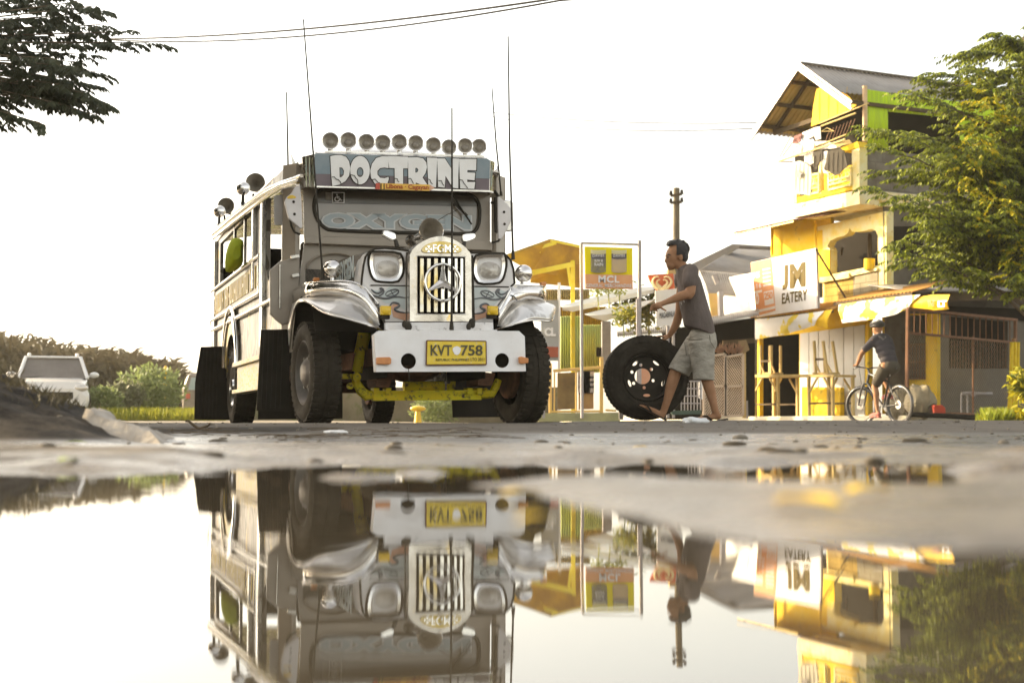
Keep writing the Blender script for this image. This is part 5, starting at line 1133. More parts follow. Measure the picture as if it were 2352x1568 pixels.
# shaded flanks
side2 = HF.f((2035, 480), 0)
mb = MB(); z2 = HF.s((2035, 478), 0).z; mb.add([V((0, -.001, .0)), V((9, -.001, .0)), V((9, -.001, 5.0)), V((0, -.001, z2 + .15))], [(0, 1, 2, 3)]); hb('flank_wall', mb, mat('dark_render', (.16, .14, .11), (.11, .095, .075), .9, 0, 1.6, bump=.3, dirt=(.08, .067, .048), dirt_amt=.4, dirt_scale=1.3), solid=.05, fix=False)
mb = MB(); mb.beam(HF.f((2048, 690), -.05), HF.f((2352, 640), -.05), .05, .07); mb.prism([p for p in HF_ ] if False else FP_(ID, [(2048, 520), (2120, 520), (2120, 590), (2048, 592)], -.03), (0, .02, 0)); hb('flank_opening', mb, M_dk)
# third floor box, projecting
X3 = -.72
mb = MB(); mb.prism(SP(CK, [(405, 1288), (1350, 1072), (1356, 1276), (425, 1468)], X3), (2.0, 0, 0)); hb('floor_slab', mb, mat('weathered_white_slab', (.82, .76, .55), (.8, .68, .36), .8, 0, 4, dirt=(.55, .34, .02), dirt_amt=.42, dirt_scale=3.2), bevel=.01)
mb = MB(); mb.prism(SP(CK, [(480, 1262), (490, 1180), (1250, 990), (1252, 1076)], X3), (.14, 0, 0)); hb('parapet_base', mb, M_yw, bevel=.01)
mb = MB(); mb.prism(SP(CK, [(1240, 440), (1320, 408), (1352, 480), (1352, 1068), (1250, 1085)], X3 - .01), (.22, 0, 0)); hb('corner_pillar', mb, M_cw, bevel=.01)
mb = MB(); mb.prism(SP(CK, [(1075, 490), (1325, 402), (1350, 482), (1145, 560)], X3 - .03), (.26, 0, 0)); hb('parapet_cap', mb, M_yw, bevel=.015)
for x0, x1, ya, yb in ((925, 1240, 840, 1078), (660, 790, 880, 1140)):
    sl = -.235; Y = lambda x, y: y + (x - x0) * sl
    mb = MB(); fr = SP(CK, [(x0, Y(x0, yb)), (x0, Y(x0, ya)), (x1, Y(x1, ya)), (x1, Y(x1, yb))], X3 - .012)
    n_ = 3 if x0 > 800 else 2
    for a, b_ in ((0, 1), (1, 2), (2, 3), (3, 0)): mb.beam(fr[a], fr[b_], .05, .05)
    for t in (.5, .72): mb.beam(fr[0].lerp(fr[1], 1 - t), fr[3].lerp(fr[2], 1 - t), .045, .04)
    for k in range(n_):
        c = fr[1].lerp(fr[2], (k + .5) / n_) - V((0, 0, .17)); mb.tube([c + V((0, math.cos(t) * .07, math.sin(t) * .09)) for t in [2 * PI * j / 14 for j in range(14)]], .014, 5, closed=True)
        mb.beam(c + V((0, .09, .12)), c + V((0, 0, -.1)), .018); mb.beam(c + V((0, -.09, .12)), c + V((0, 0, -.1)), .018)
    hb('balustrade_panel', mb, M_cw, smooth=30)
for l_ in ([(785, 1140), (783, 700), (812, 690), (815, 1130)], [(425, 1270), (420, 1130), (475, 1118), (478, 1258)]): mb = MB(); mb.prism(SP(CK, l_, X3 - .01), (.1, 0, 0)); hb('balcony_post', mb, M_cw)
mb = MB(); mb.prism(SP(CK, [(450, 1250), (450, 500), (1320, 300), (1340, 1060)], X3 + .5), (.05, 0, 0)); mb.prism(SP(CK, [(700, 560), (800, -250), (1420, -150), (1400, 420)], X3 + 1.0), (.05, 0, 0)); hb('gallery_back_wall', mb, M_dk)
mb = MB(); mb.prism(SP(CK, [(700, 1150), (700, 860), (1250, 730), (1250, 1010)], X3 + .3), (.02, 0, 0)); hb('ochre_inner_wall', mb, M_yw)
# its flank: blocks, green sheet, window
yf = -.004
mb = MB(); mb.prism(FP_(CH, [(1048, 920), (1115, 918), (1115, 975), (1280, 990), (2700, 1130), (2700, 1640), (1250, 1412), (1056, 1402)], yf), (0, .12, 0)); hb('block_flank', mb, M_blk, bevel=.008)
M_grn = mat('green_tin', (.56, .74, .02), (.42, .56, .05), .5, .1, 2, stretch=(8, 1, .5), bump=.3, bscale=3, dirt=(.16, .2, .05), dirt_amt=.3)
def corr(p00, p10, p01, p11, n, amp, nrm, mbx):
    rows = []
    for k in range(n * 6 + 1):
        t = k / (n * 6); o = Vector(nrm) * (amp * math.sin(2 * PI * k / 6)); rows.append([p00.lerp(p10, t) + o, p01.lerp(p11, t) + o])
    mbx.loft(rows)
mb = MB(); g_ = FP_(CH, [(1112, 505), (1276, 530), (1115, 975), (1280, 990)], yf - .03); corr(g_[0], g_[1], g_[2], g_[3], 14, .008, (0, -1, 0), mb)
g_ = FP_(CH, [(1276, 530), (2500, 690), (1276, 680), (2500, 800)], yf - .03); corr(g_[0], g_[1], g_[2], g_[3], 44, .008, (0, -1, 0), mb); hb('green_sheet', mb, M_grn, solid=.003, smooth=60)
mb = MB(); g_ = FP_(CH, [(1840, 740), (2300, 800), (1840, 1065), (2300, 1120)], yf - .03); corr(g_[0], g_[1], g_[2], g_[3], 30, .008, (0, -1, 0), mb); hb('green_sheet', mb, M_grn, solid=.003, smooth=60)
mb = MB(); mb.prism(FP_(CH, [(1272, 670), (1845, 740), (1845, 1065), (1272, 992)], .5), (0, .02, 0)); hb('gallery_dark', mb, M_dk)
mb = MB(); mb.cyl(*FP_(CH, [(1098, 915), (1096, 480)], yf - .06), .055, n=12); hb('corner_post', mb, mat('peach_post', (.7, .5, .3), (.6, .42, .24), .6), smooth=50)
# roof
zr, ze, yr, y0_, y1_ = 8.2, 6.95, 1.41, -.384, 3.2; xa, xb = -1.17, 8.5
mb = MB(); n = 74
for (ye_, s_) in ((y0_, 1), (y1_, -1)):
    ys2 = .1 if s_ > 0 else ye_; zs2 = zr - (yr - ys2) / (yr - ye_) * (zr - ze)
    corr(V((xa, yr, zr)), V((xb, yr, zr)), V((xa, ys2, zs2)), V((xb, ys2, zs2)), n, .018, (0, 0, 1), mb)
rf = hb('roof', mb, M_galv, smooth=60, solid=.004)
mb = MB()
for ye_ in (.2, y1_ - .12): corr(V((xa + .1, yr, zr - .06)), V((2.2, yr, zr - .06)), V((xa + .1, ye_, zr - .06 - abs(yr - ye_) * .69)), V((2.2, ye_, zr - .06 - abs(yr - ye_) * .69)), 26, .016, (0, 0, 1), mb)
hb('roof_bounce_sheet', mb, M_lin, rf, smooth=60, solid=.003)  # added sheet under the roof; its yellow paints in light bounced off walls
for ye_, s_ in ((y0_, -1), (y1_, 1)):
    mb = MB(); a, b_ = V((xa - .02, yr, zr + .01)), V((xa - .02, ye_ + s_ * .06, ze - .03)); d = (b_ - a); up_ = V((0, -d.z, d.y)).normalized()
    for k, (dx, h_) in enumerate(((0, .02), (-.02, -.06), (-.012, -.13))): mb.beam(a + V((dx, 0, h_)), b_ + V((dx, 0, h_)), .03, .055)
    hb('barge_board', mb, M_galv, rf, bevel=.004)
mb = MB(); mb.beam(V((xa, yr, zr + .03)), V((xb, yr, zr + .03)), .16, .03); hb('ridge_cap', mb, M_galv, rf, bevel=.01)
for t in (.18, .5, .82):
    for ye_ in (y0_, y1_): mb = MB(); p = V((xa + .05, yr + (ye_ - yr) * t, zr + (ze - zr) * t - .12)); mb.beam(p, p + V((4, 0, 0)), .05, .08); hb('purlin', mb, M_dwood, rf)
mb = MB(); mb.beam(V((xa + .45, y0_ + .3, ze + .05)), V((xa + .45, y1_ - .2, ze + .0)), .06, .1); mb.beam(V((xa + .45, yr, zr - .1)), V((xa + .45, y1_ - .2, ze + .05)), .06, .1); hb('rafter', mb, M_dwood, rf)
# rusty lean-to over the left of the second floor
mb = MB(); a = SP(CE, [(60, 146), (480, 52), (700, 20)], -.9); b_ = [p + V((1.0, 0, .22)) for p in a]; rows = []
for k in range(61):
    t = k / 60; p = a[0].lerp(a[1], min(1, t * 1.5)) if t < .667 else a[1].lerp(a[2], (t - .667) * 3); q_ = p + V((1.0, 0, .22)); w_ = V((0, 0, .014 * math.sin(k * 2.1) + .02 * noise.noise(V((k * .3, 0, 0))))); rows.append([p + w_, q_ + w_])
mb.loft(rows); lt_ = hb('lean_to_roof', mb, M_rust, solid=.006)
mb = MB(); mb.beam(a[0] + V((.02, 0, -.03)), a[1] + V((.02, 0, -.03)), .02, .045); hb('fascia', mb, M_yel, lt_)
mb = MB()
for p in SP(CE, [(332, 300), (332, 95)], -.1), SP(CE, [(640, 240), (632, 60)], -.1): mb.cyl(p[0], p[1], .035)
hb('roof_strut', mb, M_yw)
# awnings over the pavement
for c, pts, nm in ((CE, [(165, 742), (760, 678)], 'awning'), (CB, [(90, 262), (860, 160)], 'awning')):
    o_ = SP(c, pts, -1.2); mb = MB(); corr(o_[0], o_[1], o_[0] + V((1.22, 0, .3)), o_[1] + V((1.22, 0, .3)), 22, .016, (0, 0, 1), mb); aw = hb('awning', mb, mat('rusty_orange_sheet', (.55, .3, .08), (.4, .2, .06), .7, .1, 6), smooth=60, solid=.004)
    mb = MB(); mb.beam(o_[0] - V((0, 0, .05)), o_[1] - V((0, 0, .05)), .04, .06); hb('awning_rail', mb, M_dwood, aw)
# kerb and step in front of the houses
mb = MB(); kx = -2.35
mb.box(V((kx, 3.5, .12)), (.3, 14, .2)); o = mb.build('kerb', mat('painted_kerb', (.66, .58, .36), (.6, .56, .48), .8, 0, 1.2, bump=.1, dirt=(.4, .33, .2), dirt_amt=.3), None, bevel=.02, M=HF.M); tag(o, 'low cream kerb running along the front of the eatery', 'kerb', kind='structure')
mb = MB(); mb.box(V((-.9, 3.5, .1)), (2.6, 14, .17)); o = mb.build('pavement', mat('dusty_concrete', (.4, .36, .28), (.34, .3, .22), .85, 0, 2, bump=.1), None, M=HF.M); tag(o, kind='structure')
def top(o, label, cat, group=None, M=HF.M):
    if M is not None: o.matrix_local = M @ o.matrix_local
    return tag(o, label, cat, group)
# ---- banners
def banner(pts_top, pts_bot, mapf, name, label, m, n=40, amp=.05, M=HF.M, nrm=V((-1, 0, 0)), parent=None, seed=1):
    T_ = [mapf(p) for p in pts_top]; B_ = [mapf(p) for p in pts_bot]
    def at(L_, t):
        k = min(int(t * (len(L_) - 1)), len(L_) - 2); return L_[k].lerp(L_[k + 1], t * (len(L_) - 1) - k)
    rows = []
    for j in range(9):
        v_ = j / 8; rows.append([at(T_, t).lerp(at(B_, t), v_) + nrm * (amp * v_ ** .6 * (noise.noise(V((t * 7 + seed, v_ * 2.5, seed))) + .5 * noise.noise(V((t * 22, v_ * 3, seed)))) + .05 * math.sin(v_ * PI)) for t in [k / n for k in range(n + 1)]])
    mb = MB(); mb.loft(rows); return mb.build(name, m, parent, smooth=180, M=M)
M_ban = mat('printed_tarp', (.8, .78, .74), (.8, .62, .08), .5, 0, 2.4, detail=2, mix_lo=.53, mix_hi=.56, bump=.2, bscale=3)
M_bany = mat('yellow_tarp', (.8, .52, .03), (.75, .45, .03), .5, 0, 3, bump=.2)
sm = lambda xl, c: (lambda p: HF.s(c(*p), xl))
o = banner([(190, 752), (330, 742), (480, 722), (702, 692)], [(192, 898), (300, 880), (430, 858), (520, 830), (632, 796)], sm(-1.25, CE), 'tarpaulin', '', M_ban, seed=3)
tag(o, 'torn yellow and white tarp hanging below the eatery signboard', 'banner')
o2 = banner([(704, 690), (758, 684)], [(640, 798), (722, 812)], sm(-1.22, CE), 'tarp_corner', '', M_bany, n=8, M=None, parent=o)
o = banner([(135, 290), (400, 250), (650, 220), (938, 190)], [(175, 470), (420, 440), (650, 398), (815, 330)], sm(-1.25, CB), 'tarpaulin', '', M_ban, seed=8)
tag(o, 'long white and yellow tarp sagging from the awning above the cyclist', 'banner')
o2 = banner([(905, 215), (1060, 192), (1226, 190)], [(815, 332), (1000, 350), (1214, 334)], sm(-1.21, CB), 'tarp_end', '', M_bany, n=16, amp=.02, M=None, parent=o)
mb = MB(); a, b_, c_ = [HF.s(CB(*p), -1.27) for p in ((1112, 318), (1200, 312), (1112, 252))]; fit_text(mb, 'LT', a, b_, c_, WX, .004, .05, .8, .02); mb.build('tarp_lettering', M_whitep, o)
mb = MB(); a, b_, c_ = [HF.s(CB(*p), -1.27) for p in ((1012, 312), (1085, 308), (1012, 250))]; fit_text(mb, 'TNT', a, b_, c_, WX, .004, .02, .8, .02); mb.build('tarp_lettering', M_orange, o)
# ---- JM EATERY board
sb = thing('signboard', 'large white eatery board with a salmon price strip on the yellow house', 'sign'); sb.matrix_local = HF.M
xs1 = -1.32; Q = SP(CE, [(180, 352), (640, 250), (655, 672), (212, 736)], xs1); mb = MB(); mb.prism(Q, (.05, 0, 0)); mb.build('board', M_ww, sb, bevel=.004)
M_salm = mat('salmon_print', (.74, .34, .15), (.76, .4, .2), .6, 0, 3)
mb = MB(); mb.prism(SP(CE, [(182, 354), (326, 322), (356, 690), (214, 733)], xs1 - .004), (-.004, 0, 0)); ps_ = mb.build('price_strip', M_salm, sb)
mb = MB(); M_olv = mat('olive_brown_letters', (.13, .09, .02), (.11, .08, .02), .6, 0, 5)
def st(mbx, s_, bl, br, tl, off=.03, sp=1, lift=.008): a, b_, c_ = SP(CE, [bl, br, tl], xs1); fit_text(mbx, s_, a, b_, c_, WX, .004, off, sp, lift)
st(mb, 'J', (405, 547), (444, 540), (405, 375), .06)
st(mb, 'M', (458, 537), (568, 520), (458, 366), .05)
st(mb, 'EATERY', (403, 645), (582, 616), (403, 570), .02, 1.05); mb.build('sign_lettering', M_olv, sb)
mb = MB(); st(mb, '10', (205, 655), (245, 645), (200, 575), .03, .9, .012); 
for k in range(5): mb.prism(SP(CE, [(265 + k, 398 + k * 28), (318 + k, 388 + k * 28), (319 + k, 398 + k * 28), (266 + k, 410 + k * 28)], xs1 - .009), (-.003, 0, 0))
st(mb, '1 1 6', (205, 540), (258, 530), (203, 505), .03, .9, .012); st(mb, '95', (195, 470), (250, 458), (192, 425), .04, .9, .012)
mb.prism(SP(CE, [(272, 560), (336, 545), (346, 640), (282, 655)], xs1 - .009), (-.002, 0, 0)); mb.prism(SP(CE, [(204, 555), (260, 543), (261, 560), (205, 573)], xs1 - .009), (-.002, 0, 0))
mb.prism(SP(CE, [(215, 690), (352, 658), (353, 676), (216, 708)], xs1 - .009), (-.002, 0, 0)); mb.build('price_numerals', M_ww, ps_)
mb = MB(); st(mb, '250', (280, 618), (340, 606), (278, 566), .03, .85, .014); mb.build('price_figure', M_salm, ps_)
mb = MB(); mb.beam(*SP(CE, [(642, 250), (658, 674)], xs1 + .02), .05, .05); mb.build('board_edge', M_gst, sb)
mb = MB(); mb.cyl(*[HF.s(CE(640, 258), xs1), HF.s(CE(852, 606), -.9)], .022); mb.build('stay_pole', M_dwood, sb)
# ---- tables and upturned benches
def table(x0, x1, yt, yb, xl, dp, label, rung=None):
    P4 = SP(CE, [(x0, yt), (x1, yt)], xl); zb = HF.s(CE(x0, yb), xl).z
    t = thing('wooden_table', label, 'table', group='wooden tables outside the eatery'); t.matrix_local = HF.M
    mb = MB(); mb.prism([P4[0] + V((0, .08, 0)), P4[1] + V((0, -.08, 0)), P4[1] + V((dp, -.08, 0)), P4[0] + V((dp, .08, 0))], (0, 0, .05)); mb.build('table_top', M_wood, t, bevel=.004)
    for p in P4:
        for dx in (.03, dp - .03): mb = MB(); mb.beam(p + V((dx, 0, 0)), V((p.x + dx, p.y, .17)), .06, .06); mb.build('leg', M_wood, t, bevel=.004)
    L_ = (P4[0] - P4[1]).length
    for dx in (.03, dp - .03):
        mb = MB(); mb.beam(P4[0] + V((dx, 0, -.35)), P4[0] + V((dx, -.3, -.02)), .035); mb.build('brace', M_wood, t); mb = MB(); mb.beam(P4[1] + V((dx, 0, -.35)), P4[1] + V((dx, .3, -.02)), .035); mb.build('brace', M_wood, t)
        if rung: mb = MB(); mb.beam(V((P4[0].x + dx, P4[0].y, .5)), V((P4[1].x + dx, P4[1].y, .5)), .03, .04); mb.build('rung', M_dwood, t)
    return P4
ta_ = table(200, 365, 1162, 1440, -1.5, .6, 'left wooden table, in front of the dark doorway', True); tb_ = table(583, 750, 1158, 1440, -1.5, .6, 'right wooden table, in front of the low yellow wall', True)
bt = thing('plank', 'long pale plank laid across the two wooden tables', 'plank'); bt.matrix_local = HF.M; a = SP(CE, [(188, 1160), (566, 1158)], -1.5); mb = MB(); mb.prism([a[0] + V((.05, 0, .0)), a[1] + V((.05, 0, .0)), a[1] + V((.5, 0, 0)), a[0] + V((.5, 0, 0))], (0, 0, .06)); mb.build('plank_board', M_wood, bt, bevel=.004)
for xa1, xa2, tp, label in ((251, 326, 935, 'left upturned bench with its legs in the air on the tables'), (628, 690, 905, 'right upturned bench with splayed legs on the tables')):
    t = thing('bench', label, 'bench', group='benches upturned on the tables'); t.matrix_local = HF.M
    lo_ = SP(CE, [(xa1 + (12 if tp < 920 else 0), 1138), (xa2 + (34 if tp < 920 else 0), 1138)], -1.3); hi_ = SP(CE, [(xa1, tp), (xa2, tp)], -1.3)
    mb = MB(); mb.prism([lo_[0] + V((0, .12, 0)), lo_[1] + V((0, -.05, 0)), lo_[1] + V((.3, -.05, 0)), lo_[0] + V((.3, .12, 0))], (0, 0, .04)); mb.build('seat', M_wood, t)
    for p, h_ in zip(lo_, hi_):
        for dx in (0, .26): mb = MB(); mb.beam(p + V((dx, 0, 0)), h_ + V((dx, 0, 0)), .055, .05); mb.build('leg', M_wood, t, bevel=.004)
    mb = MB(); mb.beam(lo_[0].lerp(hi_[0], .45), lo_[1].lerp(hi_[1], .45), .03, .05); mb.build('rung', M_dwood, t)
    for p, h_ in zip(lo_, hi_): mb = MB(); mb.beam(p + V((0, -.14, .02)), p.lerp(h_, .35), .03); mb.build('brace', M_wood, t)
# ---- laundry
def cloth(c, pts, xl, name, label, m, th=.02, parent=None):
    l = SP(c, pts, xl); mb = MB(); n_ = len(l); cen = sum(l, V()) / n_
    mb.prism(l, (.02, 0, 0)); z0c = min(p.z for p in l); z1c = max(p.z for p in l); yc = [p.y for p in l]
    for k in range(4):
        yy = min(yc) + (max(yc) - min(yc)) * (.2 + .2 * k); zz = [p.z for p in l if abs(p.y - yy) < (max(yc) - min(yc)) * .3] or [z0c, z1c]; mb.tube([V((l[0].x - .004, yy + .01, min(zz) + .05)), V((l[0].x - .02, yy, (min(zz) + max(zz)) / 2)), V((l[0].x - .002, yy - .02, max(zz) - .06))], [.004, .009, .004], 6)
    o = mb.build(name, m, parent, bevel=.012, M=HF.M if parent is None else None)
    if parent is None: tag(o, label, 'laundry', 'laundry hung on the balcony')
    return o
XL = X3 - .75
M_cl = mat('white_cloth', (.74, .71, .66), (.66, .62, .56), .9, 0, 4, bump=.4, bscale=6)
o = cloth(CK, [(425, 690), (520, 670), (585, 700), (668, 755), (686, 900), (664, 1158), (560, 1140), (420, 1132), (422, 960), (412, 880)], XL, 'hanging_shirt', 'long pale T-shirt hung lowest on the left end of the rack', mat('pale_shirt', (.5, .46, .38), (.56, .5, .36), .9, 0, 3))
d_ = MB(); d_.prism([p + V((-.06, 0, 0)) for p in SP(CK, [(500, 800), (525, 815), (545, 800), (550, 840), (590, 850), (560, 880), (570, 915), (530, 900), (500, 915), (505, 870), (485, 850), (510, 845)], XL)], (-.004, 0, 0)); d_.build('shirt_motif', mat('grey_motif', (.3, .28, .28), (.25, .23, .23), .9), o)
cloth(CK, [(905, 545), (1000, 520), (1085, 505), (1130, 530), (1160, 620), (1185, 745), (1110, 805), (1060, 860), (1010, 878), (955, 850), (862, 775), (890, 680)], XL, 'hanging_shorts', 'black shorts with white piping hung over the balcony', mat('black_cloth', (.05, .042, .03), (.07, .06, .045), .8, 0, 5))
cloth(CK, [(840, 545), (905, 535), (880, 700), (850, 790), (930, 850), (850, 845), (815, 660)], XL + .08, 'hanging_shirt', 'white shirt hung behind the black shorts', M_cl)
cloth(CK, [(555, 280), (730, 210), (800, 195), (810, 370), (740, 385), (720, 330), (600, 380), (555, 395)], XL + .25, 'hanging_towel', 'white towel on the topmost line of the rack', M_cl)
cloth(CK, [(590, 400), (720, 400), (705, 560), (710, 720), (580, 755)], XL + .1, 'hanging_shirt', 'white vest hung in the middle of the rack', M_cl)
cloth(CK, [(440, 330), (545, 290), (530, 400), (470, 440), (415, 430)], XL + .2, 'hanging_cloth', 'dark red rag hung near the rack tip', mat('red_cloth', (.25, .13, .11), (.2, .1, .09), .9))
cloth(CK, [(460, 440), (590, 410), (590, 600), (400, 610), (450, 520)], XL + .12, 'hanging_shirt', 'light grey shirt spread on the left of the rack', mat('grey_cloth', (.42, .4, .38), (.38, .36, .34), .9))
cloth(CK, [(700, 560), (830, 520), (840, 650), (790, 700), (760, 790), (680, 800), (660, 740), (715, 700)], XL + .05, 'hanging_cloth', 'small grey and black top hung left of the black shorts', MC['black_cloth'])
cloth(CK, [(730, 400), (900, 400), (1080, 480), (1000, 500), (730, 520), (640, 560)], XL + .3, 'hanging_sheet', 'white sheet folded flat over the rack bars', M_cl)
cloth(CH, [(715, 500), (800, 480), (880, 490), (950, 540), (1030, 630), (960, 680), (880, 710), (780, 760), (675, 795), (690, 650)], X3 - .1, 'hanging_sheet', 'big orange yellow sheet hung under the gable', mat('orange_sheet', (.8, .48, .05), (.72, .42, .06), .8, 0, 1.5, bump=.3, bscale=2))
rk = thing('drying_rack', 'thin wire drying rack cantilevered from the balcony', 'rack'); rk.matrix_local = HF.M
def rod(c, a, b_, xa_, xb_, r=.012, m=M_wood, nm='rack_bar'): mb = MB(); mb.cyl(HF.s(c(*a), xa_), HF.s(c(*b_), xb_), r, n=6); mb.build(nm, m, rk, smooth=60)
rod(CK, (225, 683), (1150, 375), XL, XL + .1, .02); rod(CK, (400, 612), (1170, 305), XL + .25, XL + .3, .016); rod(CK, (225, 683), (425, 690), XL, XL + .3); rod(CK, (240, 620), (400, 330), XL, XL + .3, .01); rod(CK, (280, 610), (440, 390), XL, XL + .3, .01)
rod(CK, (820, 190), (1300, 10), XL + .3, XL + .5, .02); rod(CK, (800, 150), (1480, -130), XL + .4, XL + .6, .016)
for k in range(8): rod(CK, (880 + k * 48, 400 - k * 16), (940 + k * 50, 230 - k * 20), XL + .2, XL + .35, .008, M_brn)
for k in range(5): rod(CK, (1010 + k * 6, 445 + k * 9), (1210 + k * 8, 385 + k * 10), XL + .1, XL + .2, .01)
rod(CK, (820, 265), (1000, 262), XL + .2, XL + .3, .008); rod(CK, (820, 265), (900, 215), XL + .2, XL + .3, .008); rod(CK, (1000, 262), (900, 215), XL + .3, XL + .3, .008)

# ================================================================= annex and gate at the right
an_ = thing('annex', 'low dark annex with barred windows and a yellow corner beside the house', 'building', HF.o, HF.a)
mb = MB(); plate3([SP(CB, [(560, 1360), (560, 380), (1096, 380), (1096, 1360)], .6), SP(CB, [(600, 1026), (600, 392), (984, 392), (988, 1022)], .6)], WX, .1, mb); mb.build('front_wall', M_yw, an_, bevel=.006)
cz = SP(CB, [(1096, 1360), (1096, 380)], .6); ya = cz[0].y
mb = MB(); plate3([[HF.f(CB(*p), ya) for p in [(1094, 1400), (1094, 380), (2500, 520), (2500, 1500)]], [HF.f(CB(*p), ya) for p in [(1216, 912), (1216, 400), (1790, 430), (1790, 915)]]], WY, .1, mb); mb.build('flank_wall', mat('grey_annex_wall', (.17, .15, .12), (.14, .12, .095), .9, 0, 2, bump=.2), an_, bevel=.006)
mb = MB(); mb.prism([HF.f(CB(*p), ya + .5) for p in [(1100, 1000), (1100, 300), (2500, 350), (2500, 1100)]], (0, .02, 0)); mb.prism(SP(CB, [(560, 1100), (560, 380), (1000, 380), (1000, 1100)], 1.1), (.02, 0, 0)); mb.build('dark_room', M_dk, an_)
for k in range(13): mb = MB(); x = 655 + k * 27; mb.cyl(*SP(CB, [(x, 1026), (x, 690 - (k) * 2)], .56), .011, n=6); mb.build('window_bar', M_brn, an_, smooth=60)
for y_ in (690, 862, 1024): mb = MB(); mb.cyl(*SP(CB, [(640, y_), (985, y_ - 14)], .55), .014, n=6); mb.build('window_rail', M_brn, an_, smooth=60)
for k in range(20): mb = MB(); x = 1240 + k * 28; mb.cyl(HF.f(CB(x, 912), ya - .03), HF.f(CB(x, 640), ya - .03), .011, n=6); mb.build('window_bar', M_brn, an_, smooth=60)
mb = MB(); e0 = HF.f(CB(855, 160), ya - .7); e1 = HF.f(CB(2500, 150), ya - .7); corr(e0, e1, e0 + V((0, 1.4, .25)), e1 + V((0, 1.4, .25)), 60, .014, (0, 0, 1), mb); mb.build('annex_roof', M_galv, an_, smooth=60, solid=.005)
mb = MB(); mb.beam(e0 - V((0, -.1, .12)), e1 - V((0, -.1, .12)), .05, .16); mb.build('fascia', M_dwood, an_)
GF = Frame((7.66, 27.5, .08), 42.5)
gt = thing('metal_gate', 'rust brown steel gate with upright bars above chain-link mesh', 'gate', GF.o, GF.a)
def gp(x, y): return GF.f(CB(x, y), 0)
for a, b_, r_, nm in (((812, 330), (800, 1345), .03, 'gate_post'), ((812, 330), (1880, 440), .028, 'top_rail'), ((815, 566), (1870, 662), .024, 'middle_rail'), ((1866, 440), (1862, 1370), .03, 'gate_post'), ((805, 1340), (1862, 1372), .02, 'bottom_rail'), ((1450, 600), (1450, 1380), .016, 'gate_stile')):
    mb = MB(); mb.beam(gp(*a), gp(*b_), r_ * 2); mb.build(nm, M_brn, gt, bevel=.004)
for k in range(17): x = 875 + k * 58.5; mb = MB(); t = (x - 812) / 1060; mb.cyl(gp(x, 335 + 110 * t), gp(x, 568 + 95 * t), .012, n=6); mb.build('upright_bar', M_brn, gt, smooth=60)
mb = MB(); c0_, c1_ = gp(812, 566), gp(1864, 662); zt = min(c0_.z, c1_.z); W_ = c1_.x - c0_.x; k = -1.6
while k < W_:
    for s_ in (1, -1):
        xa_, xb_ = (k, k + 1.55) if s_ > 0 else (k + 1.55, k); za_, zb_ = .02, zt
        pts = [(xa_ + (xb_ - xa_) * t, za_ + (zb_ - za_) * t) for t in (0, 1)]
        lo_t = max(0, min((0 - xa_) / (xb_ - xa_), (W_ - xa_) / (xb_ - xa_))); hi_t = min(1, max((0 - xa_) / (xb_ - xa_), (W_ - xa_) / (xb_ - xa_)))
        if hi_t > lo_t: mb.cyl(*[V((c0_.x + xa_ + (xb_ - xa_) * t, .01 * s_, za_ + (zb_ - za_) * t)) for t in (lo_t, hi_t)], .0028, n=4, caps=False)
    k += .085
mb.build('chain_link', mat('mesh_wire', (.3, .27, .2), (.25, .2, .13), .5, .4), gt)
for x in (1772, 1804, 1834): mb = MB(); mb.tube([gp(x - 20, 1350) - V((0, .12, 0)), gp(x, 1000) - V((0, .12, 0)), gp(x + 6, 660) - V((0, .12, 0))], .042, 8); o = mb.build('bamboo_post', M_bam, None, smooth=60, M=GF.M); tag(o, 'yellow bamboo pole tied upright to the end of the gate', 'pole', 'bamboo poles at the gate')
mb = MB(); mb.cyl(gp(1842, 1370), gp(1850, 620), .045); o = mb.build('timber_post', mat('brown_post', (.35, .2, .09), (.28, .16, .08), .7), None, smooth=60, M=GF.M); tag(o, 'thick brown post standing right of the bamboo poles', 'post')
# boulder, bundle, hose, pump
def rock(c, r, seed, name, label, cat, m, n=26, k_=.3, M=None):
    mb = MB(); mb.ell((0, 0, 0), 1, n, n // 2)
    mb.v = [tuple(V((x * r[0], y * r[1], z * r[2])) * (1 + k_ * noise.noise(V((x * 1.5 + seed, y * 1.5, z * 1.5))) + k_ * .5 * noise.noise(V((x * 4, y * 4 + seed, z * 4))) - .12 * abs(noise.noise(V((x * 2.5, y * 2.5, z * 2.5 + seed)))) ) + V(c)) for x, y, z in mb.v]
    o = mb.build(name, m, None, smooth=35); return tag(o, label, cat)
M_rock = mat('rock', (.34, .29, .19), (.24, .2, .13), .9, 0, 5, bump=.6, bscale=9)
rock(P(*CB(930, 1230), 26.8), (.26, .3, .34), 2, 'boulder', 'waist-high grey boulder right of the bicycle, by the gate', 'boulder', M_rock)
rock(P(*CB(720, 1260), 27.2), (.24, .25, .3), 5, 'boulder', 'sunlit yellowish boulder seen through the bicycle rear wheel', 'boulder', M_rock)
rock(P(*CB(1065, 1330), 26.5), (.1, .12, .13), 7, 'bundle', 'round black bundle lying beside the red crate', 'bundle', M_flap, 18, .1)
mb = MB(); mb.prism([P(*CB(x, y), 26.3) for x, y in [(1068, 1285), (1080, 1270), (1150, 1272), (1182, 1300), (1186, 1364), (1072, 1366)]], (0, .2, 0)); o = mb.build('red_crate', mat('red_plastic', (.5, .08, .04), (.42, .07, .04), .5), None, bevel=.02); tag(o, 'small red plastic crate lying on the ground by the boulder', 'crate')
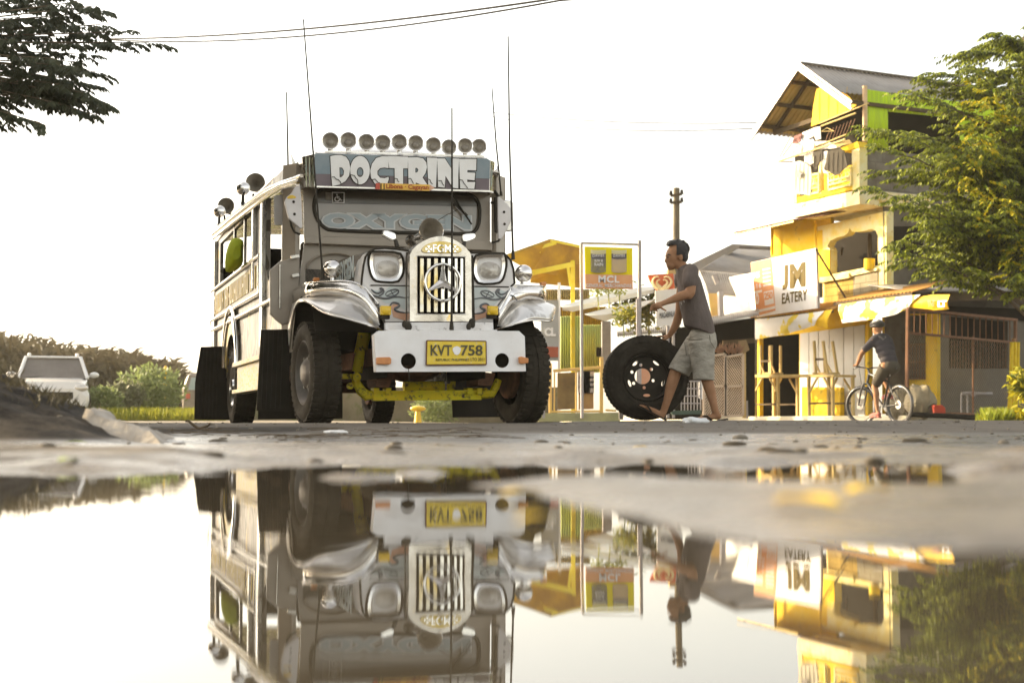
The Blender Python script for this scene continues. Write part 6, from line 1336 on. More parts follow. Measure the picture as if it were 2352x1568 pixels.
mb = MB(); mb.tube([P(*CB(x, y), 26) for x, y in [(820, 1362), (1000, 1372), (1200, 1378), (1400, 1392), (1650, 1405), (1750, 1410)]], .05, 10); o = mb.build('black_pipe', M_flap, None, smooth=60); tag(o, 'long black pipe lying along the foot of the gate', 'pipe')
mb = MB(); mb.tube([P(*CB(x, y), 29.5) for x, y in [(1340, 1160), (1400, 1155), (1460, 1160), (1530, 1162), (1640, 1162)]], .035, 8); mb.cyl(P(*CB(1335, 1160), 29.5), P(*CB(1335, 1380), 29.5), .02); mb.cyl(P(*CB(1395, 1160), 29.5), P(*CB(1395, 1380), 29.5), .02); mb.cyl(P(*CB(1455, 1162), 29.4), P(*CB(1455, 1162), 29.6), .06, n=16); o = mb.build('water_pump', M_gst, None, smooth=50); tag(o, 'small grey pipe stand with a round valve behind the chain-link', 'pump')

# ================================================================= street behind the man
def poly(c, pts, d, th, name, m, parent=None, **k):
    l = [P(*c(p[0], p[1]), p[2] if len(p) > 2 else d) for p in pts]; mb = MB(); mb.prism(l, (0, th, 0)); return mb.build(name, m, parent, **k)
# MCL sign
ms = thing('hanging_sign', 'square yellow and salmon shop sign with two painted cans, in a pipe frame', 'sign')
D1 = 26.0; M_by = mat('sign_yellow', (.88, .74, .01), (.84, .7, .01), .5, 0, 2)
poly(CS, [(725, 160), (1082, 172), (1083, 372), (728, 366)], D1, .08, 'upper_panel', M_by, ms); poly(CS, [(728, 366), (1083, 372), (1085, 474), (730, 472)], D1 - .01, .1, 'lower_panel', M_salm, ms)
mb = MB(); f3 = lambda c, d, *a: [P(*c(*p), d) for p in a]
fit_text(mb, 'MCL', *f3(CS, D1 - .02, (828, 430), (985, 432), (828, 376)), NF, .01, .035, 1.1); fit_text(mb, 'GENERAL MERCHANDISE', *f3(CS, D1 - .02, (736, 464), (1076, 466), (736, 438)), NF, .01, .012, 1.1); mb.build('sign_lettering', M_ww, ms)
for x0, body, nm in ((828, mat('can_navy', (.16, .15, .16), (.3, .27, .12), .5, 0, 9), 'navy'), (982, mat('can_tan', (.5, .38, .25), (.55, .42, .22), .5, 0, 9), 'tan')):
    for yy0, yy1, m_ in ((182, 210, mat('can_lid', (.62, .56, .3), (.66, .6, .36), .5)), (212, 246, mat('can_label', (.13, .12, .13), (.12, .11, .12), .5)), (248, 345, body)):
        mb = MB(); n_ = 10; top_ = [P(*CS(x0 + 56 * math.cos(PI * k / n_ + PI), yy0 + 5 * math.sin(PI * k / n_)), D1 - .015 - .03 * math.sin(PI * k / n_)) for k in range(n_ + 1)]; bo_ = [P(*CS(x0 + 56 * math.cos(PI * k / n_ + PI), yy1 + 12 * math.sin(PI * k / n_)), D1 - .015 - .03 * math.sin(PI * k / n_)) for k in range(n_ + 1)]
        mb.strip(top_, bo_); mb.build('painted_can', m_, ms, smooth=60)
    mb = MB(); fit_text(mb, 'DAVIES', *f3(CS, D1 - .055, (x0 - 44, 238), (x0 + 44, 238), (x0 - 44, 220)), NF, .004, .01, 1.1)
    if nm == 'navy': fit_text(mb, 'SUN &', *f3(CS, D1 - .055, (x0 - 30, 275), (x0 + 34, 275), (x0 - 30, 255)), NF, .004, .02); fit_text(mb, 'RAIN', *f3(CS, D1 - .055, (x0 - 30, 305), (x0 + 34, 305), (x0 - 30, 282)), NF, .004, .02)
    mb.build('can_lettering', M_ww, ms)
sp_ = thing('sign_frame', 'tall grey pipe frame holding the yellow and salmon sign', 'frame')
for a, b_, r_ in (((1134, 116), (1136, 1440), .035), ((700, 134), (1136, 146), .022), ((700, 134), (706, 1440), .03), ((1118, 550), (1118, 1440), .02)):
    mb = MB(); mb.cyl(P(*CS(*a), D1 + .15), P(*CS(*b_), D1 + .15), r_, n=8); mb.build('frame_pipe', M_gst, sp_, smooth=60)
# small white board
bd_ = thing('board', 'small white lettered board just behind the man holding the tyre', 'sign')
poly(CM, [(505, 490), (700, 470), (700, 742), (512, 757)], 27, .05, 'panel', M_ww, bd_)
mb = MB(); fit_text(mb, 'MACABINLAR', *f3(CM, 26.98, (538, 697), (664, 678), (538, 655)), NF, .01, .0, 1.1); mb.build('board_lettering', M_black, bd_)
mb = MB(); mb.beam(P(*CM(600, 742), 27.08), P(*CM(600, 1440), 27.08), .06, .05); mb.build('board_post', M_gst, bd_)
# heart sign
he = thing('heart_sign', 'salmon red ice-cream sign with a double swirled heart', 'sign')
poly(CM, [(450, 373), (640, 361), (652, 472), (600, 484), (525, 493), (490, 455), (465, 415)], 27.5, .08, 'panel', mat('heart_red', (.55, .13, .06), (.6, .17, .08), .5), he)
def heart(cx, cy, s_, n=40): return [(cx + s_ * 16 * math.sin(t) ** 3 / 17, cy - s_ * (13 * math.cos(t) - 5 * math.cos(2 * t) - 2 * math.cos(3 * t) - math.cos(4 * t)) / 17) for t in [2 * PI * k / n for k in range(n)]]
for s_, r_ in ((74, .03), (42, .026)):
    mb = MB(); pp = [P(*CM(x, y), 27.46) for x, y in heart(556, 440, s_)][3:-3]; pp = [p for p in pp if p.z > P(*CM(556, 486), 27.46).z]
    mb.tube([P(*CM(x, min(y, 482)), 27.44) for x, y in heart(556, 438, s_)][4:-4], [.012 + r_ * math.sin(PI * (i + .5) / 32) * .8 for i in range(32)], 6); mb.build('heart_swirl', mat('cream_paint', (.74, .6, .34), (.7, .56, .3), .5), he, smooth=60)
poly(CM, [(600, 330), (650, 325), (660, 362), (602, 366)], 28, .3, 'sign_bracket', M_lin, he)
mb = MB(); mb.beam(P(*CM(640, 365), 27.75), P(*CM(642, 1440), 27.75), .06, .05); mb.build('sign_post', M_gst, he)
# grey annex signboard with washed-out CL
gb = thing('board', 'tall washed-out grey board with pale letters and a red band near the jeepney', 'sign')
poly(CS, [(400, 560), (530, 560), (530, 1012), (400, 1012)], 27, .06, 'panel', mat('pale_grey_board', (.42, .42, .4), (.38, .38, .36), .7), gb)
poly(CS, [(400, 905), (528, 910), (528, 985), (400, 985)], 26.96, .03, 'red_band', mat('dull_red', (.4, .12, .07), (.36, .1, .06), .6), gb)
mb = MB(); fit_text(mb, 'CL', *f3(CS, 26.95, (425, 830), (510, 830), (425, 765)), NF, .01, .06); mb.build('board_lettering', M_ww, gb)
mb = MB(); mb.beam(P(*CS(420, 1010), 27.1), P(*CS(420, 1440), 27.1), .06, .05); mb.build('board_post', M_gst, gb)
# yellow shed
sd_ = thing('market_shed', 'open shed with a slanting brown ceiling, bright yellow beams and post', 'shed')
M_ceil = mat('ochre_ceiling', (.5, .31, .03), (.3, .17, .03), .8, 0, 1.2, stretch=(1, .2, 2)); M_bb = mat('yellow_white_beam', (.84, .7, .1), (.82, .64, .06), .6)
l = [P(*CS(*p[:2]), p[2]) for p in [(150, 232, 30), (470, 118, 33), (700, 168, 36), (700, 470, 36), (596, 452, 33), (320, 426, 31), (200, 330, 30)]]
mb = MB(); mb.prism([P(*CS(x, y), d) for x, y, d in [(130, 240, 29), (470, 118, 31), (705, 168, 36), (705, 400, 38), (330, 350, 31)]], (0, .1, .06)); mb.build('ceiling', M_ceil, sd_)
mb = MB(); mb.prism([P(*CS(x, y), d) for x, y, d in [(320, 350, 34), (640, 285, 34.2), (705, 300, 35), (705, 472, 36), (598, 454, 34.4), (320, 428, 34)]], (0, .1, 0)); mb.build('ceiling', M_ceil, sd_)
for a, b_, w_ in (((150, 240), (512, 132), .07), ((470, 116), (705, 166), .04), ((330, 358), (642, 292), .1), ((600, 310), (622, 460), .06), ((265, 205), (268, 250), .04), ((388, 165), (390, 208), .04)):
    mb = MB(); mb.beam(P(*CS(*a), 30.8), P(*CS(*b_), 30.8), w_, w_); mb.build('roof_beam', M_bb, sd_)
mb = MB(); mb.beam(P(*CS(636, 265), 30.9), P(*CS(640, 1440), 30.9), .09, .09); mb.build('shed_post', mat('bright_yellow_post', (.76, .58, .04), (.8, .64, .1), .6), sd_)
mb = MB(); mb.beam(P(*CS(535, 430), 30.9), P(*CS(532, 1440), 30.9), .06, .06); mb.build('shed_post', M_ww, sd_)
# corrugated wall
cwll = thing('corrugated_wall', 'pale green and yellow corrugated sheet wall behind the low fence', 'wall')
for x0, x1, ya_, yb_, d_s, m_ in ((545, 700, 680, 1090, 33, mat('green_yellow_sheet', (.56, .6, .1), (.46, .52, .24), .6, 0, .8, stretch=(3, 1, 1))), (652, 880, 745, 1100, 33.3, mat('pale_green_sheet', (.52, .62, .24), (.64, .56, .1), .6, 0, .8, stretch=(3, 1, 1))), (400, 760, 480, 560, 34, M_lin), (540, 880, 610, 760, 34, M_ceil)):
    mb = MB(); corr(P(*CS(x0, ya_), d_s), P(*CS(x1, ya_), d_s), P(*CS(x0, yb_), d_s), P(*CS(x1, yb_), d_s), max(6, int((x1 - x0) / 16)), .05, (0, -1, 0), mb); mb.build('sheet', m_, cwll, smooth=60, solid=.01)
mb = MB(); mb.beam(P(*CS(885, 720), 32), P(*CS(885, 1100), 32), .25, .2); mb.build('wall_post', M_gst, cwll)
poly(CS, [(815, 910), (878, 918), (876, 985), (815, 980)], 32, .05, 'notice', M_dk, cwll)
# shade tarps
for pts, lab, d_ in (([(555, 602), (700, 565), (960, 500), (1130, 468), (1240, 462), (1240, 505), (1010, 560), (800, 610), (640, 645), (560, 635)], 'upper white tarp stretched as a shade roof under the yellow sign', 29),
                     ([(725, 665), (900, 622), (1100, 578), (1240, 560), (1240, 600), (1100, 650), (960, 690), (880, 716), (780, 690)], 'lower ragged white tarp below the upper one', 28.5)):
    l = [P(*CS(*p), d_) for p in pts]; n_ = len(l); mb = MB(); h_ = n_ // 2; back_ = [p + V((.3, 2.2, .1)) for p in l[:h_]]; lo2 = l[h_:][::-1]
    lo2 = [lo2[min(k, len(lo2) - 1)] for k in range(h_)]; mb.loft([back_, l[:h_], [a_.lerp(b__, .5) + V((0, -.06, 0)) for a_, b__ in zip(l[:h_], lo2)], lo2]); o = mb.build('shade_tarp', mat('white_tarp', (.8, .8, .77), (.74, .73, .66), .6, 0, 1.5, bump=.3), None, solid=.015); tag(o, lab, 'tarp', 'white shade tarps')
# low fence
fn = thing('low_fence', 'low fence of cream posts and rails with dark mesh panels', 'fence')
M_crm = mat('cream_rail', (.7, .48, .16), (.66, .42, .16), .7, 0, 4)
for a, b_, w_ in (((470, 1030), (468, 1425), .06), ((852, 985), (850, 1430), .07), ((490, 1088), (842, 1062), .06), ((480, 1392), (850, 1388), .04), ((662, 1075), (662, 1385), .035), ((500, 1100), (498, 1390), .03), ((880, 1380), (960, 1385), .04)):
    mb = MB(); mb.beam(P(*CS(*a), 28), P(*CS(*b_), 28), w_, w_); mb.build('fence_post' if abs(a[0] - b_[0]) < 10 else 'fence_rail', M_crm, fn, bevel=.01)
poly(CS, [(522, 1105), (655, 1098), (652, 1372), (522, 1376)], 28.2, .04, 'mesh_panel', mat('dark_mesh', (.13, .1, .06), (.22, .17, .08), .8, 0, 2), fn); poly(CS, [(680, 1090), (795, 1085), (792, 1255), (680, 1262)], 28.2, .04, 'slatted_panel', mat('purple_dark', (.1, .08, .08), (.13, .1, .09), .8), fn)
poly(CS, [(680, 1262), (792, 1255), (792, 1372), (680, 1376)], 28.25, .04, 'lower_panel', mat('ochre_panel', (.4, .3, .12), (.3, .18, .1), .8, 0, 3), fn)
mb = MB()
for j in range(4):
    for i in range(3): mb.box(P(*CS(705 + i * 30, 1118 + j * 36), 28.14), (.16, .02, .13))
mb.build('panel_slots', M_gst, fn)
poly(CS, [(380, 1402), (985, 1398), (990, 1465), (380, 1465)], 27.6, .4, 'base_wall', mat('mossy_base', (.42, .4, .2), (.3, .29, .16), .9, 0, 3), fn)
# things around the tyre
poly(CM, [(370, 1040), (480, 1040), (480, 1420), (370, 1420)], 28, .06, 'x', mat('salmon_door', (.6, .34, .22), (.56, .3, .2), .6)).name = 'salmon_door'
tag(bpy.data.objects['salmon_door'], 'salmon door leaf seen through the hub hole of the loose tyre', 'door')
poly(CM, [(236, 1380), (268, 1380), (268, 1452), (238, 1452)], 24, .12, 'concrete_stub', M_rim); tag(bpy.data.objects['concrete_stub'], 'short dark stub standing left behind the loose tyre', 'stub')
# grey-roofed house and shop
gh = thing('grey_roof_house', 'house with a grey corrugated roof and white wall behind the man', 'house')
mb = MB(); a = [P(*CN(*p), 40) for p in ((1350, 85), (1870, 130))]; b_ = [P(*CN(*p), 36) for p in ((920, 430), (1880, 500))]
corr(P(*CN(1440, 115), 40), P(*CN(1900, 130), 40), P(*CN(930, 430), 35), P(*CN(1900, 720), 35), 34, .04, (0, -.3, 1), mb)
corr(P(*CN(930, 430), 35), P(*CN(1900, 500), 35), P(*CN(1050, 705), 34), P(*CN(1900, 760), 34), 34, .04, (0, -.3, 1), mb); mb.build('roof', M_galv, gh, smooth=60, solid=.02)
mb = MB(); mb.prism([P(*CN(x, y), 38) for x, y in ((800, 350), (1350, 82), (1870, 112), (1870, 130), (1450, 112), (930, 440), (900, 420))], (0, .5, 0)); mb.build('roof_verge', M_galv, gh)
mb = MB(); mb.prism([P(*CN(x, y), d) for x, y, d in ((1165, 525, 36.5), (1600, 440, 31.5), (1640, 900, 31.5), (1220, 975, 36.5))], (0, .3, 0)); mb.build('white_wall', M_ww, gh)
mb = MB(); mb.beam(P(*CN(1195, 680), 32.6), P(*CN(1205, 985), 32.6), .3, .1); mb.beam(P(*CN(1115, 470), 32.9), P(*CN(1160, 575), 32.9), .14, .1); mb.build('wall_edge', M_gst, gh)
mb = MB(); mb.prism([P(*CN(x, y), 33.5) for x, y in ((1050, 700), (1200, 700), (1200, 1000), (1090, 1010))], (0, .1, 0)); mb.build('cream_wall', M_crm, gh)
shp = thing('shop_front', 'dark open shop front with a sagging grey roof right of the man', 'shop')
mb = MB(); corr(P(*CN(950, 1020), 33), P(*CN(1680, 900), 33), P(*CN(950, 1110), 30.5), P(*CN(1680, 970), 30.5), 30, .03, (0, 0, 1), mb); corr(P(*CN(-100, 1180), 33), P(*CN(640, 1100), 33), P(*CN(-100, 1235), 31), P(*CN(640, 1180), 31), 30, .03, (0, 0, 1), mb); mb.build('roof', M_galv, shp, smooth=60, solid=.012)
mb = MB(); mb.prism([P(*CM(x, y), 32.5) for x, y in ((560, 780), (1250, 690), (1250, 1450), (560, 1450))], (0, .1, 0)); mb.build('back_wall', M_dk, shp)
for a, b_, w_, m_ in (((1010, 880), (1250, 860), .1, M_dwood), ((1168, 930), (1170, 1440), .07, M_wood), ((1190, 1310), (1192, 1440), .04, M_gst), ((860, 800), (862, 1440), .08, M_dwood)):
    mb = MB(); mb.beam(P(*CM(*a), 30.6), P(*CM(*b_), 30.6), w_, w_); mb.build('shop_post', m_, shp)
poly(CM, [(1125, 865), (1185, 855), (1210, 930), (1160, 965)], 30.5, .03, 'hanging_card', mat('tan_card', (.3, .22, .12), (.26, .19, .1), .8), shp)
lg_ = thing('lattice_gate', 'cream slatted double gate in front of the dark shop', 'gate'); M_lat = mat('cream_lattice', (.62, .5, .38), (.56, .45, .34), .6)
for x0, x1 in ((870, 1026), (1034, 1160)):
    for a, b_ in (((x0, 985), (x1, 962)), ((x0, 1205), (x1, 1200)), ((x0, 1424), (x1, 1420)), ((x0, 985), (x0, 1424)), ((x1, 962), (x1, 1420))):
        mb = MB(); mb.beam(P(*CM(*a), 29.6), P(*CM(*b_), 29.6), .06, .05); mb.build('gate_rail', M_lat, lg_)
    for ya_, yb_, s_ in ((975, 1200, 1), (1208, 1420, -1)):
        mb = MB(); k = x0 - 150
        while k < x1 + 150:
            xa_, xb_ = (k, k + 150) if s_ > 0 else (k + 150, k); 
            t0 = max(0, min((x0 - xa_) / (xb_ - xa_), (x1 - xa_) / (xb_ - xa_))); t1 = min(1, max((x0 - xa_) / (xb_ - xa_), (x1 - xa_) / (xb_ - xa_)))
            if t1 > t0: mb.beam(*[P(*CM(xa_ + (xb_ - xa_) * t, ya_ + (yb_ - ya_) * t), 29.65) for t in (t0, t1)], .03, .02)
            k += 17
        mb.build('lattice_slats', M_lat, lg_)
cg = thing('wire_cage', 'low wire cage with a green base behind the man legs', 'cage')
for k in range(7): mb = MB(); mb.cyl(P(*CM(700 + k * 24, 1165), 27), P(*CM(700 + k * 24, 1400), 27), .012, n=5); mb.build('cage_wire', M_gst, cg)
for y_ in (1165, 1220, 1275, 1330): mb = MB(); mb.cyl(P(*CM(695, y_), 27), P(*CM(850, y_), 27), .012, n=5); mb.build('cage_wire', M_gst, cg)
poly(CM, [(620, 1385), (850, 1380), (850, 1410), (640, 1415)], 26.9, .3, 'cage_base', mat('teal_base', (.08, .12, .09), (.07, .1, .08), .6), cg); poly(CM, [(833, 1170), (860, 1170), (860, 1300), (833, 1290)], 27, .05, 'cage_sheet', M_ww, cg)
# utility pole
up_ = thing('utility_pole', 'concrete utility pole with small crossarms rising behind the man', 'pole')
mb = MB(); mb.cyl(P(1554, 432, 45), P(1552, 960, 45), .1, .14, 12); mb.build('pole_shaft', mat('pole_concrete', (.16, .13, .08), (.12, .1, .07), .8), up_, smooth=60)
for a, b_ in (((1540, 450), (1566, 446)), ((1540, 466), (1566, 464))): mb = MB(); mb.beam(P(*a, 44.9), P(*b_, 44.9), .08); mb.build('crossarm', M_dwood, up_)
for x, y in ((1541, 440), (1566, 438), (1541, 458), (1566, 456)): mb = MB(); mb.cyl(P(x, y + 8, 44.8), P(x, y - 2, 44.8), .06, .04, 8); mb.build('insulator', M_dk, up_)
# power lines
def wire(pts, r, lab, n=24):
    mb = MB(); A_, B_ = pts[0], pts[-1]; P0, P1 = P(*A_[:2], A_[2]), P(*B_[:2], B_[2]); L_ = [P0.lerp(P1, t / n) - V((0, 0, pts[1] * 4 * (t / n) * (1 - t / n))) for t in range(n + 1)]
    if A_[0] == 240: L_.append(P1 + (P1 - P0) * 1.2)
    mb.tube(L_, r, 5); o = mb.build('power_line', M_black, None, smooth=60); tag(o, lab, 'wire')
wire([(240, 90, 24), .12, (1285, -4, 17)], .014, 'upper power line crossing the sky from the left tree'); wire([(240, 91.5, 24), .2, (1285, 2, 17)], .012, 'lower twin of the upper power line crossing the sky')
M_w2 = M_black
wire([(1000, 238, 60), .3, (1790, 281, 36)], .014, 'faint upper wire running to the eatery gable'); wire([(1130, 268, 60), .3, (1790, 292, 36)], .014, 'faint lower wire running to the eatery gable')
wire([(230, 238, 40), .2, (372, 274, 48)], .014, 'short faint wire leaving the lower left tree'); 
# ================================================================= plants
def leaf_mat(name, c1, c2, c3=None, tr=.25):
    m = bpy.data.materials.new(name); m.use_nodes = True; nt = m.node_tree; N = nt.nodes; L = nt.links; b = N['Principled BSDF']
    g_ = N.new('ShaderNodeNewGeometry'); r = N.new('ShaderNodeValToRGB'); e = r.color_ramp.elements; e[0].color = (*c1, 1); e[1].color = (*c2, 1)
    if c3: q_ = e.new(.93); q_.color = (*c3, 1); e[1].position = .9; e[-1].color = (*c3, 1)
    L.new(g_.outputs['Random Per Island'], r.inputs[0]); L.new(r.outputs[0], b.inputs['Base Color']); b.inputs['Roughness'].default_value = .55; b.inputs['Specular IOR Level'].default_value = .2
    t = N.new('ShaderNodeBsdfTranslucent'); L.new(r.outputs[0], t.inputs[0]); mx = N.new('ShaderNodeMixShader'); mx.inputs[0].default_value = tr
    L.new(b.outputs[0], mx.inputs[1]); L.new(t.outputs[0], mx.inputs[2]); L.new(mx.outputs[0], N['Material Output'].inputs[0]); return m
def leaf(mb, p, d, n_, L_, W_):
    """narrow pointed leaflet folded on its midrib"""
    s_ = d.cross(n_).normalized() * (W_ / 2); m_ = p + d * (L_ * .45) + n_ * (L_ * .05)
    mb.add([p, m_ + s_, p + d * L_, m_ - s_], [(0, 1, 2, 3)])
def spray(mb, p, d, n_leaf, L_, lf, wf, droop=.6, rs=random):
    """a drooping twig with leaflets hanging from both sides"""
    d = Vector(d).normalized(); up = V((0, 0, 1)); q_ = Vector(p)
    for k in range(n_leaf):
        t = k / n_leaf; q_ = q_ + d * (L_ / n_leaf); d = (d + V((0, 0, -droop * .09))).normalized()
        sd = d.cross(up); sd = sd.normalized() if sd.length > .01 else V((1, 0, 0))
        for s_ in (-1, 1):
            ld = (d * .55 + sd * s_ * rs.uniform(.3, .8) + V((0, 0, -rs.uniform(.35, .9)))).normalized()
            nn_ = (up + V((rs.uniform(-.6, .6), rs.uniform(-.6, .6), 0))).normalized(); leaf(mb, q_, ld, nn_, lf * rs.uniform(.7, 1.15) * (1 - .35 * t), wf)
# --- right-hand tree
rs = random.Random(11)
tr = thing('feathery_tree', 'dark feathery tree spreading its layered fronds over the right edge', 'tree', (9.8, 26.3, .1))
base = V((9.8, 26.3, .1))
Mt = mat('bark', (.14, .11, .075), (.1, .08, .055), .9, 0, 6, bump=.5)
mb = MB(); trunk = [V((0, 0, 0)), V((.05, .1, 1.6)), V((-.1, 0, 3.2)), V((.05, .05, 4.8)), V((0, 0, 6.4)), V((-.2, 0, 7.2))]; mb.tube(trunk, [.2, .16, .13, .1, .06, .03], 10); mb.build('trunk', Mt, tr, smooth=60)
tips = []
# outline of the crown's left edge in the photograph, as (x, y) of frond tips
for (x, y) in [(2290, 85), (2300, 110), (2215, 135), (2240, 160), (2135, 190), (2160, 178), (2110, 222), (2090, 232), (2150, 215), (1990, 302), (2040, 306), (2090, 312), (2030, 345), (2085, 330), (2130, 320), (2010, 440), (2040, 400), (2075, 420), (2120, 400), (2150, 380), (2070, 480), (2105, 460), (2150, 450), (2065, 580), (2080, 560), (2110, 545), (2150, 520), (2080, 610), (2130, 600), (2150, 640), (2190, 655), (2180, 600), (2220, 560), (2250, 500), (2330, 100), (2340, 140), (2310, 190), (2280, 240), (2230, 250), (2200, 300), (2250, 330), (2230, 400), (2300, 300), (2330, 260), (2320, 350), (2290, 420), (2330, 470), (2280, 540), (2330, 560), (2300, 620), (2340, 640), (2250, 630), (2260, 600), (2200, 480), (2190, 430), (2170, 350)]:
    tips.append((x, y, rs.uniform(23.3, 26.5)))
for k in range(55): tips.append((rs.uniform(2140, 2340), rs.uniform(360, 600), rs.uniform(23.5, 27)))
for k in range(100): tips.append((rs.uniform(2210, 2460), rs.uniform(110, 640), rs.uniform(23.5, 29)))
for k in range(30): tips.append((rs.uniform(2330, 2560), rs.uniform(40, 640), rs.uniform(24, 29)))
mbl = MB(); mbr = MB()
for (x, y, d) in tips:
    T_ = P(x, y, d) - base; tz = max(1.2, min(7.0, T_.z - .25 * math.hypot(T_.x, T_.y))); k = min(4, int(tz / 1.6)); S_ = trunk[k].lerp(trunk[min(k + 1, 5)], (tz - trunk[k].z) / max(.1, trunk[min(k + 1, 5)].z - trunk[k].z))
    mid = S_.lerp(T_, .5) + V((0, 0, .25)); pts = [S_, S_.lerp(mid, .5) + V((0, 0, .1)), mid, mid.lerp(T_, .6) + V((0, 0, .08)), T_]; mbr.tube(pts, [.035, .028, .02, .012, .004], 5)
    ax_ = (T_ - S_).normalized()
    for j in range(22):
        t = 1 - .66 * (j / 22) ** 1.1; p = (S_.lerp(mid, t * 2) if t < .5 else mid.lerp(T_, t * 2 - 1)) + V((0, 0, .05)); 
        side = ax_.cross(V((0, 0, 1))).normalized() * rs.choice((-1, 1)) * rs.uniform(.2, .9)
        spray(mbl, p, ax_ + side * (.15 + .5 * (j > 0)) + V((0, 0, rs.uniform(-.15, .2))), 9, rs.uniform(.35, .6), .15, .044, 1.0, rs)
mbr.build('limbs', Mt, tr, smooth=60)
M_lr = leaf_mat('dark_feather_leaf', (.04, .056, .02), (.085, .105, .032), (.24, .27, .016), .25)
mbl.build('crown', M_lr, tr, fix=False)
# yellow-green vine wrapped through it
vn = MB(); 
for k in range(120):
    y = rs.uniform(190, 640); x = 2275 + 40 * math.sin(y * .013) + rs.gauss(0, 26) + (y > 450) * 35; p = P(x, y, rs.uniform(23.0, 24.2)); spray(vn, p, V((rs.uniform(-1, 1), rs.uniform(-.5, .3), rs.uniform(-.5, .5))), 6, .3, .1, .05, .8, rs)
o = vn.build('climbing_vine', leaf_mat('vine_leaf', (.13, .19, .012), (.22, .27, .015), (.42, .33, .01), .3), None, fix=False); tag(o, 'bright yellow green vine trailing through the crown of the right tree', 'vine')
# --- left tree: only its lowest boughs reach into the picture
lt2 = thing('broad_tree', 'dark leafy tree whose boughs hang into the top left corner', 'tree', (-6.6, 12.6, .1)); b2 = V((-6.6, 12.6, .1))
mb = MB(); tk = [V((0, 0, 0)), V((.1, -.1, 1.8)), V((0, 0, 3.4)), V((.1, 0, 5.0)), V((0, .1, 7.0))]; mb.tube(tk, [.26, .22, .18, .12, .05], 10); mb.build('trunk', Mt, lt2, smooth=60)
mbl = MB(); mbr = MB(); rs = random.Random(4); tips = []
for (x, y) in [(355, 128), (300, 100), (262, 130), (250, 45), (235, 30), (240, 280), (222, 240), (232, 205), (215, 160), (190, 20), (185, 80), (170, 130), (160, 190), (200, 205), (150, 240), (100, 25), (120, 90), (95, 160), (60, 60), (40, 120), (60, 200), (110, 215), (30, 30), (20, 185), (140, 5), (80, 0), (245, 80), (200, 110), (190, 180), (205, 262), (170, 225), (130, 170), (150, 60), (75, 110), (5, 90), (10, 240), (90, 235), (120, 265), (100, 270), (28, 288), (10, 300), (2, 330), (0, 140), (35, 70), (-30, 60), (-40, 180), (-60, 120), (-30, 260), (20, -20), (120, -30), (200, -20), (50, 140), (100, 60), (250, 300), (235, 285), (215, 275), (180, 300), (150, 290), (60, 250), (225, 318), (190, 255), (150, 262), (110, 250), (60, 280), (30, 330), (110, 345)]:
    tips.append((x - 14, y * .86 - 12, rs.uniform(8.2, 9.8), 1))
for k in range(260):   # the rest of the crown, out of frame
    a = rs.uniform(0, 2 * PI); r_ = rs.uniform(.8, 4.0); z = rs.uniform(2.2, 7.5); c = V((-7.4 + math.cos(a) * r_, 13.2 + math.sin(a) * r_, z))
    if c.x > -.37 * c.y - 1.5: continue
    tips.append((c, 0, 0, 0))
for tp in tips:
    if tp[3]: T_ = P(tp[0], tp[1], tp[2]) - b2
    else: T_ = tp[0] - b2
    tz = max(1.8, min(6.8, T_.z - .2)); k = min(3, int(tz / 1.7)); S_ = tk[k].lerp(tk[k + 1], .5); mid = S_.lerp(T_, .55) + V((0, 0, .35)); mbr.tube([S_, mid, T_], [.016, .009, .003], 5); ax_ = (T_ - S_).normalized()
    if tp[3]:
        for j in range(9):
            t = 1 - .13 * j / 9 * (2.2); p = mid.lerp(T_, max(0, t)); side = ax_.cross(V((0, 0, 1))).normalized() * rs.uniform(-.7, .7)
            spray(mbl, p, ax_ + side + V((0, 0, rs.uniform(-.3, .1))), 7, rs.uniform(.1, .2), .07, .026, .8, rs)
    else:
        for j in range(26): spray(mbl, T_ + V((rs.gauss(0, .4), rs.gauss(0, .4), rs.gauss(0, .35))), V((rs.uniform(-1, 1), rs.uniform(-1, 1), rs.uniform(-.5, .5))), 4, .45, .26, .13, .8, rs)
mbr.build('limbs', Mt, lt2, smooth=60); mbl.build('crown', leaf_mat('dull_green_leaf', (.05, .058, .03), (.06, .066, .036), None, .15), lt2, fix=False)
# --- an unseen tree added left of the picture to shade the jeepney
lt3 = thing('broad_tree', 'dense round tree added out of view to shade the jeepney', 'tree', (-10.3, 18.5, .1)); rs = random.Random(14)
mb = MB(); mb.tube([V((0, 0, 0)), V((.1, 0, 1.6)), V((0, .1, 3.2)), V((0, 0, 5.5))], [.26, .2, .16, .06], 10); mb.build('trunk', Mt, lt3, smooth=60); mbl = MB()
for k in range(9500):
    u_ = rs.uniform(-1, 1); a = rs.uniform(0, 2 * PI); q_ = math.sqrt(1 - u_ * u_); r_ = rs.random() ** .4; c_ = V((q_ * math.cos(a) * 3.1 * r_, q_ * math.sin(a) * 3.3 * r_, 4.3 + u_ * 3.0 * r_)); c_ *= 1
    leaf(mbl, c_, V((rs.uniform(-1, 1), rs.uniform(-1, 1), rs.uniform(-1, .3))).normalized(), V((rs.uniform(-1, 1), rs.uniform(-1, 1), 1)).normalized(), .36, .2)
mbl.build('crown', MC.get('dgl') or leaf_mat('dull_green_leaf_b', (.05, .058, .03), (.06, .066, .036), None, .15), lt3, fix=False)
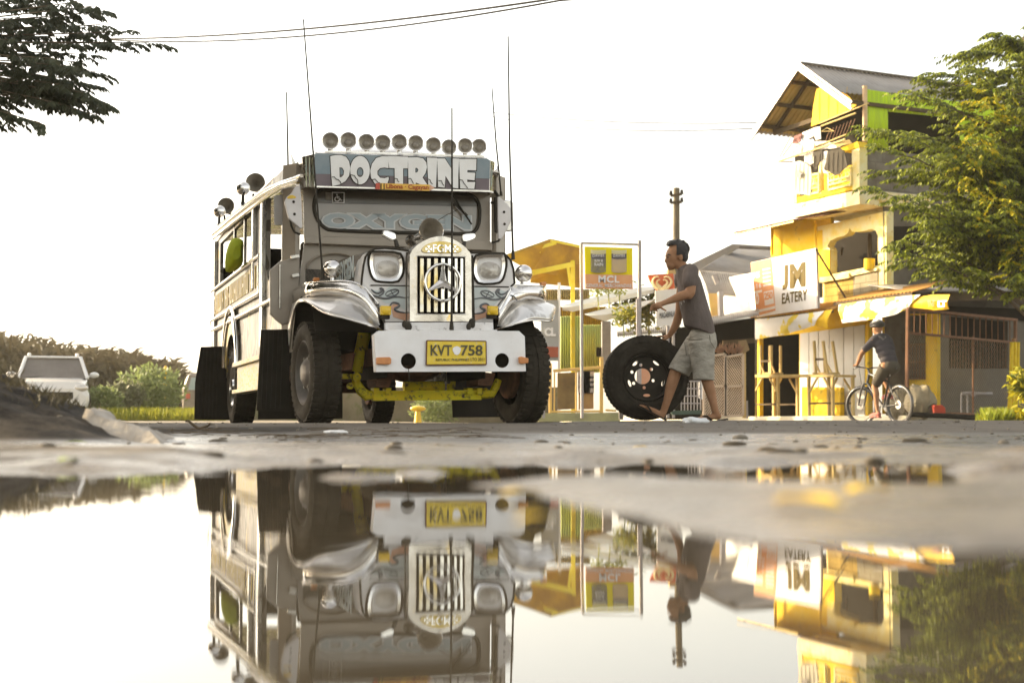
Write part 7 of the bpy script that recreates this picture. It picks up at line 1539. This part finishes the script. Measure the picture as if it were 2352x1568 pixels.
# --- thicket of cane far left
rs = random.Random(9); mb = MB()
def hgt(x):   # top outline of the thicket in the photograph
    pts = [(-200, 740), (0, 765), (40, 775), (90, 785), (150, 795), (200, 800), (260, 808), (310, 810), (340, 825), (390, 830), (415, 852), (440, 905), (480, 925)]
    for a, b_ in zip(pts, pts[1:]):
        if a[0] <= x <= b_[0]: return a[1] + (b_[1] - a[1]) * (x - a[0]) / (b_[0] - a[0])
    return 930
hgt0 = hgt; hgt = lambda x: hgt0(x) + 24
for k in range(2600):
    x = rs.uniform(-200, 440); d = rs.uniform(51, 60); yt = hgt(x) + abs(rs.gauss(0, 26)) - 10 + (d - 51) * .3; top_ = P(x, yt, d); gz = ground(top_.x, d); 
    if top_.z < gz + .3: continue
    bs_ = V((top_.x + rs.uniform(-.3, .3), d, gz)); s0 = .55 if rs.random() < .9 else .1
    for j in range(5):
        p = bs_.lerp(top_, rs.uniform(.15, 1)); a = rs.uniform(0, 2 * PI); dr_ = V((math.cos(a), math.sin(a), rs.uniform(.4, 2.2))).normalized(); L_ = rs.uniform(.5, 1.1); sd = dr_.cross(V((0, 1, .2))).normalized() * .045
        e_ = p + dr_ * L_ * .6; mb.add([p - sd, p + sd, e_ + sd, e_ - sd, e_ + dr_ * L_ * .3 + V((math.cos(a) * .25, 0, -.12))], [(0, 1, 2, 3), (3, 2, 4)])
o = mb.build('cane_thicket', leaf_mat('cane_leaf', (.09, .07, .04), (.15, .125, .075), None, .25), None, fix=False); tag(o, kind='stuff')
mb = MB(); rs = random.Random(3)   # the earth rise it grows on keeps it from being see-through
def bush(cx, cy, d, r, n_, lf, label, m, nm='bush'):
    mb = MB(); c = P(cx, cy, d)
    for k in range(n_):
        a = rs.uniform(0, 2 * PI); u_ = rs.uniform(-1, 1); q_ = math.sqrt(1 - u_ * u_); rr = r * (rs.random() ** .33) * (1 + .3 * noise.noise(V((a, u_ * 2, cx))))
        p = c + V((q_ * math.cos(a) * rr * 1.3, q_ * math.sin(a) * rr, u_ * rr)); dd = V((rs.uniform(-1, 1), rs.uniform(-1, 1), rs.uniform(-.2, 1))).normalized(); leaf(mb, p, dd, V((rs.uniform(-1, 1), rs.uniform(-1, 1), rs.uniform(-1, 1))).normalized(), lf, lf * .45)
    o = mb.build(nm, m, None, fix=False); tag(o, label, 'bush'); return o
M_pg = leaf_mat('pale_green_leaf', (.2, .24, .08), (.26, .3, .12), None, .35); M_yg = leaf_mat('yellow_grass', (.22, .24, .03), (.32, .3, .03), None, .4)
bush(345, 900, 43, .75, 1500, .2, 'tallest pale green bush between the SUV and the jeepney', M_pg)
bush(285, 915, 42, .5, 900, .18, 'low greyish green bush left of the tallest green bush', leaf_mat('grey_green_leaf', (.16, .17, .09), (.2, .2, .11), None, .3))
bush(235, 925, 41, .45, 800, .18, 'small green bush right beside the white SUV', M_pg)
bush(372, 925, 49, .35, 800, .18, 'brown green bush at the foot of the far vehicle', leaf_mat('brown_green_leaf', (.14, .12, .07), (.18, .16, .09), None, .3))
mb = MB()
for k in range(5200):
    x = rs.uniform(190, 520); d = rs.uniform(36, 44); y_ = 962; q_ = P(x, y_, d); gz = ground(q_.x, d); p = V((q_.x, d, gz)); h_ = rs.uniform(.12, .42); a = rs.uniform(0, 6.28); dd = V((math.cos(a) * .4, math.sin(a) * .3, 1)).normalized(); leaf(mb, p, dd, V((math.sin(a), -math.cos(a), .1)), h_, .05)
o = mb.build('verge_grass', M_yg, None, fix=False); tag(o, kind='stuff')
# hedge behind the street, foliage round the MCL sign, right-hand plants
def bushm(c, pts, d, r, lf, lab, m, n_=260):
    mb = MB()
    for (x, y) in pts:
        c_ = P(*c(x, y), d)
        for k in range(n_):
            p = c_ + V((rs.gauss(0, r), rs.gauss(0, r), rs.gauss(0, r * .7))); dd = V((rs.uniform(-1, 1), rs.uniform(-1, 1), rs.uniform(-1, .4))).normalized(); leaf(mb, p, dd, V((rs.uniform(-1, 1), rs.uniform(-1, 1), rs.uniform(-1, 1))).normalized(), lf, lf * .45)
    for (x, y) in pts: mb.tube([P(*c(x, y), d), P(*c(x + 10, y + 150), d)], .012, 4)
    o = mb.build('shrub', m, None, fix=False); tag(o, lab, 'shrub')
bushm(CS, [(1010, 690), (1060, 640)], 28, .1, .11, 'leafy shrub tangled under the tarps beside the sign frame', leaf_mat('shrub_leaf', (.14, .18, .06), (.24, .26, .06), (.4, .35, .03), .4), 120)
bushm(CS, [(820, 482), (900, 474), (980, 480)], 28.5, .07, .09, 'thin row of leaves just under the yellow and salmon sign', MC.get('x') or leaf_mat('shrub_leaf_light', (.3, .32, .08), (.4, .4, .1), None, .4), 70)
bushm(CM, [(430, 600), (470, 560), (450, 680), (350, 640), (300, 600)], 30, .22, .14, 'olive shrub between the sign frame and the small white board', leaf_mat('olive_leaf', (.12, .14, .05), (.3, .26, .05), None, .4), 160)
bushm(CB, [(1900, 1010), (1930, 1060), (1950, 1120), (1960, 1180), (1910, 1090), (1990, 1040), (2030, 1150), (1960, 1330), (1930, 1390), (2000, 1380), (1940, 960)], 22, .065, .14, 'broad-leaved plant at the right edge beside the gate', leaf_mat('broad_leaf', (.12, .17, .05), (.22, .27, .08), (.5, .42, .02), .3), 60)
mb = MB()
for k in range(900):
    p = P(*CB(rs.gauss(1700, 70), 1410), rs.uniform(22, 24)); p.z = ground(p.x, p.y) + .0; a = rs.uniform(0, 6.28); leaf(mb, p + V((0, 0, .0)), V((math.cos(a) * .5, math.sin(a) * .5, 1)).normalized(), V((math.sin(a), -math.cos(a), .1)), rs.uniform(.12, .34), .03)
o = mb.build('grass_tuft', leaf_mat('bright_grass', (.2, .26, .03), (.34, .34, .03), None, .4), None, fix=False); tag(o, 'bright green tuft of grass at the foot of the bamboo poles', 'grass')  # blades of a bright yellow-green colour
mb = MB()
for x in (975, 1000, 1055, 1080, 1105, 1135):
    for k in range(9): p = P(*CM(x, 968), 29.6); a = rs.uniform(-1, 1); leaf(mb, p, V((a * .6, rs.uniform(-.3, .3), 1)).normalized(), V((0, -1, .1)), rs.uniform(.12, .3), .04)
o = mb.build('spiky_plants', leaf_mat('red_brown_leaf', (.28, .16, .1), (.36, .22, .14), None, .3), None, fix=False); tag(o, 'row of reddish spiky plants on top of the cream slatted gate', 'plant')

# ================================================================= cars far left
def suv(loc, rz):
    t = thing('suv', 'white SUV parked behind the earth bank, seen from its windscreen side', 'car', loc, rz)
    Mw = mat('white_car_paint', (.72, .7, .66), (.68, .66, .62), .25, 0, 1, coat=.6)
    def sec(y, w, z0, zt, wt): return [V((x, y, z)) for x, z in ((-w * .96, z0), (-w, z0 + .25), (-w * .99, (z0 + zt) * .52), (-wt, zt - .06), (-wt * .8, zt), (wt * .8, zt), (wt, zt - .06), (w * .99, (z0 + zt) * .52), (w, z0 + .25), (w * .96, z0))]
    mb = MB(); rows = [sec(-2.3, .82, .35, .8, .6), sec(-2.2, .9, .28, .98, .8), sec(-1.6, .93, .25, 1.06, .86), sec(-1.05, .94, .25, 1.12, .87), sec(0, .94, .25, 1.12, .88), sec(2.2, .92, .3, 1.1, .86), sec(2.3, .85, .4, 1.0, .8)]
    mb.loft(rows); mb.add(rows[0], [tuple(range(10))]); mb.add(rows[-1], [tuple(range(10))]); mb.build('body', Mw, t, smooth=50)
    mb = MB(); A_ = [V((-.86, -1.1, 1.1)), V((.86, -1.1, 1.1)), V((.68, -.45, 1.66)), V((-.68, -.45, 1.66))]; B_ = [V((-.86, 2.2, 1.08)), V((.86, 2.2, 1.08)), V((.66, 1.9, 1.68)), V((-.66, 1.9, 1.68))]; mb.add(A_ + B_, [(0, 1, 2, 3), (5, 4, 7, 6), (1, 5, 6, 2), (4, 0, 3, 7)]); mb.build('side_window', M_car_glass, t)
    mb = MB(); mb.prism([V((-.72, -.5, 1.66)), V((.72, -.5, 1.66)), V((.70, 1.95, 1.69)), V((-.70, 1.95, 1.69))], (0, 0, .06)); mb.build('roof', Mw, t, bevel=.03)
    for s_ in (-1, 1):
        mb = MB(); mb.beam(V((s_ * .88, -1.15, 1.1)), V((s_ * .70, -.46, 1.7)), .09, .07); mb.build('windscreen_pillar', Mw, t, bevel=.02)
        mb = MB(); mb.beam(V((s_ * .62, -.3, 1.77)), V((s_ * .62, 1.7, 1.78)), .05, .05); mb.ell(V((s_ * .62, -.35, 1.76)), (.05, .09, .045)); mb.build('roof_rail', Mw, t, smooth=60)
        mb = MB(); mb.ell(V((s_ * 1.06, -.85, 1.2)), (.13, .08, .08)); mb.beam(V((s_ * .9, -.85, 1.16)), V((s_ * 1.0, -.85, 1.18)), .05); mb.build('wing_mirror', Mw, t, smooth=60)
        mb = MB(); mb.ell(V((s_ * .68, -2.22, .82)), (.2, .1, .1)); mb.build('headlight', M_lamp, t, smooth=60)
        for y in (-1.45, 1.4): mb = MB(); mb.lathe([(0, 0), (.2, 0), (.24, -.03), (.33, -.02), (.35, .03), (.35, .2), (.3, .24)], V((s_ * .93, y, .35)), V((-s_, 0, 0)), 28); mb.build('wheel', M_rub, t, smooth=50)
    mb = MB(); mb.box(V((0, -2.3, .62)), (1.0, .06, .18)); mb.build('radiator_grille', M_black, t, bevel=.02)
    mb = MB(); mb.beam(V((-.7, -1.1, 1.12)), V((-.1, -1.0, 1.16)), .02); mb.build('wiper', M_black, t)
pz = P(122, 960, 27); pz = P(120, 960, 39); suv((pz.x, 39, ground(pz.x, 39) + 0.02), R(18))
fv = thing('parked_van', 'small far-off van half hidden behind the jeepney mudflap', 'van')
c = P(444, 962, 46); fv.location = (c.x, 48, ground(c.x, 48)); fv.rotation_euler = (0, 0, R(14))
Md = mat('van_brown', (.2, .16, .12), (.26, .22, .18), .4, .2)
mb = MB(); mb.prism([V((-.8, 0, .3)), V((.8, 0, .3)), V((.78, 0, 1.05)), V((.62, 0, 1.52)), V((-.62, 0, 1.52)), V((-.78, 0, 1.05))], (0, 3.6, 0)); mb.build('body', Md, fv, bevel=.08)
mb = MB(); mb.prism([V((-.62, -.03, .98)), V((.62, -.03, .98)), V((.52, -.03, 1.4)), V((-.52, -.03, 1.4))], (0, .02, 0)); mb.build('rear_window', mat('pale_blue_glass', (.3, .38, .38), (.34, .4, .4), .15), fv)
for s_ in (-1, 1):
    mb = MB(); mb.box(V((s_ * .62, -.03, .8)), (.14, .04, .24)); mb.build('tail_light', mat('tail_red', (.5, .1, .05), (.45, .1, .05), .3), fv, bevel=.02)
    for y in (.6, 2.9): mb = MB(); mb.cyl(V((s_ * .82, y, .28)), V((s_ * .62, y, .28)), .3, n=20); mb.build('wheel', M_rub, fv, smooth=40)
yb = MB(); yb.ell(P(380, 868, 47), (.1, .05, .42), 12, 10); yb.cyl(P(380, 890, 47), P(381, 960, 47), .03); o = yb.build('marker_post', M_amber, None, smooth=60); tag(o, 'tall yellow marker standing before the thicket', 'marker')
# cane thicket backing so that it stays dense, and distant trees beyond the street
# --- low wall and hedge across the street, glimpsed under and beside the jeepney
lw_ = MB(); lw_.box((-3.2, 39, .55), (9, .2, 1.0)); o = lw_.build('roadside_wall', mat('mossy_wall', (.2, .17, .11), (.14, .12, .075), .9, 0, 1.5, dirt=(.1, .12, .04), dirt_amt=.4), None); tag(o, 'low mossy wall across the street glimpsed under the jeepney', 'wall')
bush(1000, 940, 37.5, .5, 900, .14, 'green shrub by the low wall seen under the jeepney axle', M_pg)
bl_ = MB(); bl_.ell(P(960, 938, 30), (.17, .12, .06), 14, 8); bl_.cyl(P(960, 940, 30), P(960, 975, 30), .05, .09, 12); o = bl_.build('yellow_drum', M_amber, None, smooth=60); tag(o, 'small yellow rounded object on the ground seen under the front axle', 'marker')
# --- debris
rs = random.Random(21); M_peb = mat('pebble', (.22, .19, .15), (.14, .12, .09), .85, 0, 20)
pb = MB()
for k in range(420):
    x = rs.uniform(-3.5, 5); y = rs.uniform(4.5, 11.5); r_ = rs.uniform(.003, .010) * (1 + (rs.random() < .04) * 1.6); z = ground(x, y); pb.ell((x, y, z + r_ * .3), (r_ * rs.uniform(.8, 1.6), r_, r_ * .7), 6, 4)
o = pb.build('gravel', M_peb, None, smooth=60, fix=False); tag(o, kind='stuff')
pb = MB()
for k in range(45):
    x = rs.uniform(-1.9, -.2); y = rs.uniform(6.2, 8.6); z = ground(x, y) + .006; a = rs.gauss(0, .35); L_ = rs.uniform(.08, .35); pb.tube([(x, y, z), (x + math.cos(a) * L_ * .5, y + math.sin(a) * L_ * .5, z + .006), (x + math.cos(a) * L_, y + math.sin(a) * L_, z)], rs.uniform(.0008, .0022), 4)
o = pb.build('dry_litter', M_dwood, None, fix=False); tag(o, kind='stuff')
tw = MB(); tw.tube([P(*CL(x, y), 8.2) for x, y in ((1940, 1130), (1975, 1135), (2030, 1180), (2070, 1205), (2120, 1215))], .008, 6); tw.tube([P(*CL(x, y), 8.2) for x, y in ((2070, 1215), (2130, 1195), (2180, 1180), (2195, 1155))], .007, 6); o = tw.build('twig', M_dwood, None, smooth=60); tag(o, 'bent dry forked twig lying on the road before the mudflap', 'twig')
for (c, x, y, d, rr, nm, lab, m_) in ((CL, 1395, 1205, 7.2, (.035, .02, .022), 'litter_scrap', 'small white scrap beside the concrete chunk', M_ww), (CL, 1865, 1372, 5.2, (.02, .012, .006), 'litter_scrap', 'tiny white flake lying in the mud left of centre', M_ww),
                                   (CX, -20, 1540, 7.8, (.07, .02, .012), 'litter_scrap', 'flat white scrap lying in front of the left front wheel', M_ww)):
    q_ = P(*c(x, y), d); q_.z = ground(q_.x, q_.y) + rr[2] * .5; mb = MB(); mb.ell((0, 0, 0), rr, 10, 6); mb.v = [tuple(V(v_) * (1 + .3 * noise.noise(V(v_) * 60)) + q_) for v_ in mb.v]; o = mb.build(nm, m_, None); tag(o, lab, 'litter')
q_ = P(1597, 978, 11.0); mb = MB(); mb.ell((0, 0, 0), (.1, .05, .03), 24, 12); mb.v = [tuple(V(v_) * (1 + .5 * noise.noise(V(v_) * 30)) + V((q_.x, q_.y, ground(q_.x, q_.y) + .015))) for v_ in mb.v]; o = mb.build('plastic_bag', mat('clear_plastic', (.7, .7, .68), (.6, .6, .58), .3, 0, 9), None, smooth=40); tag(o, 'crumpled clear plastic bag on the road below the man', 'litter')
fl_ = MB()
for k in range(260):
    y = rs.uniform(.7, 3.2); x = rs.uniform(-.4, .4) * y; r_ = rs.uniform(.0008, .003)
    if ground(x, y) < 0: fl_.ell((x, y, .0006), (r_ * rs.uniform(1, 3), r_, .0008), 6, 4)
o = fl_.build('floating_grit', M_dwood, None, fix=False); tag(o, kind='stuff')
# concrete chunk at the end of the bank
def gchunk():
    mb = MB(); l0 = [(-1.62, 5.25), (-1.18, 5.05), (-1.28, 5.5), (-1.7, 5.75)]
    top_ = [V((-1.66, 5.3, .13)), V((-1.26, 5.12, .025)), V((-1.32, 5.5, .03)), V((-1.7, 5.7, .14))]; bot = [V((x, y, -.03)) for x, y in l0]
    n_ = 14; rows = []
    for j in range(n_ + 1):
        r_ = []
        for i in range(n_ + 1):
            u_, v_ = i / n_, j / n_; a = top_[0].lerp(top_[1], u_); b_ = top_[3].lerp(top_[2], u_); p = a.lerp(b_, v_); e = min(u_, 1 - u_, v_, 1 - v_); k = ss(0, .14, e); q0 = bot[0].lerp(bot[1], u_).lerp(bot[3].lerp(bot[2], u_), v_)
            p = q0.lerp(p, .1 + .9 * k); p += V((1, 0, 1)) * .03 * (noise.noise(p * 9) + .5 * noise.noise(p * 24)); r_.append(p)
        rows.append(r_)
    mb.loft(rows); return mb
o = gchunk().build('concrete_chunk', mat('pale_concrete', (.42, .38, .33), (.3, .26, .21), .9, 0, 9, bump=.5, bscale=22), None, smooth=50); tag(o, 'pale broken concrete chunk at the toe of the earth bank', 'rubble')
# grass on the bank
gb_ = MB(); rs = random.Random(6)
for k in range(9000):
    x = rs.uniform(-4.2, -1.45); y = rs.uniform(5.2, 8.4); z = ground(x, y)
    if z < .12 or noise.noise(V((x * 1.6, y * 1.6, 3))) < -.1: continue
    a = rs.uniform(0, 6.28); leaf(gb_, V((x, y, z - .004)), V((math.cos(a) * .7, math.sin(a) * .7, 1)).normalized(), V((math.sin(a), -math.cos(a), .1)), rs.uniform(.02, .075), .006)
o = gb_.build('bank_grass', leaf_mat('dry_grass', (.06, .052, .03), (.11, .09, .05), None, .2), None, fix=False); tag(o, kind='stuff')
# fallen leaves and floating specks
def flat_leaf(x, y, a, s_, lab, m_, dz=.003):
    z = max(0, ground(x, y)) + dz; mb = MB(); pts = [V((math.cos(t) * s_ * (1 if abs(math.cos(t)) < .9 else 1.25), math.sin(t) * s_ * .5, 0)) for t in [2 * PI * k / 12 for k in range(12)]]
    pts = [Matrix.Rotation(a, 3, 'Z') @ p + V((x, y, z + abs(p.y) * .5)) for p in pts]; mb.add(pts, [tuple(range(12))]); o = mb.build('fallen_leaf', m_, None, solid=.001); tag(o, lab, 'leaf', 'fallen leaves at the puddle')
M_lf = mat('yellow_leaf', (.62, .42, .03), (.5, .34, .05), .6, 0, 30)
for px, yy, s_, lab in ((1195, 1.42, .02, 'yellow leaf standing out at the centre of the puddle edge'), (1990, 1.32, .028, 'larger yellow leaf on the wet mud at the right'), (1850, 1.12, .03, 'pale yellow leaf lying nearest the camera on the mud'), (1470, 4.2, .018, 'small yellow leaf far back on the mud'), (1235, 1.05, .016, 'tiny yellow leaf on the spit of mud by the jeepney reflection')):
    flat_leaf((px - 1176) / FP * yy, yy, rs.uniform(0, 3), s_, lab, M_lf, .004)
flat_leaf((160 - 1176) / FP * 2.35, 2.35, 1.2, .02, 'lime green leaf on the left mud lip', mat('lime_leaf', (.3, .36, .03), (.24, .3, .03), .6)); flat_leaf((175 - 1176) / FP * 4.6, 4.6, .2, .03, 'bright green leaf at the foot of the earth bank', MC['lime_leaf'])
# clods standing out of the shallow water
rs = random.Random(31); cl = MB()
for k in range(60):
    y = rs.uniform(2.6, 6.2); x = rs.uniform(-.42, .42) * y; r_ = rs.uniform(.006, .02); cl.ell((x, y, max(0, ground(x, y)) + r_ * .1), (r_ * rs.uniform(1, 2.4), r_, r_ * .55), 9, 5)
o = cl.build('mud_clods', mat('wet_clod', (.08, .062, .042), (.12, .1, .07), .5, 0, 20), None, smooth=60, fix=False); tag(o, kind='stuff')
